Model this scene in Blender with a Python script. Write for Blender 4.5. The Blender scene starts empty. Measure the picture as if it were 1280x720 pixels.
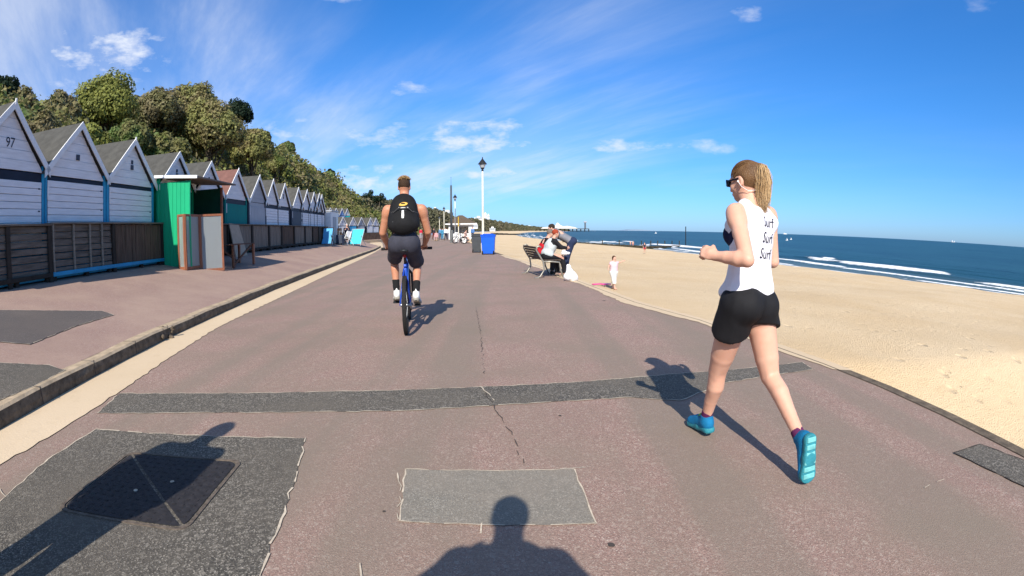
import bpy, math, random
import numpy as np
from mathutils import Vector, Matrix
R_=math.radians
rng=np.random.RandomState(7); random.seed(7)
SC=bpy.context.scene; COL=SC.collection
# ---------------- camera: wide action-camera lens ----------------
CAM_H=1.22; CAM_P=R_(6.45); CAM_R=R_(0.45); CAM_F=638.0   # height, pitch down, roll, pixels per radian at 1280 px
cd=bpy.data.cameras.new('camera'); cam=bpy.data.objects.new('camera',cd); COL.objects.link(cam)
cd.type='PANO'; cd.panorama_type='FISHEYE_LENS_POLYNOMIAL'
cd.sensor_fit='HORIZONTAL'; cd.sensor_width=36; cd.sensor_height=20.25
cd.fisheye_fov=R_(170)
cd.fisheye_polynomial_k0=0; cd.fisheye_polynomial_k1=-1.0/(CAM_F/1280*36)
cd.fisheye_polynomial_k2=0; cd.fisheye_polynomial_k3=0; cd.fisheye_polynomial_k4=0
cd.clip_start=0.05; cd.clip_end=60000
cam.matrix_world=Matrix.Translation((0,0,CAM_H))@Matrix.Rotation(R_(90)-CAM_P,4,'X')@Matrix.Rotation(-CAM_R,4,'Z')
SC.camera=cam
# ---------------- sun, sky, exposure ----------------
SUN_EL=R_(37); SUN_AZ=R_(182.5)          # compass bearing from +Y of the sun (behind the camera)
sv=SC.view_settings; sv.view_transform='Standard'; sv.look='None'; sv.gamma=1; sv.exposure=0.52
sl=bpy.data.lights.new('sun','SUN'); sl.energy=4.6; sl.angle=R_(0.53); sl.color=(1,.93,.82)
so=bpy.data.objects.new('sun',sl); COL.objects.link(so)
sd=Vector((math.sin(SUN_AZ)*math.cos(SUN_EL),math.cos(SUN_AZ)*math.cos(SUN_EL),math.sin(SUN_EL)))
so.rotation_euler=sd.to_track_quat('Z','Y').to_euler(); so.location=sd*50
W=bpy.data.worlds.new('World'); SC.world=W; W.use_nodes=True
def build_world():
    nt=W.node_tree; N=nt.nodes; L=nt.links; N.clear()
    def nd(t,**k):
        n=N.new(t)
        for a,b in k.items(): setattr(n,a,b)
        return n
    def mth(op,a,b=None,c=None,clamp=False):
        n=nd('ShaderNodeMath',operation=op,use_clamp=clamp)
        for i,v in enumerate((a,b,c)):
            if v is None: continue
            if isinstance(v,(int,float)): n.inputs[i].default_value=v
            else: L.new(v,n.inputs[i])
        return n.outputs[0]
    out=nd('ShaderNodeOutputWorld'); bg=nd('ShaderNodeBackground'); bg.inputs[1].default_value=0.110
    sky=nd('ShaderNodeTexSky',sky_type='NISHITA',sun_disc=False,sun_elevation=SUN_EL,sun_rotation=SUN_AZ)
    sky.air_density=1.0; sky.dust_density=0.35; sky.ozone_density=2.6; sky.altitude=0
    hs=nd('ShaderNodeHueSaturation'); hs.inputs['Saturation'].default_value=1.05; hs.inputs['Hue'].default_value=.5;L.new(sky.outputs[0],hs.inputs['Color'])
    tc=nd('ShaderNodeTexCoord'); sx=nd('ShaderNodeSeparateXYZ'); L.new(tc.outputs['Generated'],sx.inputs[0])
    X,Y,Z=sx.outputs
    zz=mth('ADD',mth('MAXIMUM',Z,0.0),0.12)
    qx=mth('DIVIDE',X,zz); qy=mth('DIVIDE',Y,zz)
    def noise(vx,vy,scale,detail=5,rough=.6,dist=0,sx_=1,sy_=1,rot=0,z=0.0):
        c=nd('ShaderNodeCombineXYZ'); L.new(vx,c.inputs[0]); L.new(vy,c.inputs[1]); c.inputs[2].default_value=z
        m=nd('ShaderNodeMapping'); m.inputs['Rotation'].default_value=(0,0,rot); L.new(c.outputs[0],m.inputs[0])
        m2=nd('ShaderNodeMapping'); m2.inputs['Scale'].default_value=(sx_,sy_,1); L.new(m.outputs[0],m2.inputs[0])
        n=nd('ShaderNodeTexNoise'); n.inputs['Scale'].default_value=scale; n.inputs['Detail'].default_value=detail
        n.inputs['Roughness'].default_value=rough; n.inputs['Distortion'].default_value=dist; L.new(m2.outputs[0],n.inputs[0])
        return n.outputs[0]
    def ramp(v,a,b,c=0,d=1):
        n=nd('ShaderNodeMapRange',interpolation_type='SMOOTHSTEP'); L.new(v,n.inputs[0])
        for i,q in enumerate((a,b,c,d)): n.inputs[i+1].default_value=q
        return n.outputs[0]
    # thin high cirrus, drawn out along one wind direction, thickest to the west
    ci=noise(qx,qy,1.1,7,.62,.25,1.0,.22,R_(-38)); cj=noise(qx,qy,.55,3,.5,0,1,.6,R_(-20),3.1)
    west=mth('MULTIPLY',ramp(mth('ADD',X,mth('MULTIPLY',Z,-.1)),.55,-.30,0.05,1.0),ramp(X,-.95,-.45,.55,1.0))
    cirrus=mth('MULTIPLY',mth('MULTIPLY',ramp(ci,.40,.66),ramp(cj,.30,.56)),west)
    fine=noise(qx,qy,3.2,8,.66,.5,1.0,.25,R_(-44),1.7)
    cirrus=mth('MULTIPLY',cirrus,ramp(fine,.25,.7,.45,1.0))
    veil=mth('MULTIPLY',ramp(cj,.3,.75),mth('MULTIPLY',west,.32))
    tot=mth('ADD',mth('MULTIPLY',cirrus,.78),veil)
    # small fair-weather puffs: azimuth, elevation, half-width, half-height (degrees), density
    bl=nd('ShaderNodeTexNoise'); bl.inputs['Scale'].default_value=17; bl.inputs['Detail'].default_value=7; bl.inputs['Roughness'].default_value=.6
    mp=nd('ShaderNodeMapping'); mp.inputs['Scale'].default_value=(1,1,2.4); L.new(tc.outputs['Generated'],mp.inputs[0]); L.new(mp.outputs[0],bl.inputs[0])
    puffs=[(-46.5,19.6,7.5,2.8,1.0),(-47,16.0,8.5,1.6,.6),(-20,27,3.3,1.6,.6),(-4.5,10.5,7,2.4,.9),(-15,10.8,9,1.8,.7),(12.5,9.5,5.8,.85,.8),(22,9.3,3.6,.8,.55),(28,23.8,2.2,1.0,.5),
           (-16.5,5.4,6.5,2.4,1.0),(-2,6.6,5.5,1.3,.85),(-11.5,16,2.8,1.1,.6),(-25,11,6.5,2.0,.7),(-8,4.3,10,1.8,.6),(-1.5,14.8,1.5,.5,.0),(55,23.2,2.0,.8,.25),(-38,13.5,6,1.4,.45)]
    acc=None
    azn=mth('ARCTAN2',X,Y); eln=mth('ARCSINE',Z)
    for az,el,hw,hh,de in puffs:
        if de<=0: continue
        a=mth('DIVIDE',mth('SUBTRACT',azn,R_(az)),R_(hw)); b=mth('DIVIDE',mth('SUBTRACT',eln,R_(el)),R_(hh))
        r2=mth('ADD',mth('MULTIPLY',a,a),mth('MULTIPLY',b,b))
        g=mth('SUBTRACT',1.0,r2)
        v=mth('ADD',mth('MULTIPLY',g,.9),mth('MULTIPLY',mth('SUBTRACT',bl.outputs[0],.5),5.0))
        c=mth('MULTIPLY',mth('MULTIPLY',ramp(v,-.25,2.1),de),ramp(r2,2.2,.7))
        acc=c if acc is None else mth('MAXIMUM',acc,c)
    tot=mth('MAXIMUM',tot,acc,clamp=True)
    low=ramp(Z,0.02,0.09); tot=mth('MULTIPLY',tot,low,clamp=True)
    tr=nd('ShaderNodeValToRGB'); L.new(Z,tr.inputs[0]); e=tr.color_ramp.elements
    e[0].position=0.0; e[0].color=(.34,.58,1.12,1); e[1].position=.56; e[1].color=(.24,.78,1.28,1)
    q=e.new(.78); q.color=(.85,.88,.88,1)  # sky above the view set neutral so its fill turns less blue
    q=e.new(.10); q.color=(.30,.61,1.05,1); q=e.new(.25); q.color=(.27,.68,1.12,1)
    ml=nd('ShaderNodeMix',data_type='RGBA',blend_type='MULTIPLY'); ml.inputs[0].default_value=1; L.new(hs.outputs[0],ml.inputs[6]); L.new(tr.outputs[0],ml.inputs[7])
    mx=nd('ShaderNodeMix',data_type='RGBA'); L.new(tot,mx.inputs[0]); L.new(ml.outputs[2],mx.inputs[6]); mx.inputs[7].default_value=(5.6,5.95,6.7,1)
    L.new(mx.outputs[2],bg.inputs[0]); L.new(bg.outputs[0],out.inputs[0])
build_world()

# ---------------- where a pixel of the 1280x720 photograph looks ----------------
def ray(px,py):
    x=px-640; y=360-py; r=math.hypot(x,y)+1e-9; th=r/CAM_F
    x,y,z=x/r*math.sin(th),y/r*math.sin(th),math.cos(th)
    c,s=math.cos(CAM_R),-math.sin(CAM_R); x,y=c*x-s*y,s*x+c*y
    c,s=math.cos(CAM_P),math.sin(CAM_P)
    return Vector((x,z*c+y*s,y*c-z*s))
EYE=Vector((0,0,CAM_H))
def gnd(px,py,z=0.0):
    d=ray(px,py); return EYE+d*((z-CAM_H)/d.z)
def at(px,py,Y):
    d=ray(px,py); return EYE+d*(Y/d.y)
# row frame: t along the huts, p to the left of the camera line
U=Vector((math.sin(R_(-8)),math.cos(R_(-8)),0)); NN=Vector((U.y,-U.x,0))
def tp(t,p,z=0.0): return U*float(t)-NN*float(p)+Vector((0,0,float(z)))
def to_tp(x,y): return (x*U.x+y*U.y, -(x*NN.x+y*NN.y))
def itp(x,xs,ys): return float(np.interp(x,xs,ys))
_k=[(-14,3.0),(-4,3.0)]+[to_tp(*q) for q in ((-3.63,2.077),(-3.911,3.277),(-4.406,5.476),(-5.387,10.529),(-6.294,15.904),(-9.25,33.589),(-10.75,41.0))]
KT=[a for a,b in _k]; KP=[b for a,b in _k]
TEND=KT[-1]; ARC=1.6
def kerb_p(t):
    if t<=TEND: return itp(t,KT,KP)
    q=min(1,(t-TEND)/ARC); return KP[-1]+ (1-math.sqrt(max(0,1-q*q)))*2.2
FP=7.06; FZ=0.72
EY=[-14,1.67,2.5,3.3,4.1,5.05,6.65,7.55,8.46,11,14.05,18.5,26.2,33.3,50,70,100,200,420,900]
EX=[3.0,3.03,3.06,3.05,2.98,2.84,2.6,2.34,2.1,1.75,1.33,.73,-.6,-1.75,-4.0,-6.8,-10.6,-22,-36,-30]
def edge_x(y): return itp(y,EY,EX)
SY=[-40,21.4,28.4,36.1,48,66.8,85.7,113,187,245,420,900,3000]
SX=[42,33.9,31.8,30.5,28.0,26.5,24.9,21,11,6,0,30,500]
SEA=-2.0
def shore_x(y): return itp(y,SY,SX)
def sand_z(x,y):
    d=x-edge_x(y); w=max(4.0,shore_x(y)-edge_x(y)); q=d/w
    near=itp(y,[2.6,4.3,5.2],[-.62,-.03,.003])
    z=near+(SEA-near)*(q*.72+.28*q*q) if q<1 else SEA-.05*(d-w)
    if d<2.5: z=near+(z-near)*(d/2.5)**.7
    b=math.sin(x*.9+y*.35)*.02+math.sin(x*.31-y*.8+1)*.03+math.sin(x*2.1+y*1.7)*.008
    return max(z,-9)+b*min(1,max(0,d/1.2))
def pave_z(t,p):
    k=kerb_p(t)
    return .15+max(0,min(1,(p-k-.17)/(FP-k-.17+1e-6)))*(FZ-.15)
def ground_z(x,y):
    if x>edge_x(y): return sand_z(x,y)
    t,p=to_tp(x,y)
    if p>kerb_p(t): return pave_z(t,p)
    return 0.0
def hit(px,py,lo=1.0,hi=400):
    d=ray(px,py); f=lambda s:(EYE.z+d.z*s)-ground_z(d.x*s,d.y*s)
    s=lo
    while s<hi:
        if f(s)<=0: break
        s*=1.01
    a,b=s/1.01,s
    for _ in range(30):
        m=(a+b)/2
        if f(m)>0:a=m
        else:b=m
    return EYE+d*b
def project(P):
    d=(Vector(P)-EYE).normalized(); c,s=math.cos(CAM_P),math.sin(CAM_P)
    y=d.z*c+d.y*s; z=d.y*c-d.z*s; x=d.x
    c,s=math.cos(CAM_R),math.sin(CAM_R); x,y=c*x-s*y,s*x+c*y
    th=math.acos(z); h=math.hypot(x,y)+1e-12
    return (640+CAM_F*th*x/h,360-CAM_F*th*y/h)

# ---------------- materials ----------------
MATS={}
def mk(name,col,rough=.75,var=.12,scale=6.0,bump=0.0,bscale=60.0,metal=0.0,col2=None,spec=.25,detail=4,stretch=None,coat=0):
    if name in MATS: return MATS[name]
    m=bpy.data.materials.new(name); m.use_nodes=True; nt=m.node_tree; N=nt.nodes; L=nt.links
    b=N['Principled BSDF']; b.inputs['Roughness'].default_value=rough; b.inputs['Metallic'].default_value=metal
    b.inputs['Specular IOR Level'].default_value=spec
    if coat: b.inputs['Coat Weight'].default_value=coat
    tc=N.new('ShaderNodeTexCoord'); src=tc.outputs['Object']
    if stretch:
        mp=N.new('ShaderNodeMapping'); mp.inputs['Scale'].default_value=stretch; L.new(src,mp.inputs[0]); src=mp.outputs[0]
    n=N.new('ShaderNodeTexNoise'); n.inputs['Scale'].default_value=scale; n.inputs['Detail'].default_value=detail; n.inputs['Roughness'].default_value=.6
    L.new(src,n.inputs[0])
    r=N.new('ShaderNodeMapRange'); L.new(n.outputs[0],r.inputs[0]); r.inputs[1].default_value=.3; r.inputs[2].default_value=.7
    mx=N.new('ShaderNodeMix'); mx.data_type='RGBA'; L.new(r.outputs[0],mx.inputs[0])
    c=Vector(col[:3])
    if col2 is None: a=c*(1-var); d=c*(1+var)
    else: a=c; d=Vector(col2[:3])
    mx.inputs[6].default_value=(*a,1); mx.inputs[7].default_value=(*[min(1,q) for q in d],1)
    L.new(mx.outputs[2],b.inputs['Base Color'])
    if bump:
        n2=N.new('ShaderNodeTexNoise'); n2.inputs['Scale'].default_value=bscale; n2.inputs['Detail'].default_value=3; L.new(src,n2.inputs[0])
        bp=N.new('ShaderNodeBump'); bp.inputs['Strength'].default_value=bump; bp.inputs['Distance'].default_value=.01
        L.new(n2.outputs[0],bp.inputs['Height']); L.new(bp.outputs[0],b.inputs['Normal'])
    MATS[name]=m; return m
def asphalt(name,c1,c2,c3,blotch,grain=220,light=.5,streak=None,bump=.5):
    m=bpy.data.materials.new(name); m.use_nodes=True; nt=m.node_tree; N=nt.nodes; L=nt.links
    b=N['Principled BSDF']; b.inputs['Roughness'].default_value=.88; b.inputs['Specular IOR Level'].default_value=.3
    g=N.new('ShaderNodeNewGeometry')
    def noise(s,d=3,r=.6):
        n=N.new('ShaderNodeTexNoise'); n.inputs['Scale'].default_value=s; n.inputs['Detail'].default_value=d; n.inputs['Roughness'].default_value=r
        L.new(g.outputs['Position'],n.inputs[0]); return n.outputs[0]
    def rg(v,a,b_,c=0,d=1):
        r=N.new('ShaderNodeMapRange'); L.new(v,r.inputs[0])
        for i,q in enumerate((a,b_,c,d)): r.inputs[i+1].default_value=q
        return r.outputs[0]
    def mix(f,a,b_,t='MIX'):
        x=N.new('ShaderNodeMix'); x.data_type='RGBA'; x.blend_type=t
        if isinstance(f,float): x.inputs[0].default_value=f
        else: L.new(f,x.inputs[0])
        for i,q in ((6,a),(7,b_)):
            if isinstance(q,tuple): x.inputs[i].default_value=(*q,1)
            else: L.new(q,x.inputs[i])
        return x.outputs[2]
    v=N.new('ShaderNodeTexVoronoi'); v.inputs['Scale'].default_value=grain; L.new(g.outputs['Position'],v.inputs[0])
    sc_=N.new('ShaderNodeSeparateColor'); L.new(v.outputs['Color'],sc_.inputs[0])
    col=mix(rg(sc_.outputs[0],0,1),c1,c2)
    col=mix(rg(sc_.outputs[1],1-light*.3,1.0,0,.8),col,c3)
    v2=N.new('ShaderNodeTexVoronoi'); v2.inputs['Scale'].default_value=grain*.33; L.new(g.outputs['Position'],v2.inputs[0])
    s2=N.new('ShaderNodeSeparateColor'); L.new(v2.outputs['Color'],s2.inputs[0])
    col=mix(rg(s2.outputs[0],.85,1,0,.35),col,c3)
    col=mix(rg(noise(1.1,5),.38,.66,0,.75),col,blotch)
    dk=mix(rg(noise(.45,6,.65),.5,.72,0,.35),col,(c1[0]*.6,c1[1]*.6,c1[2]*.62))
    col=mix(rg(noise(14,3),.55,.75,0,.3),dk,(c1[0]*.6,c1[1]*.6,c1[2]*.6))
    if streak:
        mp=N.new('ShaderNodeMapping'); mp.inputs['Rotation'].default_value=(0,0,R_(-10)); mp.inputs['Scale'].default_value=(1.6,.06,1); L.new(g.outputs['Position'],mp.inputs[0])
        n=N.new('ShaderNodeTexNoise'); n.inputs['Scale'].default_value=1.0; n.inputs['Detail'].default_value=3; L.new(mp.outputs[0],n.inputs[0])
        col=mix(rg(n.outputs[0],.5,.62,0,.55),col,streak)
    L.new(col,b.inputs['Base Color'])
    bp=N.new('ShaderNodeBump'); bp.inputs['Strength'].default_value=bump; bp.inputs['Distance'].default_value=.004
    L.new(v.outputs['Distance'],bp.inputs['Height']); L.new(bp.outputs[0],b.inputs['Normal'])
    return m

# ---------------- mesh helpers ----------------
def link(o,parent=None):
    COL.objects.link(o)
    if parent is not None: o.parent=parent
    return o
def raw(name,verts,faces,mats,parent=None,smooth=False,midx=None):
    """verts nx3 array, faces list or kxm array -> one linked mesh object"""
    me=bpy.data.meshes.new(name)
    V=np.asarray(verts,dtype=np.float32)
    if isinstance(faces,np.ndarray):
        n,k=faces.shape; me.vertices.add(len(V)); me.vertices.foreach_set('co',V.ravel())
        me.loops.add(n*k); me.loops.foreach_set('vertex_index',faces.astype(np.int32).ravel())
        me.polygons.add(n); me.polygons.foreach_set('loop_start',np.arange(0,n*k,k,dtype=np.int32))
        me.update(calc_edges=True)
    else: me.from_pydata([tuple(map(float,v)) for v in V],[],[tuple(int(i) for i in f) for f in faces])
    if not isinstance(mats,(list,tuple)): mats=[mats]
    for m in mats: me.materials.append(m)
    if midx is not None: me.polygons.foreach_set('material_index',np.asarray(midx,dtype=np.int32))
    if smooth: me.polygons.foreach_set('use_smooth',np.ones(len(me.polygons),dtype=bool))
    me.update(); me.validate()
    return link(bpy.data.objects.new(name,me),parent)
def tag(o,label,cat=None,group=None,kind=None):
    if label: o['label']=label
    if cat: o['category']=cat
    if group: o['group']=group
    if kind: o['kind']=kind
    return o
def struct(o): o['kind']='structure'; return o
def thing(name,label,cat,loc=(0,0,0),rz=0.0,group=None):
    o=bpy.data.objects.new(name,None); COL.objects.link(o); o.location=loc; o.rotation_euler=(0,0,rz); o.empty_display_size=.1
    return tag(o,label,cat,group)
class MB:
    """collects shapes for ONE mesh"""
    def __init__(s): s.v=[]; s.f=[]; s.m=[]; s.mi=0
    def add(s,vs,fs,M=None):
        b=len(s.v); s.v+= [tuple(M@Vector(v)) if M else tuple(v) for v in vs]; s.f+=[tuple(b+i for i in f) for f in fs]; s.m+=[s.mi]*len(fs); return s
    def box(s,x0,x1,y0,y1,z0,z1,M=None,bev=0.0):
        if bev<=0:
            vs=[(x,y,z) for z in (z0,z1) for y in (y0,y1) for x in (x0,x1)]
            return s.add(vs,[(0,2,3,1),(4,5,7,6),(0,1,5,4),(2,6,7,3),(0,4,6,2),(1,3,7,5)],M)
        b=min(bev,(x1-x0)/2.01,(y1-y0)/2.01,(z1-z0)/2.01)
        # chamfered box: 24 verts
        vs=[];idx={}
        for sx in (0,1):
            for sy in (0,1):
                for sz in (0,1):
                    X=(x0,x1)[sx];Y=(y0,y1)[sy];Z=(z0,z1)[sz];ix=b*(1-2*sx);iy=b*(1-2*sy);iz=b*(1-2*sz)
                    for a,v in (('x',(X,Y+iy,Z+iz)),('y',(X+ix,Y,Z+iz)),('z',(X+ix,Y+iy,Z))): idx[(sx,sy,sz,a)]=len(vs);vs.append(v)
        F=[]
        g=lambda *k:idx[k]
        for c in (0,1):
            q=[(0,0),(1,0),(1,1),(0,1)]
            a=[g(c,i,j,'x') for i,j in q]; F.append(tuple(a if c else a[::-1]))
            a=[g(i,c,j,'y') for i,j in q]; F.append(tuple(a[::-1] if c else a))
            a=[g(i,j,c,'z') for i,j in q]; F.append(tuple(a if c else a[::-1]))
        for i in (0,1):
            for j in (0,1):
                for (A,B,key) in (('y','z',lambda k:(k,i,j)),('x','z',lambda k:(i,k,j)),('x','y',lambda k:(i,j,k))):
                    F.append((g(*key(0),A),g(*key(1),A),g(*key(1),B),g(*key(0),B)))
                for k in (0,1): pass
        for i in (0,1):
            for j in (0,1):
                for k in (0,1): F.append((g(i,j,k,'x'),g(i,j,k,'y'),g(i,j,k,'z')))
        return s.add(vs,F,M)
    def bar(s,a,b,w,h=None,up=(0,0,1),bev=0.0):
        a=Vector(a);b=Vector(b);h=h or w; d=b-a; L_=d.length; z=d.normalized(); u=Vector(up)
        x=u.cross(z)
        if x.length<1e-4: x=Vector((1,0,0)).cross(z)
        x.normalize(); y=z.cross(x)
        M=Matrix((( x.x,y.x,z.x,a.x),(x.y,y.y,z.y,a.y),(x.z,y.z,z.z,a.z),(0,0,0,1)))
        return s.box(-w/2,w/2,-h/2,h/2,0,L_,M,bev)
    def tube(s,pts,r,n=10,caps=True,M=None):
        pts=[Vector(p) for p in pts]; rs=r if isinstance(r,(list,tuple)) else [r]*len(pts)
        vs=[];fs=[]; prev=None
        for i,p in enumerate(pts):
            d=((pts[min(i+1,len(pts)-1)]-p).normalized()+(p-pts[max(i-1,0)]).normalized())
            d=d.normalized() if d.length>1e-6 else Vector((0,0,1))
            if prev is None: x=d.orthogonal().normalized()
            else:
                x=prev-d*prev.dot(d); x=x.normalized() if x.length>1e-6 else d.orthogonal().normalized()
            prev=x; y=d.cross(x)
            for k in range(n):
                a=2*math.pi*k/n; vs.append(p+x*math.cos(a)*rs[i]+y*math.sin(a)*rs[i])
        m=len(pts)
        for i in range(m-1):
            for k in range(n): fs.append((i*n+k,i*n+(k+1)%n,(i+1)*n+(k+1)%n,(i+1)*n+k))
        if caps: fs.append(tuple(range(n))[::-1]); fs.append(tuple((m-1)*n+k for k in range(n)))
        return s.add(vs,fs,M)
    def lathe(s,prof,n=20,M=None,c=(0,0,0)):
        vs=[];fs=[]
        for r,z in prof:
            for k in range(n): a=2*math.pi*k/n; vs.append((c[0]+r*math.cos(a),c[1]+r*math.sin(a),c[2]+z))
        m=len(prof)
        for i in range(m-1):
            for k in range(n): fs.append((i*n+k,i*n+(k+1)%n,(i+1)*n+(k+1)%n,(i+1)*n+k))
        fs.append(tuple(range(n))[::-1]); fs.append(tuple((m-1)*n+k for k in range(n)))
        return s.add(vs,fs,M)
    def torus(s,c,R,r,ax='x',n=40,m=10,a0=0,a1=2*math.pi,M=None):
        full=abs(a1-a0-2*math.pi)<1e-6; cnt=n if full else n+1; vs=[];fs=[]
        for i in range(cnt):
            a=a0+(a1-a0)*i/n
            for k in range(m):
                b=2*math.pi*k/m; rr=R+r*math.cos(b); o=r*math.sin(b)
                q={'x':(o,rr*math.cos(a),rr*math.sin(a)),'y':(rr*math.cos(a),o,rr*math.sin(a)),'z':(rr*math.cos(a),rr*math.sin(a),o)}[ax]
                vs.append((c[0]+q[0],c[1]+q[1],c[2]+q[2]))
        for i in range(n):
            for k in range(m):
                j=(i+1)%cnt; fs.append((i*m+k,i*m+(k+1)%m,j*m+(k+1)%m,j*m+k))
        return s.add(vs,fs,M)
    def prism(s,poly,z0,z1,M=None):
        n=len(poly); vs=[(x,y,z0) for x,y in poly]+[(x,y,z1) for x,y in poly]
        return s.add(vs,[tuple(range(n))[::-1],tuple(range(n,2*n))]+[(i,(i+1)%n,n+(i+1)%n,n+i) for i in range(n)],M)
    def build(s,name,mats,parent=None,smooth=False):
        return raw(name,np.array(s.v),s.f,mats,parent,smooth,s.m)
def copy_tree(o,parent=None):
    c=o.copy(); COL.objects.link(c); c.parent=parent
    for ch in list(o.children): copy_tree(ch,c)
    return c
def grid_mesh(name,X,Y,Z,mat,smooth=True):
    r,c=X.shape; V=np.stack([X.ravel(),Y.ravel(),Z.ravel()],1); i=np.arange((r-1)*(c-1)); a=(i//(c-1))*c+i%(c-1)
    F=np.stack([a,a+1,a+c+1,a+c],1); return raw(name,V,F,mat,None,smooth)
def fbm(P,seed=0,octs=4,f0=1.0,gain=.5):
    """cheap smooth pseudo noise: sums of random-direction sines with phase warps, about -1..1"""
    r=np.random.RandomState(seed); P=np.asarray(P,dtype=float); out=np.zeros(len(P)); a=1.0;f=f0;tot=0
    for o in range(octs):
        acc=0
        for k in range(5):
            d=r.normal(size=3); d/=np.linalg.norm(d); e=r.normal(size=3); e/=np.linalg.norm(e)
            acc=acc+np.sin(P@d*f*6.283+r.rand()*6.28+1.3*np.sin(P@e*f*4.1+r.rand()*6.28))
        out+=a*acc/2.6; tot+=a; a*=gain; f*=2.03
    return out/tot
# =================== GROUND ===================
M_road=asphalt('promenade asphalt',(.37,.24,.195),(.19,.122,.10),(.56,.47,.39),(.24,.185,.14),200,.5,streak=(.215,.175,.135))
M_pave=asphalt('pavement asphalt',(.38,.245,.195),(.26,.17,.14),(.52,.43,.36),(.40,.28,.215),200,.45)
M_trench=asphalt('trench asphalt',(.115,.102,.085),(.045,.041,.035),(.42,.375,.31),(.14,.12,.095),150,1.1,bump=.9)
M_patch=asphalt('patch asphalt',(.25,.225,.185),(.16,.145,.12),(.42,.38,.32),(.27,.225,.18),210,.5)
M_dpatch=asphalt('dark patch asphalt',(.125,.105,.095),(.085,.075,.07),(.24,.21,.19),(.14,.115,.1),210,.4)
M_seam=mk('pale crack filler',(.52,.44,.34),.9,.25,30)
M_crack=mk('dark crack',(.06,.05,.045),.95,.2,30)
def sand_mat(name,a,b,wet=None,bs=.85):
    m=bpy.data.materials.new(name); m.use_nodes=True; nt=m.node_tree; N=nt.nodes; L=nt.links
    p=N['Principled BSDF']; p.inputs['Roughness'].default_value=.92; p.inputs['Specular IOR Level'].default_value=.2
    g=N.new('ShaderNodeNewGeometry')
    def noise(s,d=4,r=.6,v=None):
        n=N.new('ShaderNodeTexNoise'); n.inputs['Scale'].default_value=s; n.inputs['Detail'].default_value=d; n.inputs['Roughness'].default_value=r
        L.new(v or g.outputs['Position'],n.inputs[0]); return n.outputs[0]
    def rg(v,a_,b_,c=0,d=1):
        r=N.new('ShaderNodeMapRange'); L.new(v,r.inputs[0])
        for i,q in enumerate((a_,b_,c,d)): r.inputs[i+1].default_value=q
        return r.outputs[0]
    def mix(f,x,y):
        n=N.new('ShaderNodeMix'); n.data_type='RGBA'; L.new(f,n.inputs[0])
        for i,q in ((6,x),(7,y)):
            if isinstance(q,tuple): n.inputs[i].default_value=(*q,1)
            else: L.new(q,n.inputs[i])
        return n.outputs[2]
    c=mix(rg(noise(.35,5),.35,.65),a,b)
    c=mix(rg(noise(5,4,.7),.55,.8,0,.35),c,(a[0]*.72,a[1]*.68,a[2]*.62))
    c=mix(rg(noise(160,2),.35,.75,0,.35),c,(a[0]*.7,a[1]*.66,a[2]*.6))
    # scattered weed and shell specks
    v=N.new('ShaderNodeTexVoronoi'); v.inputs['Scale'].default_value=2.2; L.new(g.outputs['Position'],v.inputs[0])
    n6=noise(30,2); ad=N.new('ShaderNodeMath'); ad.operation='MULTIPLY_ADD'; L.new(n6,ad.inputs[0]); ad.inputs[1].default_value=.12; L.new(v.outputs['Distance'],ad.inputs[2])
    sp=rg(ad.outputs[0],.085,.105,.55,0)
    mask=rg(noise(.8,2),.56,.62)
    mm=N.new('ShaderNodeMath'); mm.operation='MULTIPLY'; L.new(sp,mm.inputs[0]); L.new(mask,mm.inputs[1])
    c=mix(mm.outputs[0],c,(.17,.12,.08))
    if wet:   # sand soaked by the last waves is darker, judged by its height above the sea
        s=N.new('ShaderNodeSeparateXYZ'); L.new(g.outputs['Position'],s.inputs[0])
        ad=N.new('ShaderNodeMath'); ad.operation='MULTIPLY_ADD'; L.new(noise(.3,3),ad.inputs[0]); ad.inputs[1].default_value=.14; L.new(s.outputs[2],ad.inputs[2])
        w=rg(ad.outputs[0],SEA+.06,SEA+.12,1,0); c=mix(w,c,wet); L.new(rg(w,0,1,.92,.28),p.inputs['Roughness'])
    L.new(c,p.inputs['Base Color'])
    ad=N.new('ShaderNodeMath'); ad.operation='MULTIPLY_ADD'; L.new(noise(9,5,.7),ad.inputs[0]); ad.inputs[1].default_value=1.0
    L.new(noise(60,2),ad.inputs[2])
    bp=N.new('ShaderNodeBump'); bp.inputs['Strength'].default_value=bs; bp.inputs['Distance'].default_value=.03
    vf=N.new('ShaderNodeTexVoronoi'); vf.inputs['Scale'].default_value=2.6; vf.inputs['Randomness'].default_value=1
    mpv=N.new('ShaderNodeMapping'); mpv.inputs['Scale'].default_value=(1.25,.8,1); mpv.inputs['Rotation'].default_value=(0,0,.5); L.new(g.outputs['Position'],mpv.inputs[0]); L.new(mpv.outputs[0],vf.inputs[0])
    pit=rg(vf.outputs['Distance'],.05,.22,-1.6,0); pm=rg(noise(.7,3),.46,.58); pq=N.new('ShaderNodeMath'); pq.operation='MULTIPLY'; L.new(pit,pq.inputs[0]); L.new(pm,pq.inputs[1])
    hsum=N.new('ShaderNodeMath'); hsum.operation='ADD'; L.new(ad.outputs[0],hsum.inputs[0]); L.new(pq.outputs[0],hsum.inputs[1])
    L.new(hsum.outputs[0],bp.inputs['Height']); L.new(bp.outputs[0],p.inputs['Normal'])
    return m
M_sand=sand_mat('dry beach sand',(.68,.50,.295),(.75,.58,.37),(.20,.155,.115))
M_drift=sand_mat('blown sand',(.60,.465,.31),(.66,.52,.36),None,.12)
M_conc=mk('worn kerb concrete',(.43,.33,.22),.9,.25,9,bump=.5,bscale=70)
M_concside=mk('shade painted kerb side',(.13,.10,.07),.9,.45,12,bump=.7,bscale=40)  # shade of the kerb's road face put into its base colour
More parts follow.
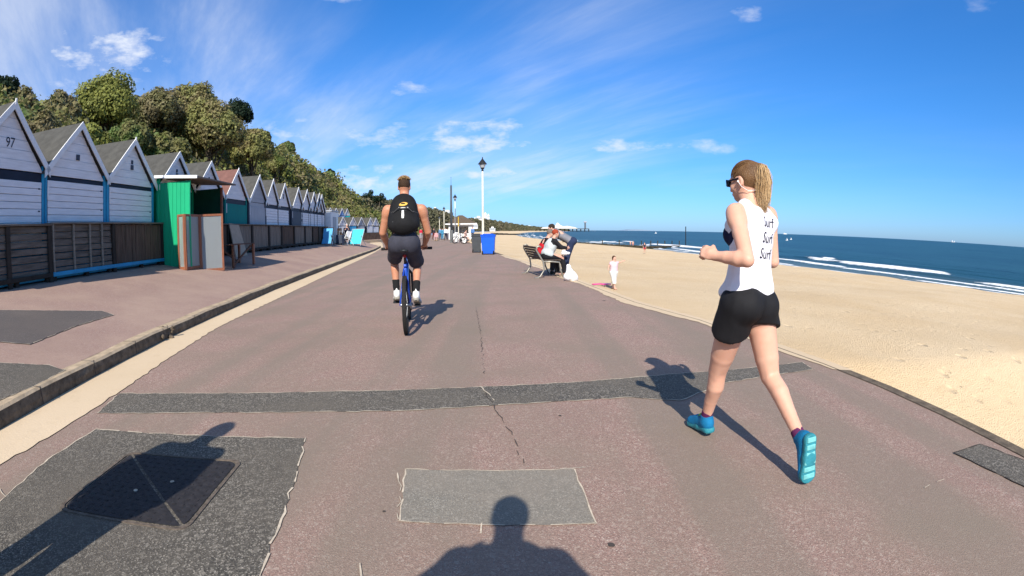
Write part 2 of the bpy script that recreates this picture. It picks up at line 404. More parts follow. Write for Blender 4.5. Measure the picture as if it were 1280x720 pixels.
# beach terrain: distance from the promenade edge x distance along
yy=np.concatenate([np.arange(-14,14,.25),np.arange(14,60,.8),np.arange(60,300,5),np.arange(300,3001,60)])
dd=np.concatenate([[-.6,0],np.geomspace(.12,60,90),[90,140,220]])
X=np.array([[edge_x(y)+d for d in dd] for y in yy]); Y=np.array([[y for d in dd] for y in yy])
Z=np.array([[(-.35 if d<0 else sand_z(edge_x(y)+max(d,1e-3),y)) for d in dd] for y in yy])
struct(grid_mesh('beach',X,Y,Z,M_sand))
# promenade road
tt=np.concatenate([np.arange(-14,48,.5),np.arange(48,110,3.)])
rows=[]
V=[];F=[]
ys=[-14,-8,-4,0,1.67,2.5,3.3,4.1,5.05,6.65,7.55,8.46,11,14.05,18.5,22,26.2,33.3,42,50,60,70,85,100,150,200]
for y in ys:
    l=-3.9-.05*max(y,0) if y<0 else None
    t,_=to_tp(-6,y)
    k=kerb_p(min(t,TEND)) if t<TEND-2 else KP[-1]
    xl=-(k+.3+y*NN.y)/NN.x if t<TEND-1 else -60-y*.4
    if y==42: xl=-45
    V+=[(xl,y,0),(edge_x(y),y,0)]
for i in range(len(ys)-1): F.append((2*i,2*i+1,2*i+3,2*i+2))
struct(raw('promenade_road',V,F,M_road))
# sea: wide curved sheet reaching the horizon, with real swell geometry near the beach
def sea_mat():
    m=bpy.data.materials.new('sea water'); m.use_nodes=True; nt=m.node_tree; N=nt.nodes; L=nt.links
    p=N['Principled BSDF']; p.inputs['Roughness'].default_value=.4; p.inputs['IOR'].default_value=1.33; p.inputs['Specular IOR Level'].default_value=.16
    g=N.new('ShaderNodeNewGeometry'); a=N.new('ShaderNodeAttribute'); a.attribute_name='foam'; s=N.new('ShaderNodeAttribute'); s.attribute_name='shallow'
    def noise(sc,d,stretch=None,rot=0):
        n=N.new('ShaderNodeTexNoise'); n.inputs['Scale'].default_value=sc; n.inputs['Detail'].default_value=d; n.inputs['Roughness'].default_value=.65
        v=g.outputs['Position']
        if stretch:
            mp=N.new('ShaderNodeMapping'); mp.inputs['Rotation'].default_value=(0,0,rot); mp.inputs['Scale'].default_value=stretch; L.new(v,mp.inputs[0]); v=mp.outputs[0]
        L.new(v,n.inputs[0]); return n.outputs[0]
    def mix(f,x,y):
        n=N.new('ShaderNodeMix'); n.data_type='RGBA'; L.new(f,n.inputs[0])
        for i,q in ((6,x),(7,y)):
            if isinstance(q,tuple): n.inputs[i].default_value=(*q,1)
            else: L.new(q,n.inputs[i])
        return n.outputs[2]
    def rg(v,a_,b_,c=0,d=1):
        r=N.new('ShaderNodeMapRange'); L.new(v,r.inputs[0])
        for i,q in enumerate((a_,b_,c,d)): r.inputs[i+1].default_value=q
        return r.outputs[0]
    deep=mix(rg(noise(.02,4,(1,.3,1),.1),.35,.65),(.010,.048,.068),(.020,.078,.098))
    w=noise(.35,5,(1.0,.22,1),.12)
    deep=mix(rg(w,.52,.68,0,.6),deep,(.004,.022,.038))
    deep=mix(rg(noise(.16,6,(1.0,.15,1),.1),.56,.7,0,.45),deep,(.025,.10,.125))
    c=mix(s.outputs['Fac'],deep,(.10,.135,.125))
    fm=N.new('ShaderNodeMath'); fm.operation='MULTIPLY_ADD'; fm.use_clamp=True; L.new(noise(1.6,6),fm.inputs[0]); fm.inputs[1].default_value=2.3
    sb=N.new('ShaderNodeMath'); sb.operation='MULTIPLY_ADD'; L.new(a.outputs['Fac'],sb.inputs[0]); sb.inputs[1].default_value=2.0; sb.inputs[2].default_value=-1.85
    L.new(sb.outputs[0],fm.inputs[2])
    c=mix(fm.outputs[0],c,(.82,.84,.86)); L.new(c,p.inputs['Base Color'])
    L.new(rg(fm.outputs[0],0,1,.38,.9),p.inputs['Roughness'])
    bp=N.new('ShaderNodeBump'); bp.inputs['Strength'].default_value=.9; bp.inputs['Distance'].default_value=.28
    h=N.new('ShaderNodeMath'); h.operation='MULTIPLY_ADD'; L.new(noise(1.3,4,(1,.4,1),.15),h.inputs[0]); h.inputs[1].default_value=.5; L.new(w,h.inputs[2])
    L.new(h.outputs[0],bp.inputs['Height']); L.new(bp.outputs[0],p.inputs['Normal'])
    return m
M_sea=sea_mat()
ys=np.concatenate([np.arange(-45,20,1.5),np.arange(20,110,.6),np.geomspace(110,900,110),np.geomspace(960,40000,30)])
ds=np.concatenate([[-1.5],np.arange(-1,34,.22),np.geomspace(34,45000,110)])
DX,DY=np.meshgrid(ds,ys)
SXY=np.interp(ys,SY+[40000],SX+[3000])[:,None]
PX=SXY+DX; PY=DY.copy()
# breaking waves: long crests roughly parallel to the shore, broken into pieces
ph=fbm(np.stack([PY.ravel()*.02,PX.ravel()*0,PX.ravel()*0],1),3,2).reshape(DX.shape)
swell=np.zeros_like(DX); foam=np.zeros_like(DX)
for d0,amp,wd,thr,sd_ in ((.35,.03,.30,-.6,11),(1.9,.06,.4,-.45,12),(3.6,.09,.45,-.3,17),(5.8,.14,.6,-.2,13),(8.8,.26,.8,-.05,14),(11.5,.34,1.5,.05,18),(16.5,.22,1.0,.35,15),(23,.22,1.3,.6,16)):
    cen=d0+1.2*fbm(np.stack([PY.ravel()*.018+sd_,PY.ravel()*0,PY.ravel()*0],1),sd_,2).reshape(DX.shape)
    on=fbm(np.stack([PY.ravel()*.036+sd_*2,PX.ravel()*.05,PY.ravel()*0],1),sd_+40,4).reshape(DX.shape)
    act=np.clip((on-thr)*4,0,1)
    prof=np.exp(-((DX-cen)/wd)**2); swell+=amp*prof*(.35+.65*act)
    foam=np.maximum(foam,np.exp(-((DX-cen+wd*.5)/(wd*.75))**2)*act)
swell*=np.clip(DX+1,0,1)
Z=SEA+swell+np.clip(.03*np.sin(DX*1.7+PY*.3)*np.clip(DX/6,0,1),-1,1)*(DX<60)
r=grid_mesh('sea',PX,PY,Z,M_sea); struct(r)
for nm,arr in (('foam',foam),('shallow',np.clip(1-(DX+1)/13,0,1)**1.3)):
    a=r.data.attributes.new(nm,'FLOAT','POINT'); a.data.foreach_set('value',arr.ravel().astype(np.float32))
# deep sheet behind and below everything so that land and water never end
struct(raw('sea_bed',[(-45000,-45000,-9.5),(45000,-45000,-9.5),(45000,45000,-9.5),(-45000,45000,-9.5)],[(0,1,2,3)],M_sand))

# raised pavement beside the huts
ts=np.concatenate([np.arange(-14,TEND,.5),TEND+ARC*np.sin(np.linspace(0,1,14)*math.pi/2)])
KS=.17
X=[];Y=[];Z=[]
for t in ts:
    k=kerb_p(t)+KS; row=[tp(t,k+(7.9-k)*q,0) for q in np.linspace(0,1,14)]
    X.append([v.x for v in row]);Y.append([v.y for v in row]);Z.append([pave_z(t,max(k-KS,k+(7.9-k)*q))-(.002) for q in np.linspace(0,1,14)])
struct(grid_mesh('pavement',np.array(X),np.array(Y),np.array(Z),M_pave))
# kerb: separate stones with worn edges, swept as one run
def kerb():
    mb=MB(); L_=[]
    tlist=list(np.arange(-14,TEND,.3))+[TEND+ARC*math.sin(a*math.pi/2) for a in np.linspace(0,1,12)]
    pts=[tp(t,kerb_p(t)) for t in tlist]
    rr=random.Random(3); s=0; off=0; dz=0
    i=0; prof=[]
    vs=[];fs=[];mi=[]
    for j,p in enumerate(pts):
        a=pts[max(j-1,0)];b=pts[min(j+1,len(pts)-1)]; d=(b-a).normalized(); n=Vector((-d.y,d.x,0)) # left = inward
        w=.012*math.sin(j*1.7)+.01*math.sin(j*.63+2)
        h=.15+.006*math.sin(j*.9)
        q=[p+Vector((0,0,-.2)), p+Vector((0,0,.0))-n*0.004, p-n*(.006+w*.3)+Vector((0,0,.07)), p+n*(.002+abs(w)*.6)+Vector((0,0,h-.022)), p+n*(.028+abs(w))+Vector((0,0,h)), p+n*(KS+.004)+Vector((0,0,h+.001)),p+n*(KS+.02)+Vector((0,0,-.1))]
        b0=len(vs); vs+=q
        if j:
            # a joint every third section; one broken gap
            for k in range(6):
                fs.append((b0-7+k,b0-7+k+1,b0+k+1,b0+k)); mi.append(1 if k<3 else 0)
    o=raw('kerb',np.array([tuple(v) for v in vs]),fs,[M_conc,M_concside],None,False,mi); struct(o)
    # dark open joints and a broken socket as thin slots on top
    jb=MB()
    for t in np.arange(-13.3,TEND,.915):
        a=tp(t,kerb_p(t)-.009,.149+.0); b=tp(t,kerb_p(t)+KS,.157)
        d=U*.006
        jb.add([a-d+Vector((0,0,.010)),a+d+Vector((0,0,.010)),b+d,b-d,a-d-Vector((0,0,.13)),a+d-Vector((0,0,.13))],[(0,1,2,3),(0,4,5,1)])
    struct(jb.build('kerb_joint',M_crack))
kerb()
# broken socket in the kerb with rubble
g=gnd(213,424); t0,_=to_tp(g.x,g.y)
rb=MB(); rr=random.Random(5)
for i in range(26):
    c=tp(t0+rr.uniform(-.16,.16),kerb_p(t0)+rr.uniform(-.07,.13),rr.uniform(.02,.155)); s=rr.uniform(.012,.035)
    M=Matrix.Translation(c)@Matrix.Rotation(rr.uniform(0,3),4,Vector((rr.random(),rr.random(),rr.random()+.1)))
    rb.box(-s,s,-s*.8,s*.8,-s*.6,s*.6,M,s*.3)
tag(rb.build('broken_concrete',M_concside),'small crumbled lumps of concrete where the kerb has broken','rubble',kind='stuff')

def smooth_poly(pts,step,jit,seed,closed=True):
    rr=random.Random(seed); out=[]; n=len(pts)
    for i in range(n if closed else n-1):
        a=Vector(pts[i]);b=Vector(pts[(i+1)%n]); m=max(1,int((b-a).length/step)); nr=Vector((-(b-a).y,(b-a).x)).normalized()
        for k in range(m):
            q=a+(b-a)*k/m; L_=(b-a).length*k/m; out.append(q+nr*((jit*(math.sin(L_*23+i*2.1+seed)+.8*math.sin(L_*51+i+seed*1.7))*min(1,k/2)+rr.gauss(0,jit*.3)) if k else 0))
    if not closed: out.append(Vector(pts[-1]))
    return out
def flat_poly(name,px,z,mat,zf=None,seam=None,step=.06,jit=.004,seed=1,seamw=.007,sidx=None,world=False):
    """irregular surface patch lying z above the surface, bordered by a thin filler line"""
    pts=[(Vector(q) if world else gnd(*q,z=0) if zf is None else hit(*q)) for q in px]; pts=[Vector((p.x,p.y)) for p in pts]
    poly=smooth_poly(pts,step,jit,seed)
    H=(lambda x,y:0.0) if zf is None else zf
    bm_=bpy.data.meshes.new(name)
    import bmesh
    bm=bmesh.new(); vs=[bm.verts.new((p.x,p.y,H(p.x,p.y)+z)) for p in poly]; f=bm.faces.new(vs); bmesh.ops.triangulate(bm,faces=[f]); bm.normal_update()
    for f in bm.faces:
        if f.normal.z<0: f.normal_flip()
    bm.to_mesh(bm_); bm.free(); bm_.materials.append(mat); o=link(bpy.data.objects.new(name,bm_)); struct(o)
    if seam: line(name+'_seam',[tuple(p) for p in poly]+[tuple(poly[0])],z+.0018,seam,seamw,H,seed)
    return o
def line(name,pts,z,mat,w,H=lambda x,y:0.0,seed=1,gap=.12):
    rr=random.Random(seed); mb=MB(); pts=[Vector(p) for p in pts]; on=True
    prev=None; ww=w
    for i in range(len(pts)-1):
        a,b=pts[i],pts[i+1]
        if (b-a).length<1e-5: continue
        if rr.random()<gap: prev=None; continue
        n=Vector((-(b-a).y,(b-a).x)).normalized(); w2=w*rr.uniform(.35,1.5)
        q=[a-n*ww,b-n*w2,b+n*w2,a+n*ww]; mb.add([(p.x,p.y,H(p.x,p.y)+z) for p in q],[(0,1,2,3)]); ww=w2
    return struct(mb.build(name,mat))
# trench reinstatement across the road
flat_poly('trench_patch',[(122,517),(150,492),(250,492),(400,490),(600,484),(720,478),(840,468),(930,461),(1003,453),(1016,462),(960,470),(905,479),(850,501),(782,497),(700,502),(600,508),(500,514),(400,515),(250,516)],.0035,M_trench,seam=M_seam,jit=.006,seamw=.0042,seed=4)
flat_poly('cover_surround',[(120,537),(160,540),(382,548),(372,590),(352,650),(322,730),(250,800),(-60,760),(-60,690),(0,628),(60,575)],.004,M_trench,seam=M_seam,jit=.006,seamw=.0045,seed=5)
flat_poly('square_patch',[(507,587),(718,587),(745,655),(500,652)],.004,M_patch,seam=M_seam,jit=.003,seamw=.003,seed=6)
for i,(px,n) in enumerate((([(0,388),(128,389),(142,394),(95,408),(38,431),(0,428),(-40,424),(-40,392)],'pavement_patch'),([(0,454),(62,457),(82,463),(40,485),(0,501),(-40,520),(-40,452)],'pavement_patch'))):
    flat_poly(n,px,.006,M_dpatch if i==0 else M_trench,zf=lambda x,y:pave_z(*to_tp(x,y)),seam=M_seam,jit=.004,seed=8+i,seamw=.004)
flat_poly('edge_patch',[(1192,567),(1225,556),(1290,580),(1290,614),(1245,592)],.005,M_trench,seam=M_crack,jit=.003,seed=10,seamw=.006)
# pale blown coping strip along the sand side
cs=[]
for y in list(np.arange(3.9,5,.2))+list(np.arange(5,26,.5)): cs.append((edge_x(y)-.02-.16*min(1,(y-3.7)/3)+.05*math.sin(y*1.3)+.025*math.sin(y*5.1),y))
cs2=[(edge_x(y)+.12,y) for y in list(np.arange(25.5,5,-.5))+list(np.arange(5,3.8,-.2))]
flat_poly('edge_sand',[(x,y,0) for x,y in cs+cs2],.0055,M_drift,step=.08,jit=.012,seed=12,world=True)
# concrete coping and wall under the promenade edge
mb=MB(); ye=[-14,0,1.67,2.5,3.3,4.1,5.05,6.65,7.55,8.46,11,14.05,18.5,26.2,33.3,50,70,100]
for a,b in zip(ye[:-1],ye[1:]):
    xa,xb=edge_x(a),edge_x(b)
    mb.mi=0; mb.add([(xa-.02,a,.006),(xa+.10,a,.003),(xb+.10,b,.003),(xb-.02,b,.006)],[(0,1,2,3)])
    mb.add([(xa+.10,a,.003),(xa+.10,a,-1.2),(xb+.10,b,-1.2),(xb+.10,b,.003)],[(0,1,2,3)])
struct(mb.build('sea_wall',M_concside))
# blown sand along the foot of the kerb
outer=[(-80,640),(-30,605),(0,582),(60,548),(120,510),(150,490),(175,473),(205,452),(240,430),(268,412),(300,396),(340,377),(380,358),(405,346),(430,334),(452,324),(468,316),(479,309),(478,304),(470,300)]
ow=[gnd(*q) for q in outer]; ow=[(p.x,p.y) for p in ow]
inner=[tp(t,kerb_p(t)+.03) for t in [TEND+ARC*.99,TEND+ARC*.7]+list(np.arange(TEND,0,-.5))+[-.5]]; inner=[(p.x,p.y) for p in inner]
flat_poly('sand_drift',[(x,y,0) for x,y in ow+inner],.0062,M_drift,step=.08,jit=.010,seed=13,world=True)
# cracks and scuffs on the road
def crk(name,px,w,mat,seed,jit=.008,step=.05,z=.006,gap=.15): 
    p=[gnd(*q) for q in px]; line(name,[tuple(v) for v in smooth_poly([(v.x,v.y) for v in p],step,jit,seed,False)],z,mat,w,seed=seed,gap=gap)
crk('road_crack',[(605,488),(618,510),(640,545),(655,580)],.003,M_crack,20)
crk('road_crack',[(600,484),(612,494),(618,502)],.004,M_seam,21,z=.010)
crk('road_crack',[(595,385),(601,420),(606,470)],.0025,M_crack,22,gap=.4)
crk('road_crack',[(497,592),(500,615),(498,650)],.003,M_seam,23,gap=.3)
crk('road_crack',[(602,655),(601,668)],.003,M_seam,24)
crk('road_crack',[(450,705),(452,722)],.003,M_seam,25)
crk('road_crack',[(700,587),(732,585)],.003,M_seam,26)
crk('road_crack',[(0,612),(8,622)],.003,M_seam,27)
crk('road_crack',[(1140,617),(1162,607),(1180,600)],.003,M_seam,28,gap=.4)
for i,q in enumerate([(0,386),(70,388),(140,389)]): pass
def spot(px,py,r,seed):
    c=gnd(px,py); rr=random.Random(seed); n=11; mb=MB(); mb.add([(c.x+r*rr.uniform(.7,1.2)*math.cos(a*2*math.pi/n),c.y+r*rr.uniform(.7,1.2)*math.sin(a*2*math.pi/n),.0045) for a in range(n)],[tuple(range(n))]); struct(mb.build('tar_spot',M_crack))
for i,q in enumerate([(764,682,.017),(755,376,.03),(480,640,.008),(700,520,.01),(1168,428,.012)]): 
    if q[1]>360 and q[0]<1100: spot(*q,60+i)

# ---- service cover ----
def manhole():
    c4=[gnd(*q) for q in ((163,566),(304,577),(233,665),(71,638))]
    ctr=sum(c4,Vector())/4; t=thing('service_cover','black iron service cover with rusty edge set in the dark patch','cover',(ctr.x,ctr.y,.004))
    A=[(p-ctr) for p in c4]
    def q(u,v): # bilinear
        u=float(u);a=A[0]*(1-u)+A[1]*u; b=A[3]*(1-u)+A[2]*u; return Vector(a*(1-float(v))+b*float(v))
    def rnd(i0,rad,n=5):
        pts=[]
        for cu,cv,a0 in ((1-i0,1-i0,0),(i0,1-i0,90),(i0,i0,180),(1-i0,i0,270)):
            ox=cu+(-rad if cu>.5 else rad); oy=cv+(-rad if cv>.5 else rad)
            for k in range(n+1): a=R_(a0+90*k/n); pts.append((ox+rad*math.cos(a),oy+rad*math.sin(a)))
        return pts
    iron=mk('worn black iron',(.035,.032,.034),.62,.35,30,bump=.6,bscale=160,metal=.2); rust=mk('rusty iron',(.10,.05,.03),.85,.4,40,bump=.5)
    mb=MB(); o=rnd(-.004,.09); i=rnd(.018,.085); n=len(o)
    vs=[(*q(*p).xy,.006) for p in o]+[(*q(*p).xy,.006) for p in i]+[(*q(*p).xy,-.002) for p in i]+[(*q(*p).xy,-.002) for p in o]
    fs=[(k,(k+1)%n,n+(k+1)%n,n+k) for k in range(n)]+[(n+k,n+(k+1)%n,2*n+(k+1)%n,2*n+k) for k in range(n)]+[(3*n+k,3*n+(k+1)%n,(k+1)%n,k) for k in range(n)]
    mb.add(vs,fs); mb.build('frame',mk('worn cover frame',(.12,.095,.075),.8,.4,30,bump=.5),t)
    for half in (0,1):
        mb=MB(); pts=rnd(.032,.075)
        side=lambda p:(p[0]+p[1]-1)*(1 if half else -1)
        ln=lambda u:( u,u )
        # split along the diagonal from the far left to the near right corner
        pts=[p for p in pts if ((p[0]-p[1])>.008)==bool(half) and abs(p[0]-p[1])>.008]
        cen=(sum(p[0] for p in pts)/len(pts),sum(p[1] for p in pts)/len(pts)); pts.sort(key=lambda p:math.atan2(p[1]-cen[1],p[0]-cen[0]))
        mb.add([(*q(*p).xy,.004) for p in pts],[tuple(range(len(pts)))])
        rr=random.Random(half)
        for a in range(13):
            for b in range(13):
                u=.08+a*.07;v=.08+b*.07
                if (u-v>.03)!=bool(half) or abs(u-v)<.03: continue
                c=Vector(q(u,v)); mb.box(c.x-.011,c.x+.011,c.y-.004,c.y+.004,.004,.0062) if (a+b)%2 else mb.box(c.x-.004,c.x+.004,c.y-.009,c.y+.009,.004,.0062)
        pl=mb.build('plate',iron,t)
        for (u,v) in (((.62,.42),) if half else ((.42,.6),)):
            c=q(u,v); k=MB(); k.lathe([(.012,.004),(.012,.0075),(.008,.008)],12,c=(c.x,c.y,0)); k.build('key_hole_plug',M_seam,pl)
manhole()

# =================== CLIFF ===================
def hill_z(t,p):
    """cliff behind the huts"""
    ft=itp(t,[34,45,76,95],[9.6,19,19,11.5]); a=max(0,p-ft); r=min(1,a/(28.6-ft))
    top=itp(t,[0,20,30,45,70,85,130,160,190,240,400],[8.8,8.2,9.4,12.6,14.6,15.4,14.8,11.8,8.6,7.5,9])
    z=itp(t,[36,44],[FZ+.2,.0])+(top-FZ)*(r**1.15)*(1-.0*r)
    z+= .035*max(0,a-19)
    z+=(.9*math.sin(t*.16+p*.22)+.5*math.sin(t*.37-p*.33+1.2)+.25*math.sin(t*.9+p*.8))*min(1,a/4)
    return z
def foliage_mat(name,cols,scale=1.2,fine=14,rough=.62):
    m=bpy.data.materials.new(name); m.use_nodes=True; nt=m.node_tree; N=nt.nodes; L=nt.links; p=N['Principled BSDF']; p.inputs['Roughness'].default_value=rough; p.inputs['Specular IOR Level'].default_value=.25
    g=N.new('ShaderNodeNewGeometry'); n=N.new('ShaderNodeTexNoise'); n.inputs['Scale'].default_value=scale; n.inputs['Detail'].default_value=4; n.inputs['Roughness'].default_value=.65; L.new(g.outputs['Position'],n.inputs[0])
    r=N.new('ShaderNodeValToRGB'); L.new(n.outputs[0],r.inputs[0]); e=r.color_ramp.elements
    k=len(cols); 
    while len(e)<k: e.new(.5)
    for i,c in enumerate(cols): e[i].position=.32+.36*i/(k-1); e[i].color=(*c,1)
    n2=N.new('ShaderNodeTexNoise'); n2.inputs['Scale'].default_value=fine; n2.inputs['Detail'].default_value=2; L.new(g.outputs['Position'],n2.inputs[0])
    hs=N.new('ShaderNodeHueSaturation'); L.new(r.outputs[0],hs.inputs['Color']); mr=N.new('ShaderNodeMapRange'); L.new(n2.outputs[0],mr.inputs[0]); mr.inputs[1].default_value=.25; mr.inputs[2].default_value=.75; mr.inputs[3].default_value=.55; mr.inputs[4].default_value=1.45; L.new(mr.outputs[0],hs.inputs['Value'])
    L.new(hs.outputs[0],p.inputs['Base Color'])
    try: p.inputs['Subsurface Weight'].default_value=0
    except Exception: pass
    tr=N.new('ShaderNodeBsdfTranslucent'); L.new(hs.outputs[0],tr.inputs[0]); ms=N.new('ShaderNodeMixShader'); ms.inputs[0].default_value=.32
    L.new(p.outputs[0],ms.inputs[1]); L.new(tr.outputs[0],ms.inputs[2]); L.new(ms.outputs[0],N['Material Output'].inputs[0])
    return m
M_soil=mk('cliff soil and turf',(.10,.11,.03),.95,.3,.8,col2=(.17,.14,.055),bump=.6,bscale=3)
M_scrub=foliage_mat('cliff scrub',[(0.063,0.112,0.028),(0.153,0.174,0.047),(0.199,0.184,0.071),(0.109,0.174,0.047),(0.235,0.215,0.105)],.22,2.5)
M_olive=foliage_mat('olive holm oak leaves',[(0.135,0.143,0.051),(0.252,0.255,0.082),(0.216,0.174,0.082),(0.307,0.296,0.105)],.5,7)
M_lime=foliage_mat('yellow green leaves',[(0.125,0.145,0.037),(0.250,0.264,0.061),(0.192,0.205,0.051),(0.313,0.298,0.082)],.5,7)
M_dark=foliage_mat('dark pine needles',[(.008,.02,.01),(.016,.032,.014),(.022,.04,.018)],.8,8)
M_brown=foliage_mat('brown budding leaves',[(0.126,0.112,0.059),(0.235,0.195,0.098),(0.180,0.174,0.071),(0.271,0.224,0.117)],.5,7)
M_bark=mk('grey brown bark',(.09,.07,.05),.95,.3,12,bump=.8,bscale=30)
ts=np.concatenate([np.arange(-40,130,1.2),np.geomspace(130,700,110)]); ps=np.concatenate([np.arange(7.2,32,.8),np.geomspace(32,400,24)])
P=[[tp(t,p,(hill_z(t,p) if p>itp(t,[34,45,76,95],[9.6,19,19,11.5]) else itp(t,[-40,38,44],[FZ-.02,FZ-.02,-.05]))) for p in ps] for t in ts]
X=np.array([[v.x for v in r] for r in P]);Y=np.array([[v.y for v in r] for r in P]);Z=np.array([[v.z for v in r] for r in P])
struct(grid_mesh('cliff',X,Y,Z,M_soil))
def leaf_cards(C,Nrm,size,seed,asp=.65,tilt=.75):
    """one small bent quad per centre; faces mostly outwards along Nrm"""
    r=np.random.RandomState(seed); n=len(C); D=Nrm+r.normal(size=(n,3))*tilt; D/=np.linalg.norm(D,axis=1)[:,None]+1e-9
    A=np.cross(D,r.normal(size=(n,3))); A/=np.linalg.norm(A,axis=1)[:,None]+1e-9; B=np.cross(D,A)
    s=(size if np.isscalar(size) else size[:,None])*(r.uniform(.6,1.35,(n,1)))
    a=A*s; b=B*s*asp
    V=np.empty((n,4,3)); V[:,0]=C-a; V[:,1]=C-b*.9+D*s*.12; V[:,2]=C+a; V[:,3]=C+b+D*s*.12
    F=np.arange(n*4).reshape(n,4); return V.reshape(-1,3),F
# scrub that covers the slope, read as one mass: bushy clumps of leaf-sized faces
def foot_p(t): return itp(t,[34,45,76,95],[9.6,19,19,11.5])
def scrub():
    r=np.random.RandomState(5); C=[];Nn=[];S=[];MI=[]
    n1=5200; t1=np.where(r.rand(n1)<.5,r.uniform(-14,90,n1),80+r.rand(n1)**1.6*420); p1=9.4+r.rand(n1)**.9*26; R1=r.uniform(.45,1.25,n1)
    n2=1700; t2=np.where(r.rand(n2)<.6,r.uniform(-4,60,n2),60+r.rand(n2)**1.3*260); p2=12+r.rand(n2)**.8*19; R2=r.uniform(1.1,2.5,n2)*np.where((p2>21)&(t2<50),1.35,1)
    for t,p,R in zip(np.concatenate([t1,t2]),np.concatenate([p1,p2]),np.concatenate([R1,R2])):
        dist=math.hypot(t,p); fp=foot_p(t)
        if p<fp+r.rand()*1.2 or (R>1.25 and p<fp+2.5): continue
        R*=(1+dist/260); k=int(np.clip(2600/max(dist,16)*R**1.5,14,330))
        d=r.normal(size=(k,3)); d[:,2]=np.abs(d[:,2])*.9; d/=np.linalg.norm(d,axis=1)[:,None]; i=r.rand()*50
        lump=1+.16*np.sin(d[:,0]*7+i)*np.cos(d[:,1]*6+i*2)+.10*np.sin(d[:,2]*9+i)
        rad=(R*(.74+.28*r.rand(k))*lump)[:,None]*np.array([1,1,.8])
        base=tp(t,p,hill_z(t,p)-.15*R)
        C.append(np.array(base)[None]+d*rad); Nn.append(d); S.append(np.full(k,.085*(1+dist/55)*min(1.3,R))); MI+= [r.choice([0,0,1,2,3,0,3,4],p=[.2,.15,.15,.1,.12,.13,.1,.05])]*k
    C=np.concatenate(C);Nn=np.concatenate(Nn);S=np.concatenate(S)
    V,F=leaf_cards(C,Nn,S,9,.7,.6); o=raw('cliff_scrub',V,F,[M_scrub,M_olive,M_lime,M_brown,M_dark],midx=MI); print('scrub faces',len(F))
    tag(o,'olive and brown scrub covering the cliff slope behind the beach huts','scrub',kind='stuff')
scrub()
def blossom():
    r=np.random.RandomState(15); C=[]
    for i in range(46):
        t=r.uniform(13,42); p=10.0+(t-13)*.05+r.uniform(0,2.6); base=np.array(tp(t,p,hill_z(t,p)+.75)); k=26
        C.append(base+r.normal(size=(k,3))*np.array([.45,.45,.28]))
    C=np.concatenate(C); V,F=leaf_cards(C,np.tile([[.4,-.5,.7]],(len(C),1)),.055,4); tag(raw('white_blossom',V,F,mk('white blossom',(.62,.6,.5),.8)),'drifts of creamy white blossom in the scrub above the hut roofs','blossom',kind='stuff')
blossom()
def tree(name,label,px,py,prad,pbot,mat,pp,group='trees along the clifftop',flat=.85,lean=0,n=7000,cls=26,seed=1,leaf=.15,open_=.0):
    """crown centred on the direction of a photo point at row depth pp; width from its angular size"""
    d=ray(px,py); az=math.atan2(d.x,d.y); D=pp/math.sin(R_(-8)-az); hd=math.hypot(d.x,d.y)
    c=EYE+Vector((d.x/hd,d.y/hd,d.z/hd))*D; dist=(c-EYE).length; R=prad/CAM_F*dist*1.1; h=R*flat
    t,p=to_tp(c.x,c.y); gz=hill_z(t,p); r=np.random.RandomState(seed)
    root=thing(name,label,'tree',(c.x,c.y,gz-.15),0,group); o=np.array([c.x,c.y,gz-.15]); cz=np.array([0,0,c.z-gz+.15])
    # lobes on and inside the crown
    lob=r.normal(size=(cls,3)); lob/=np.linalg.norm(lob,axis=1)[:,None]; lob[:,2]=np.where(lob[:,2]<-.35,-lob[:,2]*.6,lob[:,2])
    rr=r.uniform(.52,.80,cls)[:,None]; lc=lob*rr*np.array([R,R,h]); lr=R*r.uniform(.24,.42,cls)
    per=np.maximum(40,(n*lr**2/np.sum(lr**2)).astype(int)); C=[];Nn=[]
    for i in range(cls):
        k=per[i]; q=r.normal(size=(k,3)); q/=np.linalg.norm(q,axis=1)[:,None]
        rad=lr[i]*(.66+.40*r.rand(k)**.6)*(1+.16*np.sin(q[:,0]*6+i)*np.sin(q[:,2]*5+i*2))
        pts=lc[i]+q*rad[:,None]
        if open_: keep=r.rand(k)>open_; pts=pts[keep]; q=q[keep]
        C.append(pts+cz); Nn.append(q*.7+(pts/np.array([R,R,h]))*.5)
    C=np.concatenate(C);Nn=np.concatenate(Nn)
    V,F=leaf_cards(C,Nn,leaf*(.6+dist/75),seed+100,.7,.5); raw('crown',V,F,mat,root)
    mb=MB(); hh=cz[2]; w=max(.10,R*.07)
    mb.tube([(0,0,-.4),(lean*.2,.1,hh*.35),(lean*.5,0,hh*.75),(lean*.6,0,hh+h*.2)],[w*1.3,w,w*.7,w*.3],9)
    for i in range(min(cls,11)):
        e=lc[i]*.85+cz; s=Vector((lean*.35,0,hh*(.45+.04*i))); mid=s.lerp(Vector(e),.5)+Vector((0,0,-.12*R)); mb.tube([s,mid,Vector(e)],[w*.5,w*.32,w*.1],6)
    mb.build('trunk',M_bark,root,True)
    return root
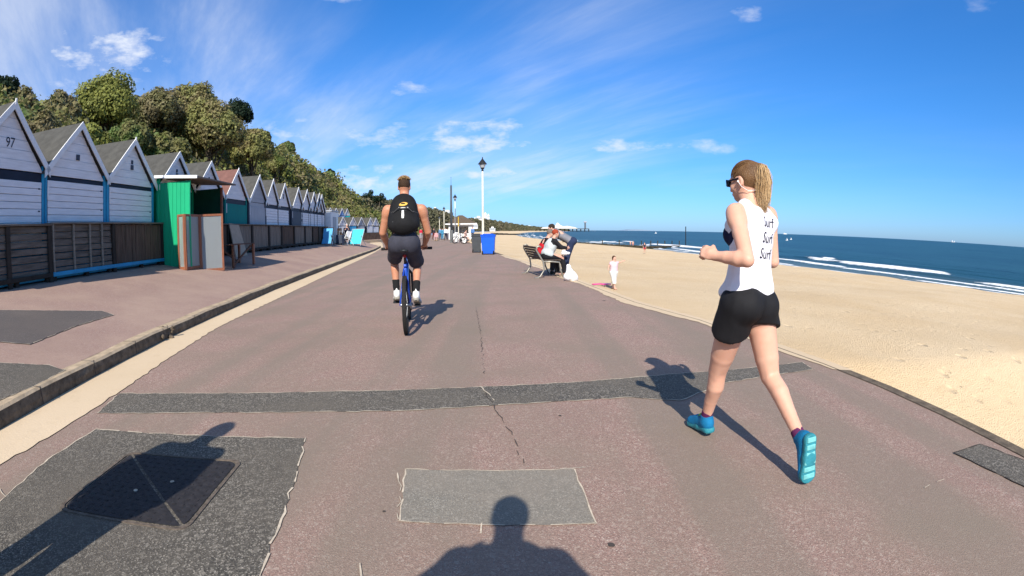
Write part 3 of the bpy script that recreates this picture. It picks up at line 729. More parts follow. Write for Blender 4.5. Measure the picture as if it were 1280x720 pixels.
TR=[('pine_tree','near black pine at the left edge of the clifftop',-2,118,24,0,M_dark,30,.8,3),
('pine_tree','dark conifer crown far right of the round clifftop trees, before the bare slope',293,146,20,0,M_dark,33,.8,4),
('holm_oak','brown rounded crown just above the roof of hut 97',28,146,25,0,M_brown,24,1.0,5),
('holm_oak','small round brownish crown left of the big yellow green tree',76,144,24,0,M_brown,25,.95,6),
('holm_oak','big domed yellow green tree, tallest left of the row',133,137,37,0,M_lime,25,.98,7),
('holm_oak','loose brown green tree in the middle of the clifftop clump',195,150,31,0,M_brown,25,1.15,8),
('holm_oak','olive crown rising at the top of the clump beside the dark conifer',238,138,33,0,M_olive,26,.9,9),
('holm_oak','large pale olive crown lower on the slope above the teal hut',262,168,38,0,M_olive,21,1.05,10),
('holm_oak','mid sized grey olive bush tree right of the large pale crown',316,190,27,0,M_olive,20,.95,11),
('holm_oak','shadowed green tree between the yellow green dome and the loose tree',163,178,26,0,M_scrub,19,.9,12),
('holm_oak','low green crown showing over the roof of the second hut',110,185,26,0,M_lime,17,.8,13),
('holm_oak','low dark green growth filling the gap under the loose brown tree',212,190,24,0,M_scrub,17,.8,14),
('holm_oak','brown shrubby tree low at the left behind hut 97',50,172,26,0,M_brown,18,.8,15),
('hawthorn','small rounded tree on the crest right of the dark conifer',328,171,9,0,M_scrub,33,.7,16),
('hawthorn','olive crest bush below the small rounded tree',357,189,12,0,M_scrub,32,.7,17),
('hawthorn','tiny pine topping the crest halfway down the skyline',412,219,6,0,M_dark,31,1.1,18),
('hawthorn','green crest bush beside the tiny pine',385,213,9,0,M_scrub,31,.7,19),
('hawthorn','broad bushy crown on the slope above the dark hut',345,208,14,0,M_scrub,21,.7,21),
]
for i,(n_,lb,px,py,rad,_,mat,pp,fl,sd_) in enumerate(TR):
    tree(n_,lb,px,py,rad,0,mat,pp,flat=fl,seed=sd_,n=int(7000+380*rad),cls=int(20+rad*1.0),leaf=.105)
for i,(px,py,h_) in enumerate([(461,245,13),(474,248.5,11)]):
    c=at(px,py,338); zb=at(px,253,338).z-3; o=thing('pine_tree',['dark pine standing alone on the near headland skyline, left of a smaller one','smaller dark pine on the near headland skyline, nearer the cyclist'][i],'tree',(c.x,c.y,zb),0,'lone pines on the near headland'); r=np.random.RandomState(i); n=900
    d=r.normal(size=(n,3)); d/=np.linalg.norm(d,axis=1)[:,None]; L6=r.randint(0,6,n); off=r.normal(size=(6,3))*np.array([2.0,2.0,1.2]); C=off[L6]+d*1.7+np.array([0,0,c.z-zb]); V,F=leaf_cards(C,d,.42,i); raw('crown',V,F,M_dark,o)
    mb=MB(); mb.tube([(0,0,-1),(.2,0,(c.z-zb)*.6),(0,0,c.z-zb)],[.4,.3,.12],7); mb.build('trunk',M_bark,o)
# ---- far coast: headlands curving round the bay ----
def far_hill(name,pts,Ydist,zb,mat,thick,leafm,seed,dens,size,label=None):
    """ridge through photo directions at forward distances Ydist"""
    tops=[]
    for (px,py),Yd in zip(pts,Ydist): tops.append(at(px,py,Yd))
    xs=[];n=60; T=[]
    for i in range(len(tops)-1):
        for k in range(10): T.append(tops[i].lerp(tops[i+1],k/10))
    T.append(tops[-1]); A=[];r=random.Random(seed)
    for i,q in enumerate(T):
        w=.06*(q.z-zb)*math.sin(i*1.9+seed)+.05*(q.z-zb)*r.uniform(-1,1); dirn=Vector((q.x,q.y,0)).normalized(); row=[]
        for f,hz in ((-1.0,0),(-.75,.3),(-.5,.62),(-.25,.88),(0,1),(.6,1.0),(2.5,.9)):
            row.append(Vector((q.x,q.y,0))+dirn*thick*f+Vector((0,0,zb+(q.z-zb+w)*hz)))
        A.append(row)
    X=np.array([[v.x for v in r_] for r_ in A]);Y=np.array([[v.y for v in r_] for r_ in A]);Z=np.array([[v.z for v in r_] for r_ in A])
    struct(grid_mesh(name,X,Y,Z,mat))
    rr=np.random.RandomState(seed); C=[];Nn=[]
    for _ in range(dens):
        i=rr.randint(0,len(A)-1); j=rr.randint(0,4); f=rr.rand(); g_=rr.rand()
        a=A[i][j].lerp(A[i+1][j],f); b=A[i][j+1].lerp(A[i+1][j+1],f); c=a.lerp(b,g_); k=16; R=size*rr.uniform(.5,1.4)
        d=rr.normal(size=(k,3)); d[:,2]=abs(d[:,2]); d/=np.linalg.norm(d,axis=1)[:,None]; C.append(np.array(c)+d*R*np.array([1.3,1.3,.8])); Nn.append(d)
    C=np.concatenate(C);Nn=np.concatenate(Nn);V,F=leaf_cards(C,Nn,size*.5,seed,.8,.5)
    o=raw(name+'_woods',V,F,leafm); tag(o,label,'woodland',kind='stuff')
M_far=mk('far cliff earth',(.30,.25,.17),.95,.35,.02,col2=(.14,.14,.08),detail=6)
M_farw=foliage_mat('far woods',[(.10,.11,.055),(.16,.15,.085),(.22,.19,.12)],.02,.2)  # distance haze worked into the paler tan and olive tones
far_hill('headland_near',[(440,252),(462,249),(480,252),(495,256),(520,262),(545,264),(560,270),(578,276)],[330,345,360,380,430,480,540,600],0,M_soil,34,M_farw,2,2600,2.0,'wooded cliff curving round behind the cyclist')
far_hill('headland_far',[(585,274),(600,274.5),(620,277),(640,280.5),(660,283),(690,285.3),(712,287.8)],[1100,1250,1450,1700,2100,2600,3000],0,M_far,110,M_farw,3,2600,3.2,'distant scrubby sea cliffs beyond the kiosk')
# =================== BEACH HUTS ===================
M_white=mk('weathered white paint',(.72,.725,.74),.6,.10,4,stretch=(.6,1,6),bump=.15,bscale=40)
M_trim=mk('bright white trim',(.74,.74,.73),.55,.06,6)
M_felt=mk('grey roofing felt',(.075,.073,.066),.95,.25,5,bump=.5,bscale=70)
M_redfelt=mk('red brown roofing felt',(.17,.085,.07),.95,.2,5,bump=.5,bscale=70)
M_blue=mk('bright blue paint',(.02,.27,.46),.5,.15,3)
M_navy=mk('navy gap shade',(.012,.018,.035),.6,.2,5)
M_green=mk('emerald green paint',(.008,.36,.16),.5,.10,2.5,stretch=(1,1,.3))
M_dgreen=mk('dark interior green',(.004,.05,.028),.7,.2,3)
M_teal=mk('teal paint',(.0,.19,.17),.8,.1,3)
M_greyw=mk('pale grey board',(.36,.38,.41),.65,.15,5,stretch=(6,1,.5))
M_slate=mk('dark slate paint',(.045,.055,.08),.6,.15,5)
M_lblue=mk('light blue paint',(.05,.36,.62),.5,.1,3)
M_aqua=mk('turquoise paint',(.01,.62,.60),.5,.1,3)
M_pblue=mk('powder blue paint',(.20,.33,.60),.5,.1,3)
M_wood=mk('grey weathered planks',(.15,.125,.10),.95,.45,3,stretch=(1,1,9),bump=.8,bscale=40,detail=6)
M_woodv=mk('brown upright planks',(.11,.072,.05),.95,.45,3,stretch=(9,1,.8),bump=.8,bscale=30,detail=6)
M_woodg=mk('silvered upright planks',(.20,.165,.13),.95,.4,3,stretch=(9,1,.8),bump=.8,bscale=30,detail=6)
M_batten=mk('pale timber batten',(.22,.19,.15),.9,.3,6,stretch=(1,1,4))
M_drk=mk('dark timber',(.035,.028,.022),.9,.3,6,bump=.5)
def boards(mb,x0,x1,y0,y1,z0,z1,n,vert=False,gap=.006,bev=.006,jit=.0,seed=1):
    rr=random.Random(seed)
    for i in range(n):
        o=rr.uniform(-jit,jit)
        if vert:
            w=(x1-x0)/n; mb.box(x0+i*w+gap/2,x0+(i+1)*w-gap/2,y0+o,y1+o,z0+rr.uniform(0,jit),z1-rr.uniform(0,jit),None,bev)
        else:
            w=(z1-z0)/n; mb.box(x0,x1,y0+o,y1+o,z0+i*w+gap/2,z0+(i+1)*w-gap/2,None,bev)
HUTROT=R_(98)
def text_mesh(body,size,thick=0.0,res=3):
    cu=bpy.data.curves.new('tmp','FONT'); cu.body=body; cu.size=size; cu.extrude=thick; cu.align_x='CENTER'; cu.align_y='CENTER'; cu.resolution_u=res
    ob=bpy.data.objects.new('tmp',cu); COL.objects.link(ob); dg=bpy.context.evaluated_depsgraph_get(); dg.update()
    me=bpy.data.meshes.new_from_object(ob.evaluated_get(dg)); V=[tuple(v.co) for v in me.vertices]; F=[tuple(p.vertices) for p in me.polygons]
    bpy.data.objects.remove(ob); return V,F
def hut(label,t,w=.96,eave=2.64,peak=3.53,base=.75,depth=2.25,felt=None,side=None,front=None,shut='h',band=None,gable=None,top=1.0,ztop=1.71,number=None,plaque=True,group='beach huts in the promenade row',loc=None,rz=None,seed=0,open_=False,details=True):
    root=thing('beach_hut',label,'beach hut',loc or tp(t,FP,0),HUTROT if rz is None else rz,group)
    felt=felt or M_felt; side=side or M_blue; front=front or M_white; gable=gable or M_white; band=band or M_navy
    # walls: two sides, back, and floor
    mb=MB(); mb.box(-w,-w+.04,.03,depth,base,eave); mb.box(w-.04,w,.03,depth,base,eave); mb.box(-w+.04,w-.04,depth-.04,depth,base,eave)
    mb.box(-w+.04,w-.04,.05,depth-.04,base,base+.05); mb.add([(-w,depth,eave),(w,depth,eave),(0,depth,peak-.06)],[(0,1,2)])
    if not open_: mb.box(-w+.04,w-.04,.055,.08,base+.05,ztop)
    mb.build('wall',side,root)
    for s in (-1,1): mb=MB(); mb.box(s*w-.045 ,s*w+.045,-.03,.03,base,eave+.02,None,.006); mb.build('corner_post',side,root)
    # roof: two slopes with thickness
    mb=MB(); ox=w+.10; sl=(peak-eave)/w; th=.045
    for s in (-1,1):
        a=(s*ox,eave-.10*sl); b=(0,peak)
        q=[(a[0],-.09,a[1]),(b[0],-.09,b[1]),(b[0],depth+.10,b[1]),(a[0],depth+.10,a[1])]
        vs=q+[(x,y,z+th) for x,y,z in q]; fs=[(0,1,2,3),(7,6,5,4),(0,4,5,1),(1,5,6,2),(2,6,7,3),(3,7,4,0)]
        mb.add(vs,fs if s<0 else [f[::-1] for f in fs])
    roof=mb.build('roof',felt,root)
    for y in (-.115,depth+.102):
        for s in (-1,1):
            mb=MB(); mb.add([(s*ox,y,eave-.10*sl-.075),(0.0,y,peak-.085),(0.0,y,peak+th+.015),(s*ox,y,eave-.10*sl+th+.015)]+[(s*ox,y+.022,eave-.10*sl-.075),(0.0,y+.022,peak-.085),(0.0,y+.022,peak+th+.015),(s*ox,y+.022,eave-.10*sl+th+.015)],[(0,1,2,3),(7,6,5,4),(0,4,5,1),(2,6,7,3),(3,7,4,0),(1,5,6,2)])
            mb.build('bargeboard',M_trim,roof)
    if details and seed%2==0:
        mb=MB(); mb.box(-.02,.02,-.125,-.10,peak-.02,peak+.09,None,.004); mb.build('finial',M_trim,roof)
    # gable boards
    mb=MB(); n=6; z0=eave-.10; z1=peak-.05
    for i in range(n):
        za=z0+(z1-z0)*i/n+.003; zb=z0+(z1-z0)*(i+1)/n-.003; xa=max(.01,(z1-za)/(z1-z0)*(w*.98)); xb=max(.004,(z1-zb)/(z1-z0)*(w*.98))
        mb.add([(-xa,-.012,za),(xa,-.012,za),(xb,-.020+.0,zb),(-xb,-.020,zb),(-xa,.02,za),(xa,.02,za),(xb,.02,zb),(-xb,.02,zb)],[(0,1,2,3),(7,6,5,4),(0,4,5,1),(2,6,7,3),(1,5,6,2),(3,7,4,0)])
    g=mb.build('gable',gable,root)
    if number:
        V,F=text_mesh(number,.23); M=Matrix(((1,0,0,.03),(0,0,-1,-.024),(0,1,0,z0+.42),(0,0,0,1)))
        mb=MB(); mb.add(V,[f for f in F],M); mb.build('house_number',mk('navy lettering',(.01,.012,.03),.5),g)
    elif plaque:
        mb=MB(); mb.box(-.055,.055,-.036,-.018,z0+.34,z0+.45,None,.004)
        mb.build('plaque',M_slate,g)
        if seed%3: mb=MB(); mb.box(-.04,.04,-.034,-.018,z0+.47,z0+.56,None,.01); mb.build('ornament',M_slate,g)
    if open_: return root
    # band, shutter and trim
    bt=eave-.115; bb=eave-(.26 if number or seed>4 else .185)
    mb=MB(); mb.box(-w+.05,w-.05,-.004,.035,bb,bt); mb.build('gap_band',band,root)  # navy tone stands in for the shaded gap under the gable
    mb=MB(); 
    if shut=='h': boards(mb,-w+.07,w-.06,-.028,.01,ztop-.35,bb-.004,9,False,.007,.005,.001,seed)
    elif shut=='v': boards(mb,-w+.07,w-.06,-.028,.01,ztop-.35,bb-.004,11,True,.008,.005,.001,seed)
    else: mb.box(-w+.07,w-.06,-.028,.01,ztop-.35,bb-.004,None,.005)
    dr=mb.build('shutter',front,root)
    if details:
        mb=MB(); mb.box(-w+.045,-w+.085,-.045,-.03,bb-.32,bb-.012,None,.004); mb.build('shutter_trim',M_trim,dr)
        for z in (bb-.12,bb-.5,): mb=MB(); mb.box(w-.16,w-.10,-.036,-.028,z-.012,z+.012,None,.003); mb.build('hinge',M_slate,dr)
    mb=MB(); mb.box(-w-.01,w+.01,-.10,.04,base-.02,base+.06,None,.01); mb.build('sill_beam',side,root)
    return root
def fence_panel(label,t,w,kind,mat,post,rail=None,ztop=1.71,zb=.80,seed=0,y=-.16):
    root=thing('plank_fence',label,'fence',tp(t,FP,0),HUTROT,'plank fences under the beach hut fronts')
    rr=random.Random(seed); mb=MB()
    if kind=='h':
        n=7; hgt=(ztop-zb-.05)/n
        for i in range(n):
            o=rr.uniform(-.012,.012); mb.box(-w,w,y+o,y+.03+o,zb+i*hgt+rr.uniform(.004,.016),zb+(i+1)*hgt-rr.uniform(.002,.01),None,.006)
    else:
        n=int(w*2/.135); ww=2*w/n
        for i in range(n):
            o=rr.uniform(-.008,.008); mb.box(-w+i*ww+.004,-w+(i+1)*ww-.004,y+o,y+.025+o,zb-rr.uniform(0,.03),ztop-.05-rr.uniform(0,.02),None,.005)
    mb.build('plank_panel',mat,root)
    xs={'h':[-w*.95,-w*.33,w*.2,w*.62] if post is M_batten else [-w*.1,w*.97],'v':[-w*.98,w*.98]}[kind]
    for x in xs:
        thick=.022 if post is M_batten else .05
        mb=MB(); mb.box(x-thick,x+thick,y-.05,y-.003-.01,zb-.12 if post is not M_batten else zb-.02,ztop-.03,None,.006); mb.build('post',post,root)
    mb=MB(); mb.box(-w-.02,w+.02,y-.07,y+.16,ztop-.045,ztop-.01,None,.006); mb.build('top_rail',M_wood if not rail else M_batten if False else M_wood,root)
    mb=MB(); mb.box(-w-.01,w+.01,y-.06,y-.014,zb-.03,zb+.045,None,.008); mb.build('base_rail',rail or M_drk,root)
    for x in (-w*.92,w*.1,w*.92):
        mb=MB(); mb.box(x-.05,x+.05,y-.01,y+.10,FZ-.12,zb-.031,None,.01); mb.build('foot_block',M_drk,root)
    return root
def t_of(px,py,p=FP):
    d=ray(px,py); az=math.atan2(d.x,d.y); D=p/math.sin(R_(-8)-az); c=Vector((d.x,d.y,0)).normalized()*D; return to_tp(c.x,c.y)[0]
PK=[t_of(*q) for q in [(15.5,125.5),(99,156),(165.5,175.7),(221,192.5),(261,203.7),(295,212.5),(321.7,219),(339,229),(353.7,233),(371,236),(381.7,241.7),(390.5,243),(397,247),(400.5,249)]]
print('peaks',[round(x,2) for x in PK])
HS=[dict(label='white beach hut numbered 97 on its gable, at the left edge',number='97',felt=M_felt,side=M_blue,eave=2.66,peak=3.60),
dict(label='white slatted beach hut with blue posts next to hut 97, single small plaque',side=M_blue,peak=3.56,seed=3),
dict(label='white slatted beach hut with blue posts just before the green open hut',side=M_blue,seed=4),
dict(label='emerald green beach hut with open front, green side screen and awning',side=M_green,open_=True,seed=5,eave=2.66),
dict(label='pale beach hut half hidden behind the green awning, white gable with plaque',side=M_slate,front=M_greyw,seed=7),
dict(label='teal fronted beach hut with red brown roof',side=M_teal,front=M_teal,shut='p',felt=M_redfelt,plaque=False,seed=8,band=M_navy),
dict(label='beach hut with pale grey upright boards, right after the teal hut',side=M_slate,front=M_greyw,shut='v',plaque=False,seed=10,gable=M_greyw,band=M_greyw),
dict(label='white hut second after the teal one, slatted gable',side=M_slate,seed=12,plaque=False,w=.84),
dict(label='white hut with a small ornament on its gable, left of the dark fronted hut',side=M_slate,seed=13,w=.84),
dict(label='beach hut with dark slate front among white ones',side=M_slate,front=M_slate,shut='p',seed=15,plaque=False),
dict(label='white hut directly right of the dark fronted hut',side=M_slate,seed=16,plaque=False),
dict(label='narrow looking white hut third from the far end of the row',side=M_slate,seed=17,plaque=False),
dict(label='white hut showing only its bargeboard, second from the far end of the row',side=M_slate,seed=18,plaque=False),
dict(label='last white hut of the near row, beside the white cabin',side=M_slate,seed=19,plaque=False)]
huts=[]
for i,(t,h) in enumerate(zip(PK,HS)):
    kw=dict(h); kw.setdefault('seed',i); huts.append(hut(kw.pop('label'),t,**kw))
    PK[i]=t
fs=[('dark horizontal plank fence in front of hut 97',0,'h',M_wood,M_drk,None),('horizontal plank fence with four pale battens and blue base rail',1,'h',M_wood,M_batten,M_blue),('dark brown upright plank fence with blue base rail beside the green hut',2,'v',M_woodv,M_drk,M_blue),
('dark fence panel hidden partly behind the glazed screen',4,'v',M_woodv,M_drk,None),('silvered plank fence under the teal hut, behind the leaning board',5,'v',M_woodg,M_drk,None),('silvered plank fence under the grey upright boarded hut',6,'v',M_woodg,M_drk,None),
('silvered plank fence under the second white hut after the teal one',7,'v',M_woodg,M_drk,None),('dark upright plank fence left of the dark fronted hut',8,'v',M_woodv,M_drk,None),('silvered fence below the dark slate hut',9,'v',M_woodg,M_drk,None),
('silvered fence right of the slate hut fence',10,'v',M_woodg,M_drk,None),('dark plank fence third from the far end',11,'v',M_woodv,M_drk,None),('dark plank fence second from the far end',12,'v',M_woodv,M_drk,None),('dark plank fence at the far end of the near row',13,'v',M_woodv,M_drk,None)]
for lb,i,k,m,p,r in fs:
    a=PK[i]; lo=(PK[i-1]+a)/2 if i else a-1.05; hi=(a+PK[i+1])/2 if i<len(PK)-1 else a+1.02
    if i==2: hi=t_of(196,300)
    if i==4: lo=PK[4]-.6
    fence_panel(lb,(lo+hi)/2,(hi-lo)/2-.012,k,m,p,r,seed=i,ztop=1.71+(.0 if i else -.02))
# green hut: screens and awning come forward over the pavement
gh=huts[3]; L0=PK[3]
def on_hut(px,py,t):   # lateral reach p at row position t for a photo column
    d=ray(px,py); az=math.atan2(d.x,d.y); return t*math.tan(R_(-8)-az)
tA=t_of(196,300)-L0+.02; reach=FP-on_hut(236,280,L0+tA)
zg=.60
mb=MB(); n=8
for i in range(n):
    y1=-.02-(reach)*i/n; y0=-.02-(reach)*(i+1)/n; mb.box(tA-.02,tA+.02,y0+.002,y1-.002,zg+.02,2.66,None,.004)
mb.build('side_screen',M_green,gh)
mb=MB(); mb.box(tA-.05,tA+.03,-.10,-.02,zg+.1,2.78,None,.008); mb.build('screen_post',M_green,gh)
mb=MB(); mb.box(tA-.03,tA+.03,-reach-.05,-reach-.002,zg,2.66,None,.006); mb.build('screen_post',M_green,gh)
tB=1.02
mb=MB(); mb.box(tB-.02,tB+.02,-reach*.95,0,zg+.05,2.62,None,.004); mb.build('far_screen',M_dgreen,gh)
mb=MB(); mb.box(tB-.04,tB+.035,-reach*.95-.06,-reach*.95-.002,zg,2.64,None,.006); mb.build('screen_post',mk('red brown timber',(.20,.07,.04),.7,.2,8,stretch=(6,6,1)),gh)
mb=MB(); mb.add([(tA-.12,0,2.80),(tB+.32,0,2.80),(tB+.32,-reach-.30,2.70),(tA-.12,-reach-.30,2.70),(tA-.12,0,2.84),(tB+.32,0,2.84),(tB+.32,-reach-.30,2.74),(tA-.12,-reach-.30,2.74)],[(0,1,2,3),(7,6,5,4),(0,4,5,1),(1,5,6,2),(2,6,7,3),(3,7,4,0)])
aw=mb.build('awning',mk('grey brown awning board',(.15,.12,.10),.8,.2,5),gh)
mb=MB(); mb.bar((tA-.135,.0,2.815),(tA-.135,-reach-.31,2.715),.03,.075,bev=.004); mb.build('fascia',M_trim,aw)
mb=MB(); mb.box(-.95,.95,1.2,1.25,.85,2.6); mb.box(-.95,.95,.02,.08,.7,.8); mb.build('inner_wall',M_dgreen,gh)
# ---- folding glazed screen on the pavement ----
M_rw=mk('red brown varnished wood',(.25,.095,.05),.5,.25,6,stretch=(8,8,1)); 
def glassy(name,col,rough,trans=.55):
    m=bpy.data.materials.new(name); m.use_nodes=True; p=m.node_tree.nodes['Principled BSDF']; p.inputs['Base Color'].default_value=(*col,1); p.inputs['Roughness'].default_value=rough; p.inputs['Transmission Weight'].default_value=trans; p.inputs['IOR'].default_value=1.45; return m
M_frost=glassy('salt misted acrylic',(.62,.66,.66),.38,.72)
sb=[hit(224,335.5),hit(233,338),hit(251,335.5),hit(281,338.5)]
zt=[]
for (px,py),b in zip(((224,268.5),(232,267),(251,268),(281,267)),sb):
    d=ray(px,py); zt.append(CAM_H+d.z/math.hypot(d.x,d.y)*math.hypot(b.x,b.y))
c0=sb[1]; scr=thing('folding_screen','red brown framed folding glazed screen standing before the green hut','screen',(c0.x,c0.y,c0.z))
ztop=sum(zt)/4; print('screen',sb,zt)
for i in range(3):
    a,b=sb[i]-c0,sb[i+1]-c0; d=(b-a); d.z=0; L=d.length; d.normalize(); n=Vector((-d.y,d.x,0))
    za=min(a.z,b.z)+.012; H=ztop-c0.z-za
    M=Matrix(((d.x,n.x,0,a.x),(d.y,n.y,0,a.y),(0,0,1,za),(0,0,0,1)))
    mb=MB(); w=.055
    mb.box(.004,w,-.02,.02,0,H,M,.004); mb.box(L-w,L-.004,-.02,.02,0,H,M,.004); mb.box(w,L-w,-.019,.019,0,w*1.3,M,.004); mb.box(w,L-w,-.019,.019,H-w,H,M,.004)
    f=mb.build('panel_frame',M_rw,scr); mb=MB(); mb.box(w,L-w,-.004,.004,w*1.3,H-w,M); mb.build('pane',M_frost,f)
# ---- slatted bench and leaning board right of the screen ----
g=hit(297,332); M_old=mk('dark oiled timber',(.10,.045,.025),.7,.35,6,stretch=(1,8,8))
g.z-=.0
bt=thing('wooden_table','dark wooden folding table with red brown end leg beside the glazed screen','table',(g.x,g.y,g.z-.02),HUTROT)
mb=MB()
for i in range(5): mb.box(-.95,.75,-.28+i*.115,-.28+i*.115+.10,.60,.625,None,.004)
mb.build('table_top',M_old,bt)
for x,m in ((.70,M_rw),(-.85,M_old)):
    for y in (-.24,.22):
        mb=MB(); mb.box(x-.045,x+.045,y-.03,y+.03,.0+(.0),.60,None,.005); mb.build('leg',m,bt)
mb=MB(); mb.bar((-.8,-.2,.05),(.6,-.2,.55),.03,.05); mb.build('cross_brace',M_old,bt)
mb=MB(); mb.bar((-.8,.2,.55),(.6,.2,.08),.03,.05); mb.build('cross_brace',M_old,bt)
tb=t_of(296,300,6.75); mb=MB(); 
bz=pave_z(tb,6.6)
mb.add([(-.55,-.50,bz),(.48,-.50,bz),(.42,-.22,1.68),(-.40,-.22,1.72),(-.55,-.47,bz),(.48,-.47,bz),(.42,-.19,1.68),(-.40,-.19,1.72)],[(0,1,2,3),(7,6,5,4),(0,4,5,1),(1,5,6,2),(2,6,7,3),(3,7,4,0)])
o=mb.build('plywood_board',mk('pale plywood',(.42,.31,.22),.8,.12,5)); o.location=tp(tb,FP,0); o.rotation_euler=(0,0,HUTROT); tag(o,'pale plywood board leaning on the fence behind the wooden table','board')
# ---- white cabin at the end of the near row ----
tc=PK[-1]+1.3
pc=on_hut(414,280,tc); print('cabin',tc,pc)
cb=thing('white_cabin','flat roofed white cabin closing the near row of huts','cabin',tp(tc,FP,0),HUTROT)
yc=-(FP-pc)
mb=MB(); mb.box(0,2.2,yc,.9,.45,2.62,None,.02); mb.build('wall',M_trim,cb)
mb=MB(); mb.box(-.05,2.25,yc-.05,.95,2.622,2.70,None,.01); mb.build('roof',M_greyw,cb)
mb=MB(); mb.box(.5,1.5,yc-.025,yc-.002,.55,2.3); mb.build('door',M_greyw,cb)
# ---- far huts: two tiers turned across the view ----
FH=[('white hut with broad gable at the near end of the lower far tier',M_white,M_trim),('white beach hut with a dark ornament on its gable in the lower far tier',M_trim,M_trim),('bright blue fronted hut in the lower far tier',M_lblue,M_trim),('pale grey hut right of the blue one in the lower far tier',M_greyw,M_greyw),('white hut near the right end of the lower far tier',M_white,M_white),('rightmost hut of the lower far tier',M_white,M_white)]
base0=tp(61,13); dr=Vector((math.sin(R_(12)),math.cos(R_(12)),0)); rzf=math.atan2(dr.y,dr.x)
px_t=[417.5,428.3,441,451.4,462.8,469.5]
for i,(lb,f,gb) in enumerate(FH):
    d=ray(px_t[i],289); az=math.atan2(d.x,d.y); s=Vector((math.sin(az),math.cos(az)))
    # intersect view direction with the tier line
    det=s.x*(-dr.y)-s.y*(-dr.x); k=(base0.x*(-dr.y)-base0.y*(-dr.x))/det; pt=Vector((s.x*k,s.y*k,0)); dd=(pt-base0)
    hut(lb,0,loc=(pt.x,pt.y,-.3),rz=rzf,front=f,gable=gb,side=M_slate,group='beach huts of the lower far tier',details=False,plaque=(i==1),shut='p',seed=i,base=.6,w=.95,ztop=1.6,eave=2.65,peak=3.62)
FU=[('pale hut at the left of the upper far tier, mostly felt roof',M_greyw),('powder blue hut second in the upper far tier',M_pblue),('pale blue and white hut in the middle of the upper far tier',M_greyw),('light blue hut next to the turquoise one in the upper far tier',M_pblue),('turquoise hut at the right end of the upper far tier',M_aqua)]
b1=base0+Vector((-dr.y,dr.x,0))*5.5; px_u=[405,412.8,420,427.4,433.9]
for i,(lb,f) in enumerate(FU):
    d=ray(px_u[i],289); az=math.atan2(d.x,d.y); s=Vector((math.sin(az),math.cos(az))); det=s.x*(-dr.y)-s.y*(-dr.x); k=(b1.x*(-dr.y)-b1.y*(-dr.x))/det; pt=Vector((s.x*k,s.y*k,0))
    hut(lb,0,loc=(pt.x,pt.y,1.45),rz=rzf-.1,front=f,gable=M_pblue if f is not M_aqua else M_trim,side=M_pblue if i<4 else M_aqua,group='beach huts of the upper far tier',details=False,plaque=False,shut='p',seed=i,base=.5,w=.62,ztop=1.4,eave=2.55,peak=3.45)
# dark retaining wall under the upper tier, and fence under the lower tier
nb=Vector((-dr.y,dr.x,0))
def wallrun(name,label,cat,a,b,th,z0,z1,mat,kind=None):
    mb=MB(); d=(b-a).normalized(); n=Vector((-d.y,d.x,0)); vs=[a,b,b+n*th,a+n*th]; mb.prism([(v.x,v.y) for v in vs],z0,z1); o=mb.build(name,mat); tag(o,label,cat); return o
wallrun('retaining_wall','dark planted retaining wall between the two far hut tiers','wall',b1-dr*9-nb*.6,b1+dr*8-nb*.6,4,0,2.0,M_soil)
wallrun('plank_fence','dark low fence in front of the lower far hut tier','fence',base0-dr*1.5-nb*.25,base0+dr*15-nb*.25,.08,.3,1.3,M_woodv)
# road edge in front of the far tier
mb=MB(); a=base0-dr*6-nb*2.2; b=base0+dr*16-nb*2.2; fp=MB(); v=[a,b,b+nb*9,a+nb*9]; fp.prism([(q.x,q.y) for q in v],-.1,.33); struct(fp.build('far_pavement',M_pave)); mb.bar(a-nb*.2+Vector((0,0,.16)),b-nb*.2+Vector((0,0,.16)),.36,.35); struct(mb.build('far_kerb',M_conc))
# =================== STREET FURNITURE, KIOSK, COAST ===================
M_post=mk('cream post paint',(.66,.62,.50),.5,.08,3); M_black=mk('black metal',(.02,.022,.025),.45,.2,6); M_dgrey=mk('dark grey plastic',(.055,.06,.065),.55,.1,4); M_bbin=mk('bright blue plastic',(.01,.10,.62),.45,.06,4)
M_glass=glassy('lantern glass',(.8,.82,.8),.15,.5); M_rub=mk('black rubber',(.015,.015,.016),.8,.2,20)
M_steel=mk('grey green pole paint',(.07,.085,.095),.5,.1,4); M_yel=mk('yellow pole paint',(.50,.33,.04),.5,.1,4)
def lamp_post(label,px,ybase,Y,hgt,s=1.0,group='cream lamp posts along the promenade'):
    g=at(px,ybase,Y); t=thing('lamp_post',label,'lamp post',(g.x,g.y,0),0,group)
    mb=MB(); mb.lathe([(.10*s,-.1),(.10*s,.5),(.075*s,.56),(.055*s,.75),(.045*s,2.5),(.036*s,hgt-.75)],14); mb.build('post',M_post,t,True)
    mb=MB(); z=hgt-.75; mb.lathe([(.05,z),(.07,z+.05),(.05,z+.10),(.11,z+.17),(.12,z+.20)],12); mb.build('lantern_base',M_black,t)
    mb=MB(); mb.lathe([(.11,z+.20),(.17,z+.33),(.175,z+.40)],12); mb.build('lantern_glass',M_glass,t)
    mb=MB(); mb.lathe([(.26,z+.40),(.24,z+.43),(.13,z+.58),(.05,z+.68),(.03,z+.73),(.035,z+.76),(.005,z+.82)],14); mb.build('lantern_roof',M_black,t)
lamp_post('tall cream lamp post standing beside the blue bin',604,316,28.4,5.3,1.3)
lamp_post('second cream lamp post, just left of the kiosk roof',569.3,300,57,5.35,1.3)
lamp_post('small distant lamp post above the crowd left of the kiosk',555.3,296,84,5.3,1.5)
lamp_post('faintest lamp post far along the promenade behind the cyclist',549.5,294,118,4.8,1.6)
g=gnd(564.5,303.5); t=thing('mast','tall dark grey mast rising from a thick square base left of the kiosk','mast',(g.x,g.y,0))
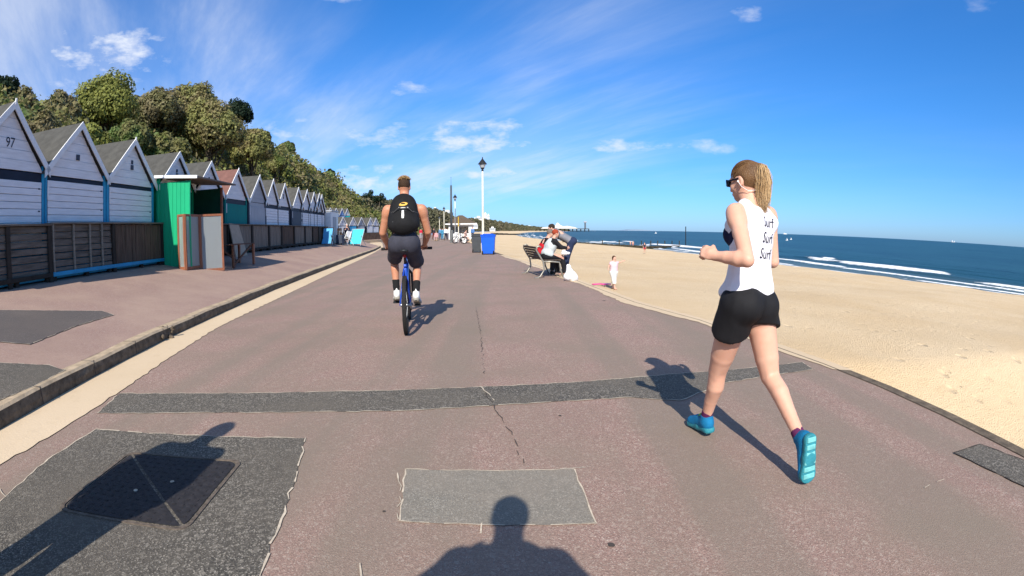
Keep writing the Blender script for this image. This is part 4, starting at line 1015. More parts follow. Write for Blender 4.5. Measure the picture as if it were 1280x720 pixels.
mb=MB(); mb.box(-.17,.17,-.17,.17,-.05,1.35,None,.02); mb.build('base_box',mk('grey cabinet paint',(.12,.125,.125),.6,.1,4),t)
mb=MB(); mb.tube([(0,0,1.35),(0,0,6.1)],[.13,.10],12); mb.build('pole',M_steel,t,True)
mb=MB(); mb.tube([(0,0,6.1),(0,0,6.9)],[.025,.012],6); mb.lathe([(.01,6.9),(.06,6.93),(.01,6.96)],8); mb.build('aerial',M_steel,t)
g=gnd(573.3,299.5); t=thing('flag_pole','slim yellow topped pole in front of the kiosk','pole',(g.x,g.y,0))
mb=MB(); mb.tube([(0,0,-.05),(0,0,1.9)],.07,8); mb.build('lower_pole',M_post,t); mb=MB(); mb.tube([(0,0,1.9),(0,0,3.3)],.075,8); mb.build('upper_pole',M_yel,t)
def wheelie(label,px,py,w,d,h,mat,lidc,rz):
    g=gnd(px,py); t=thing('wheelie_bin',label,'bin',(g.x,g.y,0),rz,'bins at the promenade edge')
    mb=MB(); a,b=.86,.0
    vs=[(-w/2*a,-d/2*a,.06),(w/2*a,-d/2*a,.06),(w/2*a,d/2*a,.06),(-w/2*a,d/2*a,.06),(-w/2,-d/2,h),(w/2,-d/2,h),(w/2,d/2,h),(-w/2,d/2,h)]
    mb.add(vs,[(3,2,1,0),(0,1,5,4),(1,2,6,5),(2,3,7,6),(3,0,4,7)]); mb.box(-w/2-.025,w/2+.025,-d/2-.025,d/2+.025,h-.07,h,None,.012); mb.build('body',mat,t)
    mb=MB(); mb.box(-w/2-.035,w/2+.035,-d/2-.04,d/2+.05,h+.002,h+.045,None,.015); mb.box(-w/2*.8,w/2*.8,-d/2*.7,d/2*.6,h+.044,h+.085,None,.03); mb.build('lid',lidc,t)
    mb=MB(); mb.tube([(-w/2*.8,d/2+.09,h-.02),(w/2*.8,d/2+.09,h-.02)],.016,8); mb.build('handle',mat,t)
    for s in (-1,1): mb=MB(); mb.torus((s*w*.40,-d*.36-.05,.10),.075,.03,'x',16,8); mb.build('wheel',M_rub,t,True)
wheelie('dark grey wheelie bin left of the blue one',596,315.6,.56,.62,.98,M_dgrey,M_dgrey,.06)
wheelie('bright blue wheelie bin at the foot of the tall lamp post',610.6,318,.70,.66,.98,M_bbin,M_bbin,-.03)
# ---- kiosk ----
g=gnd(576.5,299); kx,ky=g.x,g.y
k=thing('kiosk','small white kiosk with brown hipped roof and open serving hatch','kiosk',(kx,ky,0),R_(6))
w=1.85; M_brn=mk('brown roof tile',(.10,.075,.055),.9,.2,6)
mb=MB()
mb.box(-w,-w+.55,-1.5,1.5,0,2.3); mb.box(w-.75,w,-1.5,1.5,0,2.3); mb.box(-w+.55,w-.75,-1.5,-1.4,0,.95); mb.box(-w+.55,w-.75,-1.5,-1.4,1.95,2.3); mb.box(-w+.55,w-.75,1.4,1.5,0,2.3); mb.box(-w+.55,w-.75,-1.4,1.4,2.2,2.29); mb.build('wall',M_trim,k)
mb=MB(); r0=[(-w-.35,-1.9,2.3),(w+.45,-1.9,2.3),(w+.45,1.9,2.3),(-w-.35,1.9,2.3),(-.35,0,3.62),(.25,0,3.62)]; mb.add(r0,[(0,1,5,4),(2,3,4,5),(1,2,5),(3,0,4),(3,2,1,0)]); mb.build('roof',M_brn,k)
mb=MB(); mb.box(-w+.5,w-.7,-1.62,-1.3,.95,1.0,None,.01); mb.build('counter',M_drk,k)
mb=MB(); mb.box(-w-.5,w+.5,-2.0,-1.92,2.18,2.36,None,.01); mb.build('fascia',M_trim,k)
mb=MB(); mb.box(-.9,-.2,1.0,1.3,.9,1.9); mb.build('fridge',M_greyw,k); 
# low white windbreak beside kiosk
g=gnd(568.3,304); t=thing('white_board','small white notice board on legs at the foot of the mast','sign',(g.x+.2,g.y,0))
mb=MB(); mb.box(-.2,.2,-.02,.02,.15,1.1,None,.01); mb.build('panel',M_trim,t)
for s in (-1,1): mb=MB(); mb.box(s*.17-.015,s*.17+.015,-.03,-.021,0,1.12); mb.build('leg',M_greyw,t)
# ---- towers and pier on the horizon ----
def block(name,label,cat,x0,x1,ytop,ybot,Y,mat,roof=None):
    a=at(x0,ybot,Y);b=at(x1,ytop,Y); w=(b.x-a.x); hz=b.z; t=thing(name,label,cat,((a.x+b.x)/2,Y,0)); zb=min(a.z,b.z)-3
    mb=MB(); mb.box(-w/2,w/2,0,w*1.1,zb,hz); mb.build('wall',mat,t)
    n=max(2,int((hz-a.z)/6))
    for i in range(n): z=a.z+(hz-a.z)*(i+.5)/n; mb=MB(); mb.box(-w/2*.85,w/2*.85,-.35,-.05,z-.8,z+.8); mb.build('window_band',M_slatefar,t)
    mb=MB(); mb.box(-w*.2,w*.2,w*.3,w*.8,hz,hz+3); mb.build('roof_room',mat,t)
M_slatefar=mk('far window grey',(.30,.33,.36),.4,.1,1)
M_towr=mk('white tower render',(.72,.70,.66),.7,.05,.05)
block('tower_block','white tower block on the far cliff right of the lamp post, the taller one','tower block',605.0,608.2,266.8,275,1350,M_towr)
block('tower_block','narrower white tower block just right of the tall one','tower block',609.0,611.8,268.6,276,1370,M_towr)
block('hotel','long low white building on the cliff left of the towers','building',593,603,271.5,274,1200,M_towr)
for i,(x0,x1,yt,yb,Y,l) in enumerate([(540,547,262.5,265,500,'white clifftop villa just right of the cyclist'),(552.5,565,265.2,268,640,'pale clifftop building above the distant lamp post'),(591,597,280.5,284,900,'small white beach building behind the kiosk'),(612,619,285,287.4,1100,'low pale beach building under the towers'),(654,667,282.6,285.5,2500,'faint pale buildings at the end of the headland')]):
    block('far_building',l,'building',x0,x1,yt,yb,Y,M_towr)
Yp=1500; a=at(670,288,Yp); b=at(736,289,Yp); t=thing('pier','long dark pier with white pavilion roofs on the horizon','pier',((a.x+b.x)/2,Yp,0)); L=(b.x-a.x)/2
mb=MB(); mb.box(-L,L,-8,8,4.5,6.5); mb.build('deck',M_drk,t)
for i in range(14): x=-L+i*2*L/13; mb=MB(); mb.box(x-1.2,x+1.2,-1.5,1.5,-6,4.5); mb.build('pile',M_drk,t)
def px_x(px): return at(px,288,Yp).x-(a.x+b.x)/2
mb=MB(); x0,x1=px_x(676),px_x(722)
prof=[(x0,6.5),(x0+6,10),(px_x(686),11.5),(px_x(690),13),(px_x(694),15),(px_x(695.5),21),(px_x(697),24),(px_x(698.5),20.5),(px_x(700.5),16),(px_x(704),13),(px_x(709),14.2),(px_x(714),12),(px_x(718),10.5),(x1,6.5)]
M_=Matrix(((1,0,0,0),(0,0,1,-7),(0,1,0,0),(0,0,0,1))); mb.prism(prof,0,14,M_); mb.build('pavilion',M_towr,t)
mb=MB(); xt=px_x(731.5); mb.box(xt-2.2,xt+2.2,-2.2,2.2,6.5,24); mb.build('tower',mk('pier tower lattice',(.10,.12,.15),.7,.1,1),t)
mb=MB(); mb.box(xt-4.5,xt+4.5,-3,3,24,28,None,.5); mb.build('tower_cabin',M_greyw,t)
far=[(773,288.9),(782,288),(790,286.8),(799,286.6),(808,287.3),(818,288.2),(828,289.4)]
pt=[at(x,y,16000) for x,y in far]; V=[];F=[]
for q in pt: V+=[(q.x,q.y,-20),(q.x,q.y,max(q.z,-10)),(q.x,q.y+900,max(q.z,-10)),(q.x,q.y+900,-20)]
for i in range(len(pt)-1): F+=[(4*i,4*i+4,4*i+5,4*i+1),(4*i+1,4*i+5,4*i+6,4*i+2)]
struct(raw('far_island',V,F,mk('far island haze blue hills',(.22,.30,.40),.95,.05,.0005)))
# ---- ships ----
def ship(label,px,py,Y,L,col,seed=0):
    d=at(px,py,Y); t=thing('ship',label,'ship',(d.x,Y,SEA)); H=L*.10
    mb=MB(); mb.prism([(-L/2,0),(-L*.46,-L*.07),(L*.42,-L*.07),(L/2,0),(L*.42,L*.07),(-L*.46,L*.07)],-.5,H); mb.build('hull',col,t)
    mb=MB(); mb.box(-L*.42,-L*.22,-L*.05,L*.05,H,H*2.9,None,.1); mb.build('bridge_house',M_trim,t)
    if seed: mb=MB(); mb.box(L*.22,L*.36,-L*.05,L*.05,H,H*2.4,None,.1); mb.build('bow_house',M_trim,t)
    else: mb=MB(); mb.box(-L*.2,L*.3,-L*.05,L*.05,H,H*1.9,None,.1); mb.build('deck_house',M_trim,t)
ship('white ship on the horizon just right of the runner',981.5,293,6500,62,M_trim)
ship('long dark ship with two white houses on the right horizon',1191.5,301.5,6000,100,M_greyw,1)
for i,(x,y) in enumerate([(988.6,299.5),(983.5,300.5),(819.5,291.8)]):
    g=gnd(x,y,SEA); t=thing('small_boat',['tiny white sail on the water right of the runner','tiny white boat close beside the tiny sail','tiny white boat right of the pier'][i],'boat',(g.x,g.y,SEA)); s=.7 if i<2 else 1.3
    mb=MB(); mb.prism([(-s,0),(-s*.8,-s*.3),(s*.6,-s*.3),(s*1.2,0),(s*.6,s*.3),(-s*.8,s*.3)],-.1,s*.35); mb.build('hull',M_trim,t)
    mb=MB(); mb.add([(0,0,s*.35),(s*.9,.02,s*.45),(0,0,s*1.8),(0,.06,s*.35),(s*.9,.08,s*.45),(0,.06,s*1.8)],[(0,1,2),(5,4,3),(0,3,4,1),(1,4,5,2),(2,5,3,0)]); mb.build('sail',M_trim,t)
# ---- groynes ----
M_weed=mk('weedy groyne timber',(.025,.024,.014),.8,.5,.8,col2=(.06,.05,.032),bump=.8,bscale=5)
def groyne(label,px,posts,tall=None,seed=1,w=.5,zt=.75):
    pts=[gnd(x,y,z) for x,y,z in px]; c=pts[0]; t=thing('groyne',label,'groyne',(c.x,c.y,c.z),0,'timber groynes across the beach'); rr=random.Random(seed); mb=MB()
    n=40
    for i in range(n):
        f=i/(n-1)*(len(pts)-1); k=min(int(f),len(pts)-2); q=pts[k].lerp(pts[k+1],f-k)-c; s=w*rr.uniform(.7,1.3); hz=zt*rr.uniform(.75,1.1)
        nx=(pts[k+1]-pts[k]); L=nx.length/ (n/(len(pts)-1))*.62; d=nx.normalized(); d.z=0; M=Matrix.Translation(q)@Matrix.Rotation(math.atan2(d.y,d.x),4,'Z'); mb.box(-L,L,-s,s,-1.2,hz,M,.1)
    mb.build('timber_wall',M_weed,t)
    for i,(x,y) in enumerate(posts):
        g=gnd(x,y,SEA)-c; hgt=1.9 if (tall and i==len(posts)-1) else .0; mb=MB(); top=SEA-c.z+(4.3 if hgt else 1.1); mb.tube([(g.x,g.y,SEA-c.z-2),(g.x,g.y,top)],.11 if hgt else .11,8); mb.build('marker_post' if hgt else 'post',M_weed if not hgt else M_black,t)
groyne('long dark weed covered groyne running into the sea beyond the toddler',[(706,303.5,-1.25),(740,305.5,-1.5),(775,307.8,-1.7),(812,309.6,-1.8),(845,308.8,-2.0)],[(753,306.5),(774,306.5),(802,307),(813.5,307),(822,307),(831,307),(840,307),(849,307),(857,307.5)],True,1,.8,.30)
groyne('smaller far groyne crossing the beach right of the bins',[(617,292.6,-.6),(628,292.9,-1.1),(640,293.2,-1.6),(652,293,-2)],[],None,3,1.6,.6)
# ---- seats by the far end of the pavement ----
M_canvas=mk('sky blue canvas',(.10,.36,.62),.8,.08,5); M_tcan=mk('turquoise canvas',(.06,.50,.58),.8,.08,5); M_wplast=mk('white plastic',(.78,.78,.76),.45,.04,4)
def deck_chair(label,px,py,mat,w,h,rz,fr=M_drk):
    g=hit(px,py); t=thing('deck_chair',label,'deck chair',(g.x,g.y,g.z),rz,'deck chairs outside the far huts')
    for s in (-1,1):
        mb=MB(); mb.bar((s*w/2,-.30,0),(s*w/2,.35,h),.035,.045,bev=.005); mb.build('back_rail',fr,t)   # leans away
        mb=MB(); mb.bar((s*(w/2-.04),.55,0),(s*(w/2-.04),-.12,h*.62),.035,.045,bev=.005); mb.build('strut',fr,t)
    mb=MB(); n=9; P=[]
    for i in range(n+1):
        f=i/n; y=-.30+.65*f; z=h*f; sag=-.10*math.sin(f*math.pi); P.append((y-sag*.8,max(.12,z+sag*.4)))
    vs=[(-w/2+.03,y,z) for y,z in P]+[(w/2-.03,y,z) for y,z in P]+[(-w/2+.03,y+.012,z-.004) for y,z in P]+[(w/2-.03,y+.012,z-.004) for y,z in P]; m=n+1
    fs=[(i,m+i,m+i+1,i+1) for i in range(n)]+[(2*m+i,2*m+i+1,3*m+i+1,3*m+i) for i in range(n)]
    mb.add(vs,fs); mb.build('canvas',mat,t,True)
    mb=MB(); mb.bar((-w/2,.35,h),(w/2,.35,h),.035,.04); mb.build('top_rail',fr,t)
    return t
deck_chair('sky blue canvas chair seen from behind, beside the white cabin',409,307,M_canvas,.62,1.0,R_(5))
deck_chair('large turquoise canvas chair right of the white folding chair',445.5,307,M_tcan,.95,1.12,R_(-12),M_greyw)
g=hit(434.5,306.5); t=thing('folding_chair','white folding chair between the dark box and the turquoise chair','chair',(g.x,g.y,g.z),R_(-25))
for s in (-1,1):
    mb=MB(); mb.bar((s*.22,-.28,0),(s*.2,.18,.88),.035,.03,bev=.004); mb.build('back_leg',M_wplast,t)
    mb=MB(); mb.bar((s*.24,.32,0),(s*.2,-.12,.50),.035,.03,bev=.004); mb.build('leg',M_wplast,t)
mb=MB(); mb.box(-.22,.22,-.2,.24,.44,.47,None,.01); mb.build('seat',M_wplast,t)
mb=MB(); mb.bar((0,.12,.52),(0,.2,.9),.42,.025,up=(1,0,0),bev=.006); mb.build('backrest',M_wplast,t)
g=hit(425.5,306); t=thing('trolley_box','dark covered trolley box between the deck chair and the white folding chair','trolley',(g.x,g.y,g.z),R_(-8))
mb=MB(); mb.box(-.22,.22,-.2,.2,.06,.62,None,.03); mb.build('body',M_slate,t); mb=MB(); mb.tube([(-.18,.22,.1),(-.18,.24,.85),(.18,.24,.85),(.18,.22,.1)],.014,6); mb.build('handle',M_greyw,t)
for s in (-1,1): mb=MB(); mb.torus((s*.2,-.22,.06),.045,.018,'x',12,6); mb.build('wheel',M_rub,t)
g=hit(419,304.5); o=thing('wooden_crate','small orange brown wooden crate standing behind the blue chair','crate',(g.x-.1,g.y+1.0,g.z)); mb=MB()
for z in (.5,.62,.74,.86): mb.box(-.17,.17,-.12,.12,z,z+.1,None,.006)
mb.build('slats',mk('orange pine',(.40,.17,.06),.7,.15,5),o)
for sx in (-1,1):
    for sy in (-1,1): mb=MB(); mb.box(sx*.15-.02,sx*.15+.02,sy*.14-.02,sy*.14+.02,0,.97); mb.build('leg',M_old,o)
# ---- pink beach toy ----
g=hit(749.5,357.5); t=thing('toy_spade','pink plastic spade lying on the sand left of the toddler','toy',(g.x,g.y,g.z+.015),R_(20))
M_pink=mk('hot pink plastic',(.75,.03,.28),.4,.05,5)
mb=MB(); mb.tube([(-.16,0,.03),(.05,0,.03)],.014,8); mb.tube([(-.16,-.05,.03),(-.16,.05,.03)],.013,8); mb.build('handle',M_pink,t); mb=MB(); mb.prism([(.05,-.05),(.10,-.09),(.25,-.08),(.30,0),(.25,.08),(.10,.09),(.05,.05)],.012,.03); mb.build('blade',M_pink,t)
# ---- metal and slat bench ----
M_bronze=mk('weathered aluminium',(.33,.31,.26),.45,.15,10,metal=.6); M_slat=mk('dark brown bench slats',(.075,.055,.045),.7,.3,6,stretch=(1,8,8))
def bench():
    # length axis from the far end frame to the near end frame on the ground
    A=gnd(668,341.5); B=gnd(685,347.5); cx=(A+B)/2
    BD=(B-A).normalized(); ang=math.atan2(BD.y,BD.x); L=1.55
    t=thing('promenade_bench','bench with curled metal ends and dark slats, facing the sea','bench',(cx.x,cx.y,0),ang)
    # local x along length, local y = back to front (towards the sea)
    for i,x in enumerate((-L/2,L/2)):
        mb=MB(); 
        mb.tube([(x,-.30,.0),(x,-.20,.05),(x,-.10,.22),(x,-.13,.42),(x,-.24,.60),(x,-.31,.72),(x,-.30,.80),(x,-.23,.82),(x,-.18,.78)],.022,8)
        mb.build('end_frame',M_bronze,t,True)
        mb=MB(); mb.tube([(x,.42,0),(x,.33,.20),(x,.30,.40),(x,.10,.42),(x,-.12,.42)],.022,8); mb.build('leg',M_bronze,t,True)
        mb=MB(); mb.box(x-.05,x+.05,-.36,-.25,0,.02,None,.004); mb.build('foot',M_bronze,t)
    mb=MB()
    for k in range(5): mb.box(-L/2+.03,L/2-.03,-.08+k*.09,-.08+k*.09+.075,.44,.465,None,.006)
    mb.build('seat',M_slat,t)
    mb=MB()
    for k in range(5):
        y=-.14-.038*k; z=.47+k*.070; M=Matrix.Translation((0,y,z))@Matrix.Rotation(R_(28),4,'X'); mb.box(-L/2+.03,L/2-.03,-.012,.012,0,.06,M,.005)
    mb.build('backrest',M_slat,t)
    return cx,BD,L,ang
BENCH=bench(); print('bench',BENCH)
# =================== BODIES: implicit surfaces meshed as one skin ===================
def V3(v): return np.array([float(v[0]),float(v[1]),float(v[2])])
def unit(v): v=V3(v); return v/(np.linalg.norm(v)+1e-12)
class Body:
    def __init__(s): s.p=[]; s.cuts=[]
    def cone(s,a,b,ra,rb,k=.02,op='u',flat=(0,0),sq=None,clip=None):
        s.p.append(('c',V3(a),V3(b),float(ra),float(rb),k,op,flat,sq,clip)); return s
    def ell(s,c,r,R=None,k=.03,op='u',clip=None):
        s.p.append(('e',V3(c),V3(r),np.eye(3) if R is None else np.array(R,dtype=float),None,k,op,None,None,clip)); return s
    def chain(s,pts,rs,k=.015,**kw):
        kk=dict(kw); kk.pop('k2',None)
        for i in range(len(pts)-1): s.cone(pts[i],pts[i+1],rs[i],rs[i+1],k if i==0 else kw.get('k2',k),**kk)
        return s
    def cut(s,pt,n,k=.004): s.cuts.append((V3(pt),unit(n),k)); return s
    def mesh(s,vox=.008,smooth=2,wr=0,wrf=12,seed=1):
        lo=np.full(3,1e9);hi=-lo
        bb=[]
        for q in s.p:
            if q[0]=='c':
                r=max(q[3],q[4])*(q[8][1] if q[8] and q[8][1]>1 else 1); l=np.minimum(q[1],q[2])-r; h=np.maximum(q[1],q[2])+r
            else: r=q[2].max(); l=q[1]-r; h=q[1]+r
            bb.append((l,h))
            if q[6]=='u': lo=np.minimum(lo,l); hi=np.maximum(hi,h)
        lo-=3*vox; hi+=3*vox; n=np.ceil((hi-lo)/vox).astype(int)+1
        D=np.full(n,1.0,dtype=np.float32)
        ax=[lo[i]+vox*np.arange(n[i]) for i in range(3)]
        for q,(l,h) in zip(s.p,bb):
            k=q[5]; m=k+2.5*vox
            i0=np.maximum(0,np.floor((l-m-lo)/vox).astype(int)); i1=np.minimum(n,np.ceil((h+m-lo)/vox).astype(int)+1)
            if (i1<=i0).any(): continue
            sl_=tuple(slice(a,b) for a,b in zip(i0,i1))
            P=np.stack(np.meshgrid(*[ax[i][sl_[i]] for i in range(3)],indexing='ij'),-1)
            if q[0]=='c':
                a,b,ra,rb=q[1:5]
                if q[8]: # squash along an axis
                    w,f=unit(q[8][0]),q[8][1]; T=np.eye(3)+np.outer(w,w)*(1/f-1); P2=(P-a)@T.T; ab=T@(b-a)
                else: P2=P-a; ab=b-a
                L2=ab@ab+1e-12; t=np.clip((P2@ab)/L2,0,1); d=np.linalg.norm(P2-t[...,None]*ab,axis=-1)-(ra+(rb-ra)*t)
                if q[7][0]: d=np.maximum(d,-((P-a)@unit(b-a)))
                if q[7][1]: d=np.maximum(d,((P-b)@unit(b-a)))
            else:
                c,r,Rm=q[1],q[2],q[3]; X=(P-c)@Rm; k0=np.linalg.norm(X/r,axis=-1); k1=np.linalg.norm(X/(r*r),axis=-1)+1e-9; d=k0*(k0-1)/k1
            if q[9]:
                for pt,nn in q[9]: d=np.maximum(d,(P-V3(pt))@unit(nn))
            A=D[sl_]
            if q[6]=='u': hh=np.maximum(k-np.abs(A-d),0)/max(k,1e-6); D[sl_]=np.minimum(A,d)-hh*hh*k*.25
            else: d=-d; hh=np.maximum(k-np.abs(A-d),0)/max(k,1e-6); D[sl_]=np.maximum(A,d)+hh*hh*k*.25
        if s.cuts:
            P=np.stack(np.meshgrid(*ax,indexing='ij'),-1)
            for pt,nn,k in s.cuts: D=np.maximum(D,(P-pt)@nn)
        D[0]=D[-1]=1;D[:,0]=D[:,-1]=1;D[:,:,0]=D[:,:,-1]=1
        # naive surface nets
        I=D<0; nx,ny,nz=(np.array(D.shape)-1)
        cnt=np.zeros((nx,ny,nz),np.float32); pos=np.zeros((nx,ny,nz,3),np.float32)
        cs=[(i,j,k) for i in (0,1) for j in (0,1) for k in (0,1)]
        g=lambda A,c:A[c[0]:c[0]+nx,c[1]:c[1]+ny,c[2]:c[2]+nz]
        for a in cs:
            for d in range(3):
                if a[d]: continue
                b=list(a); b[d]=1
                A=g(D,a);B=g(D,b); x=(A<0)!=(B<0); t=np.where(x,A/(A-B+1e-12),0)
                cnt+=x
                for e in range(3): pos[...,e]+=np.where(x,a[e]+(t if e==d else 0),0)
        act=cnt>0; idx=-np.ones(act.shape,np.int64); idx[act]=np.arange(act.sum())
        Vt=pos[act]/cnt[act][:,None]; base=np.argwhere(act); V=lo+vox*(base+Vt)
        F=[]
        for d in range(3):
            e,f=[(1,2),(2,0),(0,1)][d]
            sh=list(D.shape); s0=[slice(1,m-1) for m in sh]; s0[d]=slice(0,sh[d]-1); s1=list(s0); s1[d]=slice(1,sh[d])
            a=I[tuple(s0)];b=I[tuple(s1)]; w=np.argwhere(a!=b); o=np.array([1,1,1]); o[d]=0; w=w+o
            fl=a[a!=b]
            def id_(de,df):
                q=w.copy(); q[:,e]-=de; q[:,f]-=df; return idx[q[:,0],q[:,1],q[:,2]]
            Q=np.stack([id_(1,1),id_(0,1),id_(0,0),id_(1,0)],1); Q=np.where(fl[:,None],Q,Q[:,::-1]); F.append(Q)
        F=np.concatenate(F); F=F[(F>=0).all(1)]
        # smoothing
        E_=np.concatenate([F[:,[0,1]],F[:,[1,2]],F[:,[2,3]],F[:,[3,0]]]); E_=np.concatenate([E_,E_[:,::-1]]); N_=len(V)
        deg=np.bincount(E_[:,0],minlength=N_)+1e-9
        for it in range(smooth):
            lam=.5 if it%2==0 else -.35
            S_=np.stack([np.bincount(E_[:,0],weights=V[E_[:,1],i],minlength=N_) for i in range(3)],1)/deg[:,None]
            V=V+(S_-V)*lam
        if wr:
            A,B,C=V[F[:,0]],V[F[:,1]],V[F[:,3]]; fn=np.cross(B-A,C-A); vn=np.zeros_like(V)
            for k in range(4): np.add.at(vn,F[:,k],fn)
            vn/=np.linalg.norm(vn,axis=1)[:,None]+1e-12
            q=fbm(V*np.array([1,1,.45]),seed,3,wrf/6.283*1.0); V=V+vn*(wr*q)[:,None]
        return V,F
    def build(s,name,mat,parent=None,vox=.008,smooth=4,origin=(0,0,0),**kw):
        V,F=s.mesh(vox,smooth,**kw); o=raw(name,V-V3(origin),F,mat,parent,True); return o
def frame(up,fwd):
    U_=unit(up); f=V3(fwd); f=f-U_*(f@U_); f=unit(f); r=np.cross(f,U_); return np.stack([r,f,U_],1)   # columns: right, forward, up
def rotv(v,axis,a):
    k=unit(axis); v=V3(v); return v*math.cos(a)+np.cross(k,v)*math.sin(a)+k*(k@v)*(1-math.cos(a))
def hand(B,wr,fdir,palm,side,curl=1.2,s=1.0,vox_thin=.0,fine=True):
    """wr wrist, fdir wrist->knuckles, palm = direction the palm faces, side=+1 thumb on cross(fdir,palm) side"""
    f=unit(fdir); p=V3(palm); p=unit(p-f*(p@f)); w=np.cross(f,p)*side  # towards thumb
    pl=.085*s; c=V3(wr)+f*pl*.55
    B.ell(c,(.040*s,.016*s,.052*s),np.stack([w,p,f],1),k=.012)
    B.cone(wr,V3(wr)+f*pl*.4,.022*s,.026*s,k=.014)
    for i,(o,L,r) in enumerate(((.030,.072,.0092),(.010,.080,.0095),(-.011,.074,.009),(-.030,.058,.0080))):
        b=V3(wr)+f*pl*(.98-.05*abs(i-1))+w*o*s; d=f; pts=[b-f*.02*s,b]; rs=[r*s,r*s]
        c_=curl*(.92+.1*i)
        for seg,(fr,cr) in enumerate(((.45,.85),(.30,1.0),(.25,.7))):
            d=rotv(d,np.cross(f,p),c_*cr*.62 if seg==0 else c_*cr*.75); b=b+d*L*fr*s; pts.append(b); rs.append(r*s*(.95-.08*seg))
        B.chain(pts,rs,k=.004)
    b=V3(wr)+f*pl*.28+w*.026*s; d=unit(f*.75+w*.65+p*.35*min(1,curl)); pts=[b]; 
    b2=b+d*.036*s; d2=unit(d+p*.45*curl-w*.5*curl+f*.2); b3=b2+d2*.030*s; d3=unit(d2-w*.35*curl); b4=b3+d3*.024*s
    B.chain([b,b2,b3,b4],[.014*s,.0115*s,.0105*s,.009*s],k=.006)
def person_body(J,s=1.0,female=False,heavy=1.0,hand_curl=(1.1,1.1),palm=None,face=True,legs=True,feet=True,fingers=True,armf=1.0,legf=1.0,glute=1.0):
    """J: joints dict (numpy/tuples) pelvis, chest, neck, head(centre of skull), fwd, face, shL/R, elL/R, wrL/R, haL/R(knuckle dir point), hipL/R, knL/R, anL/R, toeL/R"""
    B=Body(); J={k:V3(v) for k,v in J.items()}; up=unit(J['neck']-J['pelvis']); M=frame(up,J['fwd']); r,f,u=M[:,0],M[:,1],M[:,2]
    h=heavy
    pel=J['pelvis']; nk=J['neck']; tl=np.linalg.norm(nk-pel); mid=pel+(nk-pel)*.35
    if female:
        B.ell(pel+u*.01*s,(.162*s*h,.118*s*h,.125*s),M,k=.04); B.ell(pel+u*.15*s,(.122*s*h,.09*s*h,.13*s),M,k=.06)
        B.ell(pel+(nk-pel)*.66+f*.005,(.138*s*h,.098*s*h,.175*s),M,k=.05)
        for q in (-1,1): B.ell(pel+(nk-pel)*.66+f*.085*s+r*q*.062*s+u*.01,(.055*s,.045*s,.058*s),M,k=.03); B.ell(pel-f*.055*s+r*q*.07*s-u*.035*s,(.088*s,.085*s,.098*s),M,k=.035)
    else:
        B.ell(pel+u*.01*s,(.158*s*h,.118*s*h,.13*s),M,k=.04); B.ell(pel+u*.16*s,(.142*s*h,.105*s*h,.14*s),M,k=.06)
        B.ell(pel+(nk-pel)*.68+f*.0,(.168*s*h,.118*s*h,.185*s),M,k=.05)
        for q in (-1,1): B.ell(pel+(nk-pel)*.78+f*.065*s+r*q*.075*s,(.075*s,.045*s,.065*s),M,k=.04); B.ell(pel+(nk-pel)*.74-f*.055*s+r*q*.08*s,(.075*s,.05*s,.11*s),M,k=.04); B.ell(pel-f*.055*s+r*q*.068*s-u*.035*s,(.085*s,.08*s,.095*s),M,k=.035)
    # shoulders and neck
    for q in 'LR':
        sh=J['sh'+q]; B.cone(nk-u*.035*s+(sh-nk)*.15,sh+u*.005*s,.045*s,.042*s,k=.05); B.cone(nk+u*.02*s,nk+(sh-nk)*.55-u*.0,.032*s,.03*s,k=.05)
    hd=J['head']; hb=hd-u*.02*s; nr=(.047 if female else .058)*s
    FM=frame(unit(hd-nk)*.4+np.array([0,0,.6]),J['face']); fr,ff,fu=FM[:,0],FM[:,1],FM[:,2]
    B.cone(nk-u*.03*s,hd-fu*.055*s-ff*.012*s,nr*1.15,nr,k=.03)
    B.ell(hd+fu*.012*s-ff*.008*s,(.074*s,.094*s,.092*s),FM,k=.02); B.ell(hd-fu*.045*s+ff*.028*s,(.056*s,.062*s,.070*s),FM,k=.03)
    B.ell(hd-fu*.092*s+ff*.060*s,(.026*s,.022*s,.020*s),FM,k=.025)  # chin
    if face:
        B.cone(hd-fu*.004*s+ff*.080*s,hd-fu*.040*s+ff*.104*s,.0085*s,.0125*s,k=.012)   # nose
        for q in (-1,1):
            B.ell(hd+fr*q*.016*s-fu*.042*s+ff*.093*s,(.009*s,.010*s,.008*s),FM,k=.006)
            B.ell(hd+fr*q*.030*s+fu*.014*s+ff*.074*s,(.024*s,.014*s,.008*s),FM,k=.014)   # brow
            B.ell(hd+fr*q*.031*s-fu*.006*s+ff*.083*s,(.016*s,.014*s,.012*s),FM,k=.010,op='s') # socket
            B.ell(hd+fr*q*.031*s-fu*.006*s+ff*.072*s,(.0125*s,.0125*s,.0125*s),FM,k=.003)
            B.ell(hd+fr*q*.038*s-fu*.034*s+ff*.062*s,(.022*s,.020*s,.020*s),FM,k=.02)
            c=hd+fr*q*.076*s-fu*.014*s-ff*.012*s; B.ell(c,(.009*s,.018*s,.031*s),FM,k=.008); B.ell(c+fr*q*.008*s+ff*.003*s,(.005*s,.009*s,.016*s),FM,k=.005,op='s')
        B.ell(hd-fu*.066*s+ff*.090*s,(.022*s,.010*s,.006*s),FM,k=.006); B.ell(hd-fu*.075*s+ff*.088*s,(.018*s,.010*s,.006*s),FM,k=.006)
        B.ell(hd-fu*.0705*s+ff*.101*s,(.020*s,.006*s,.0018*s),FM,k=.003,op='s')
    am=(.88 if female else 1.12)*s*(.6+.4*h)*armf
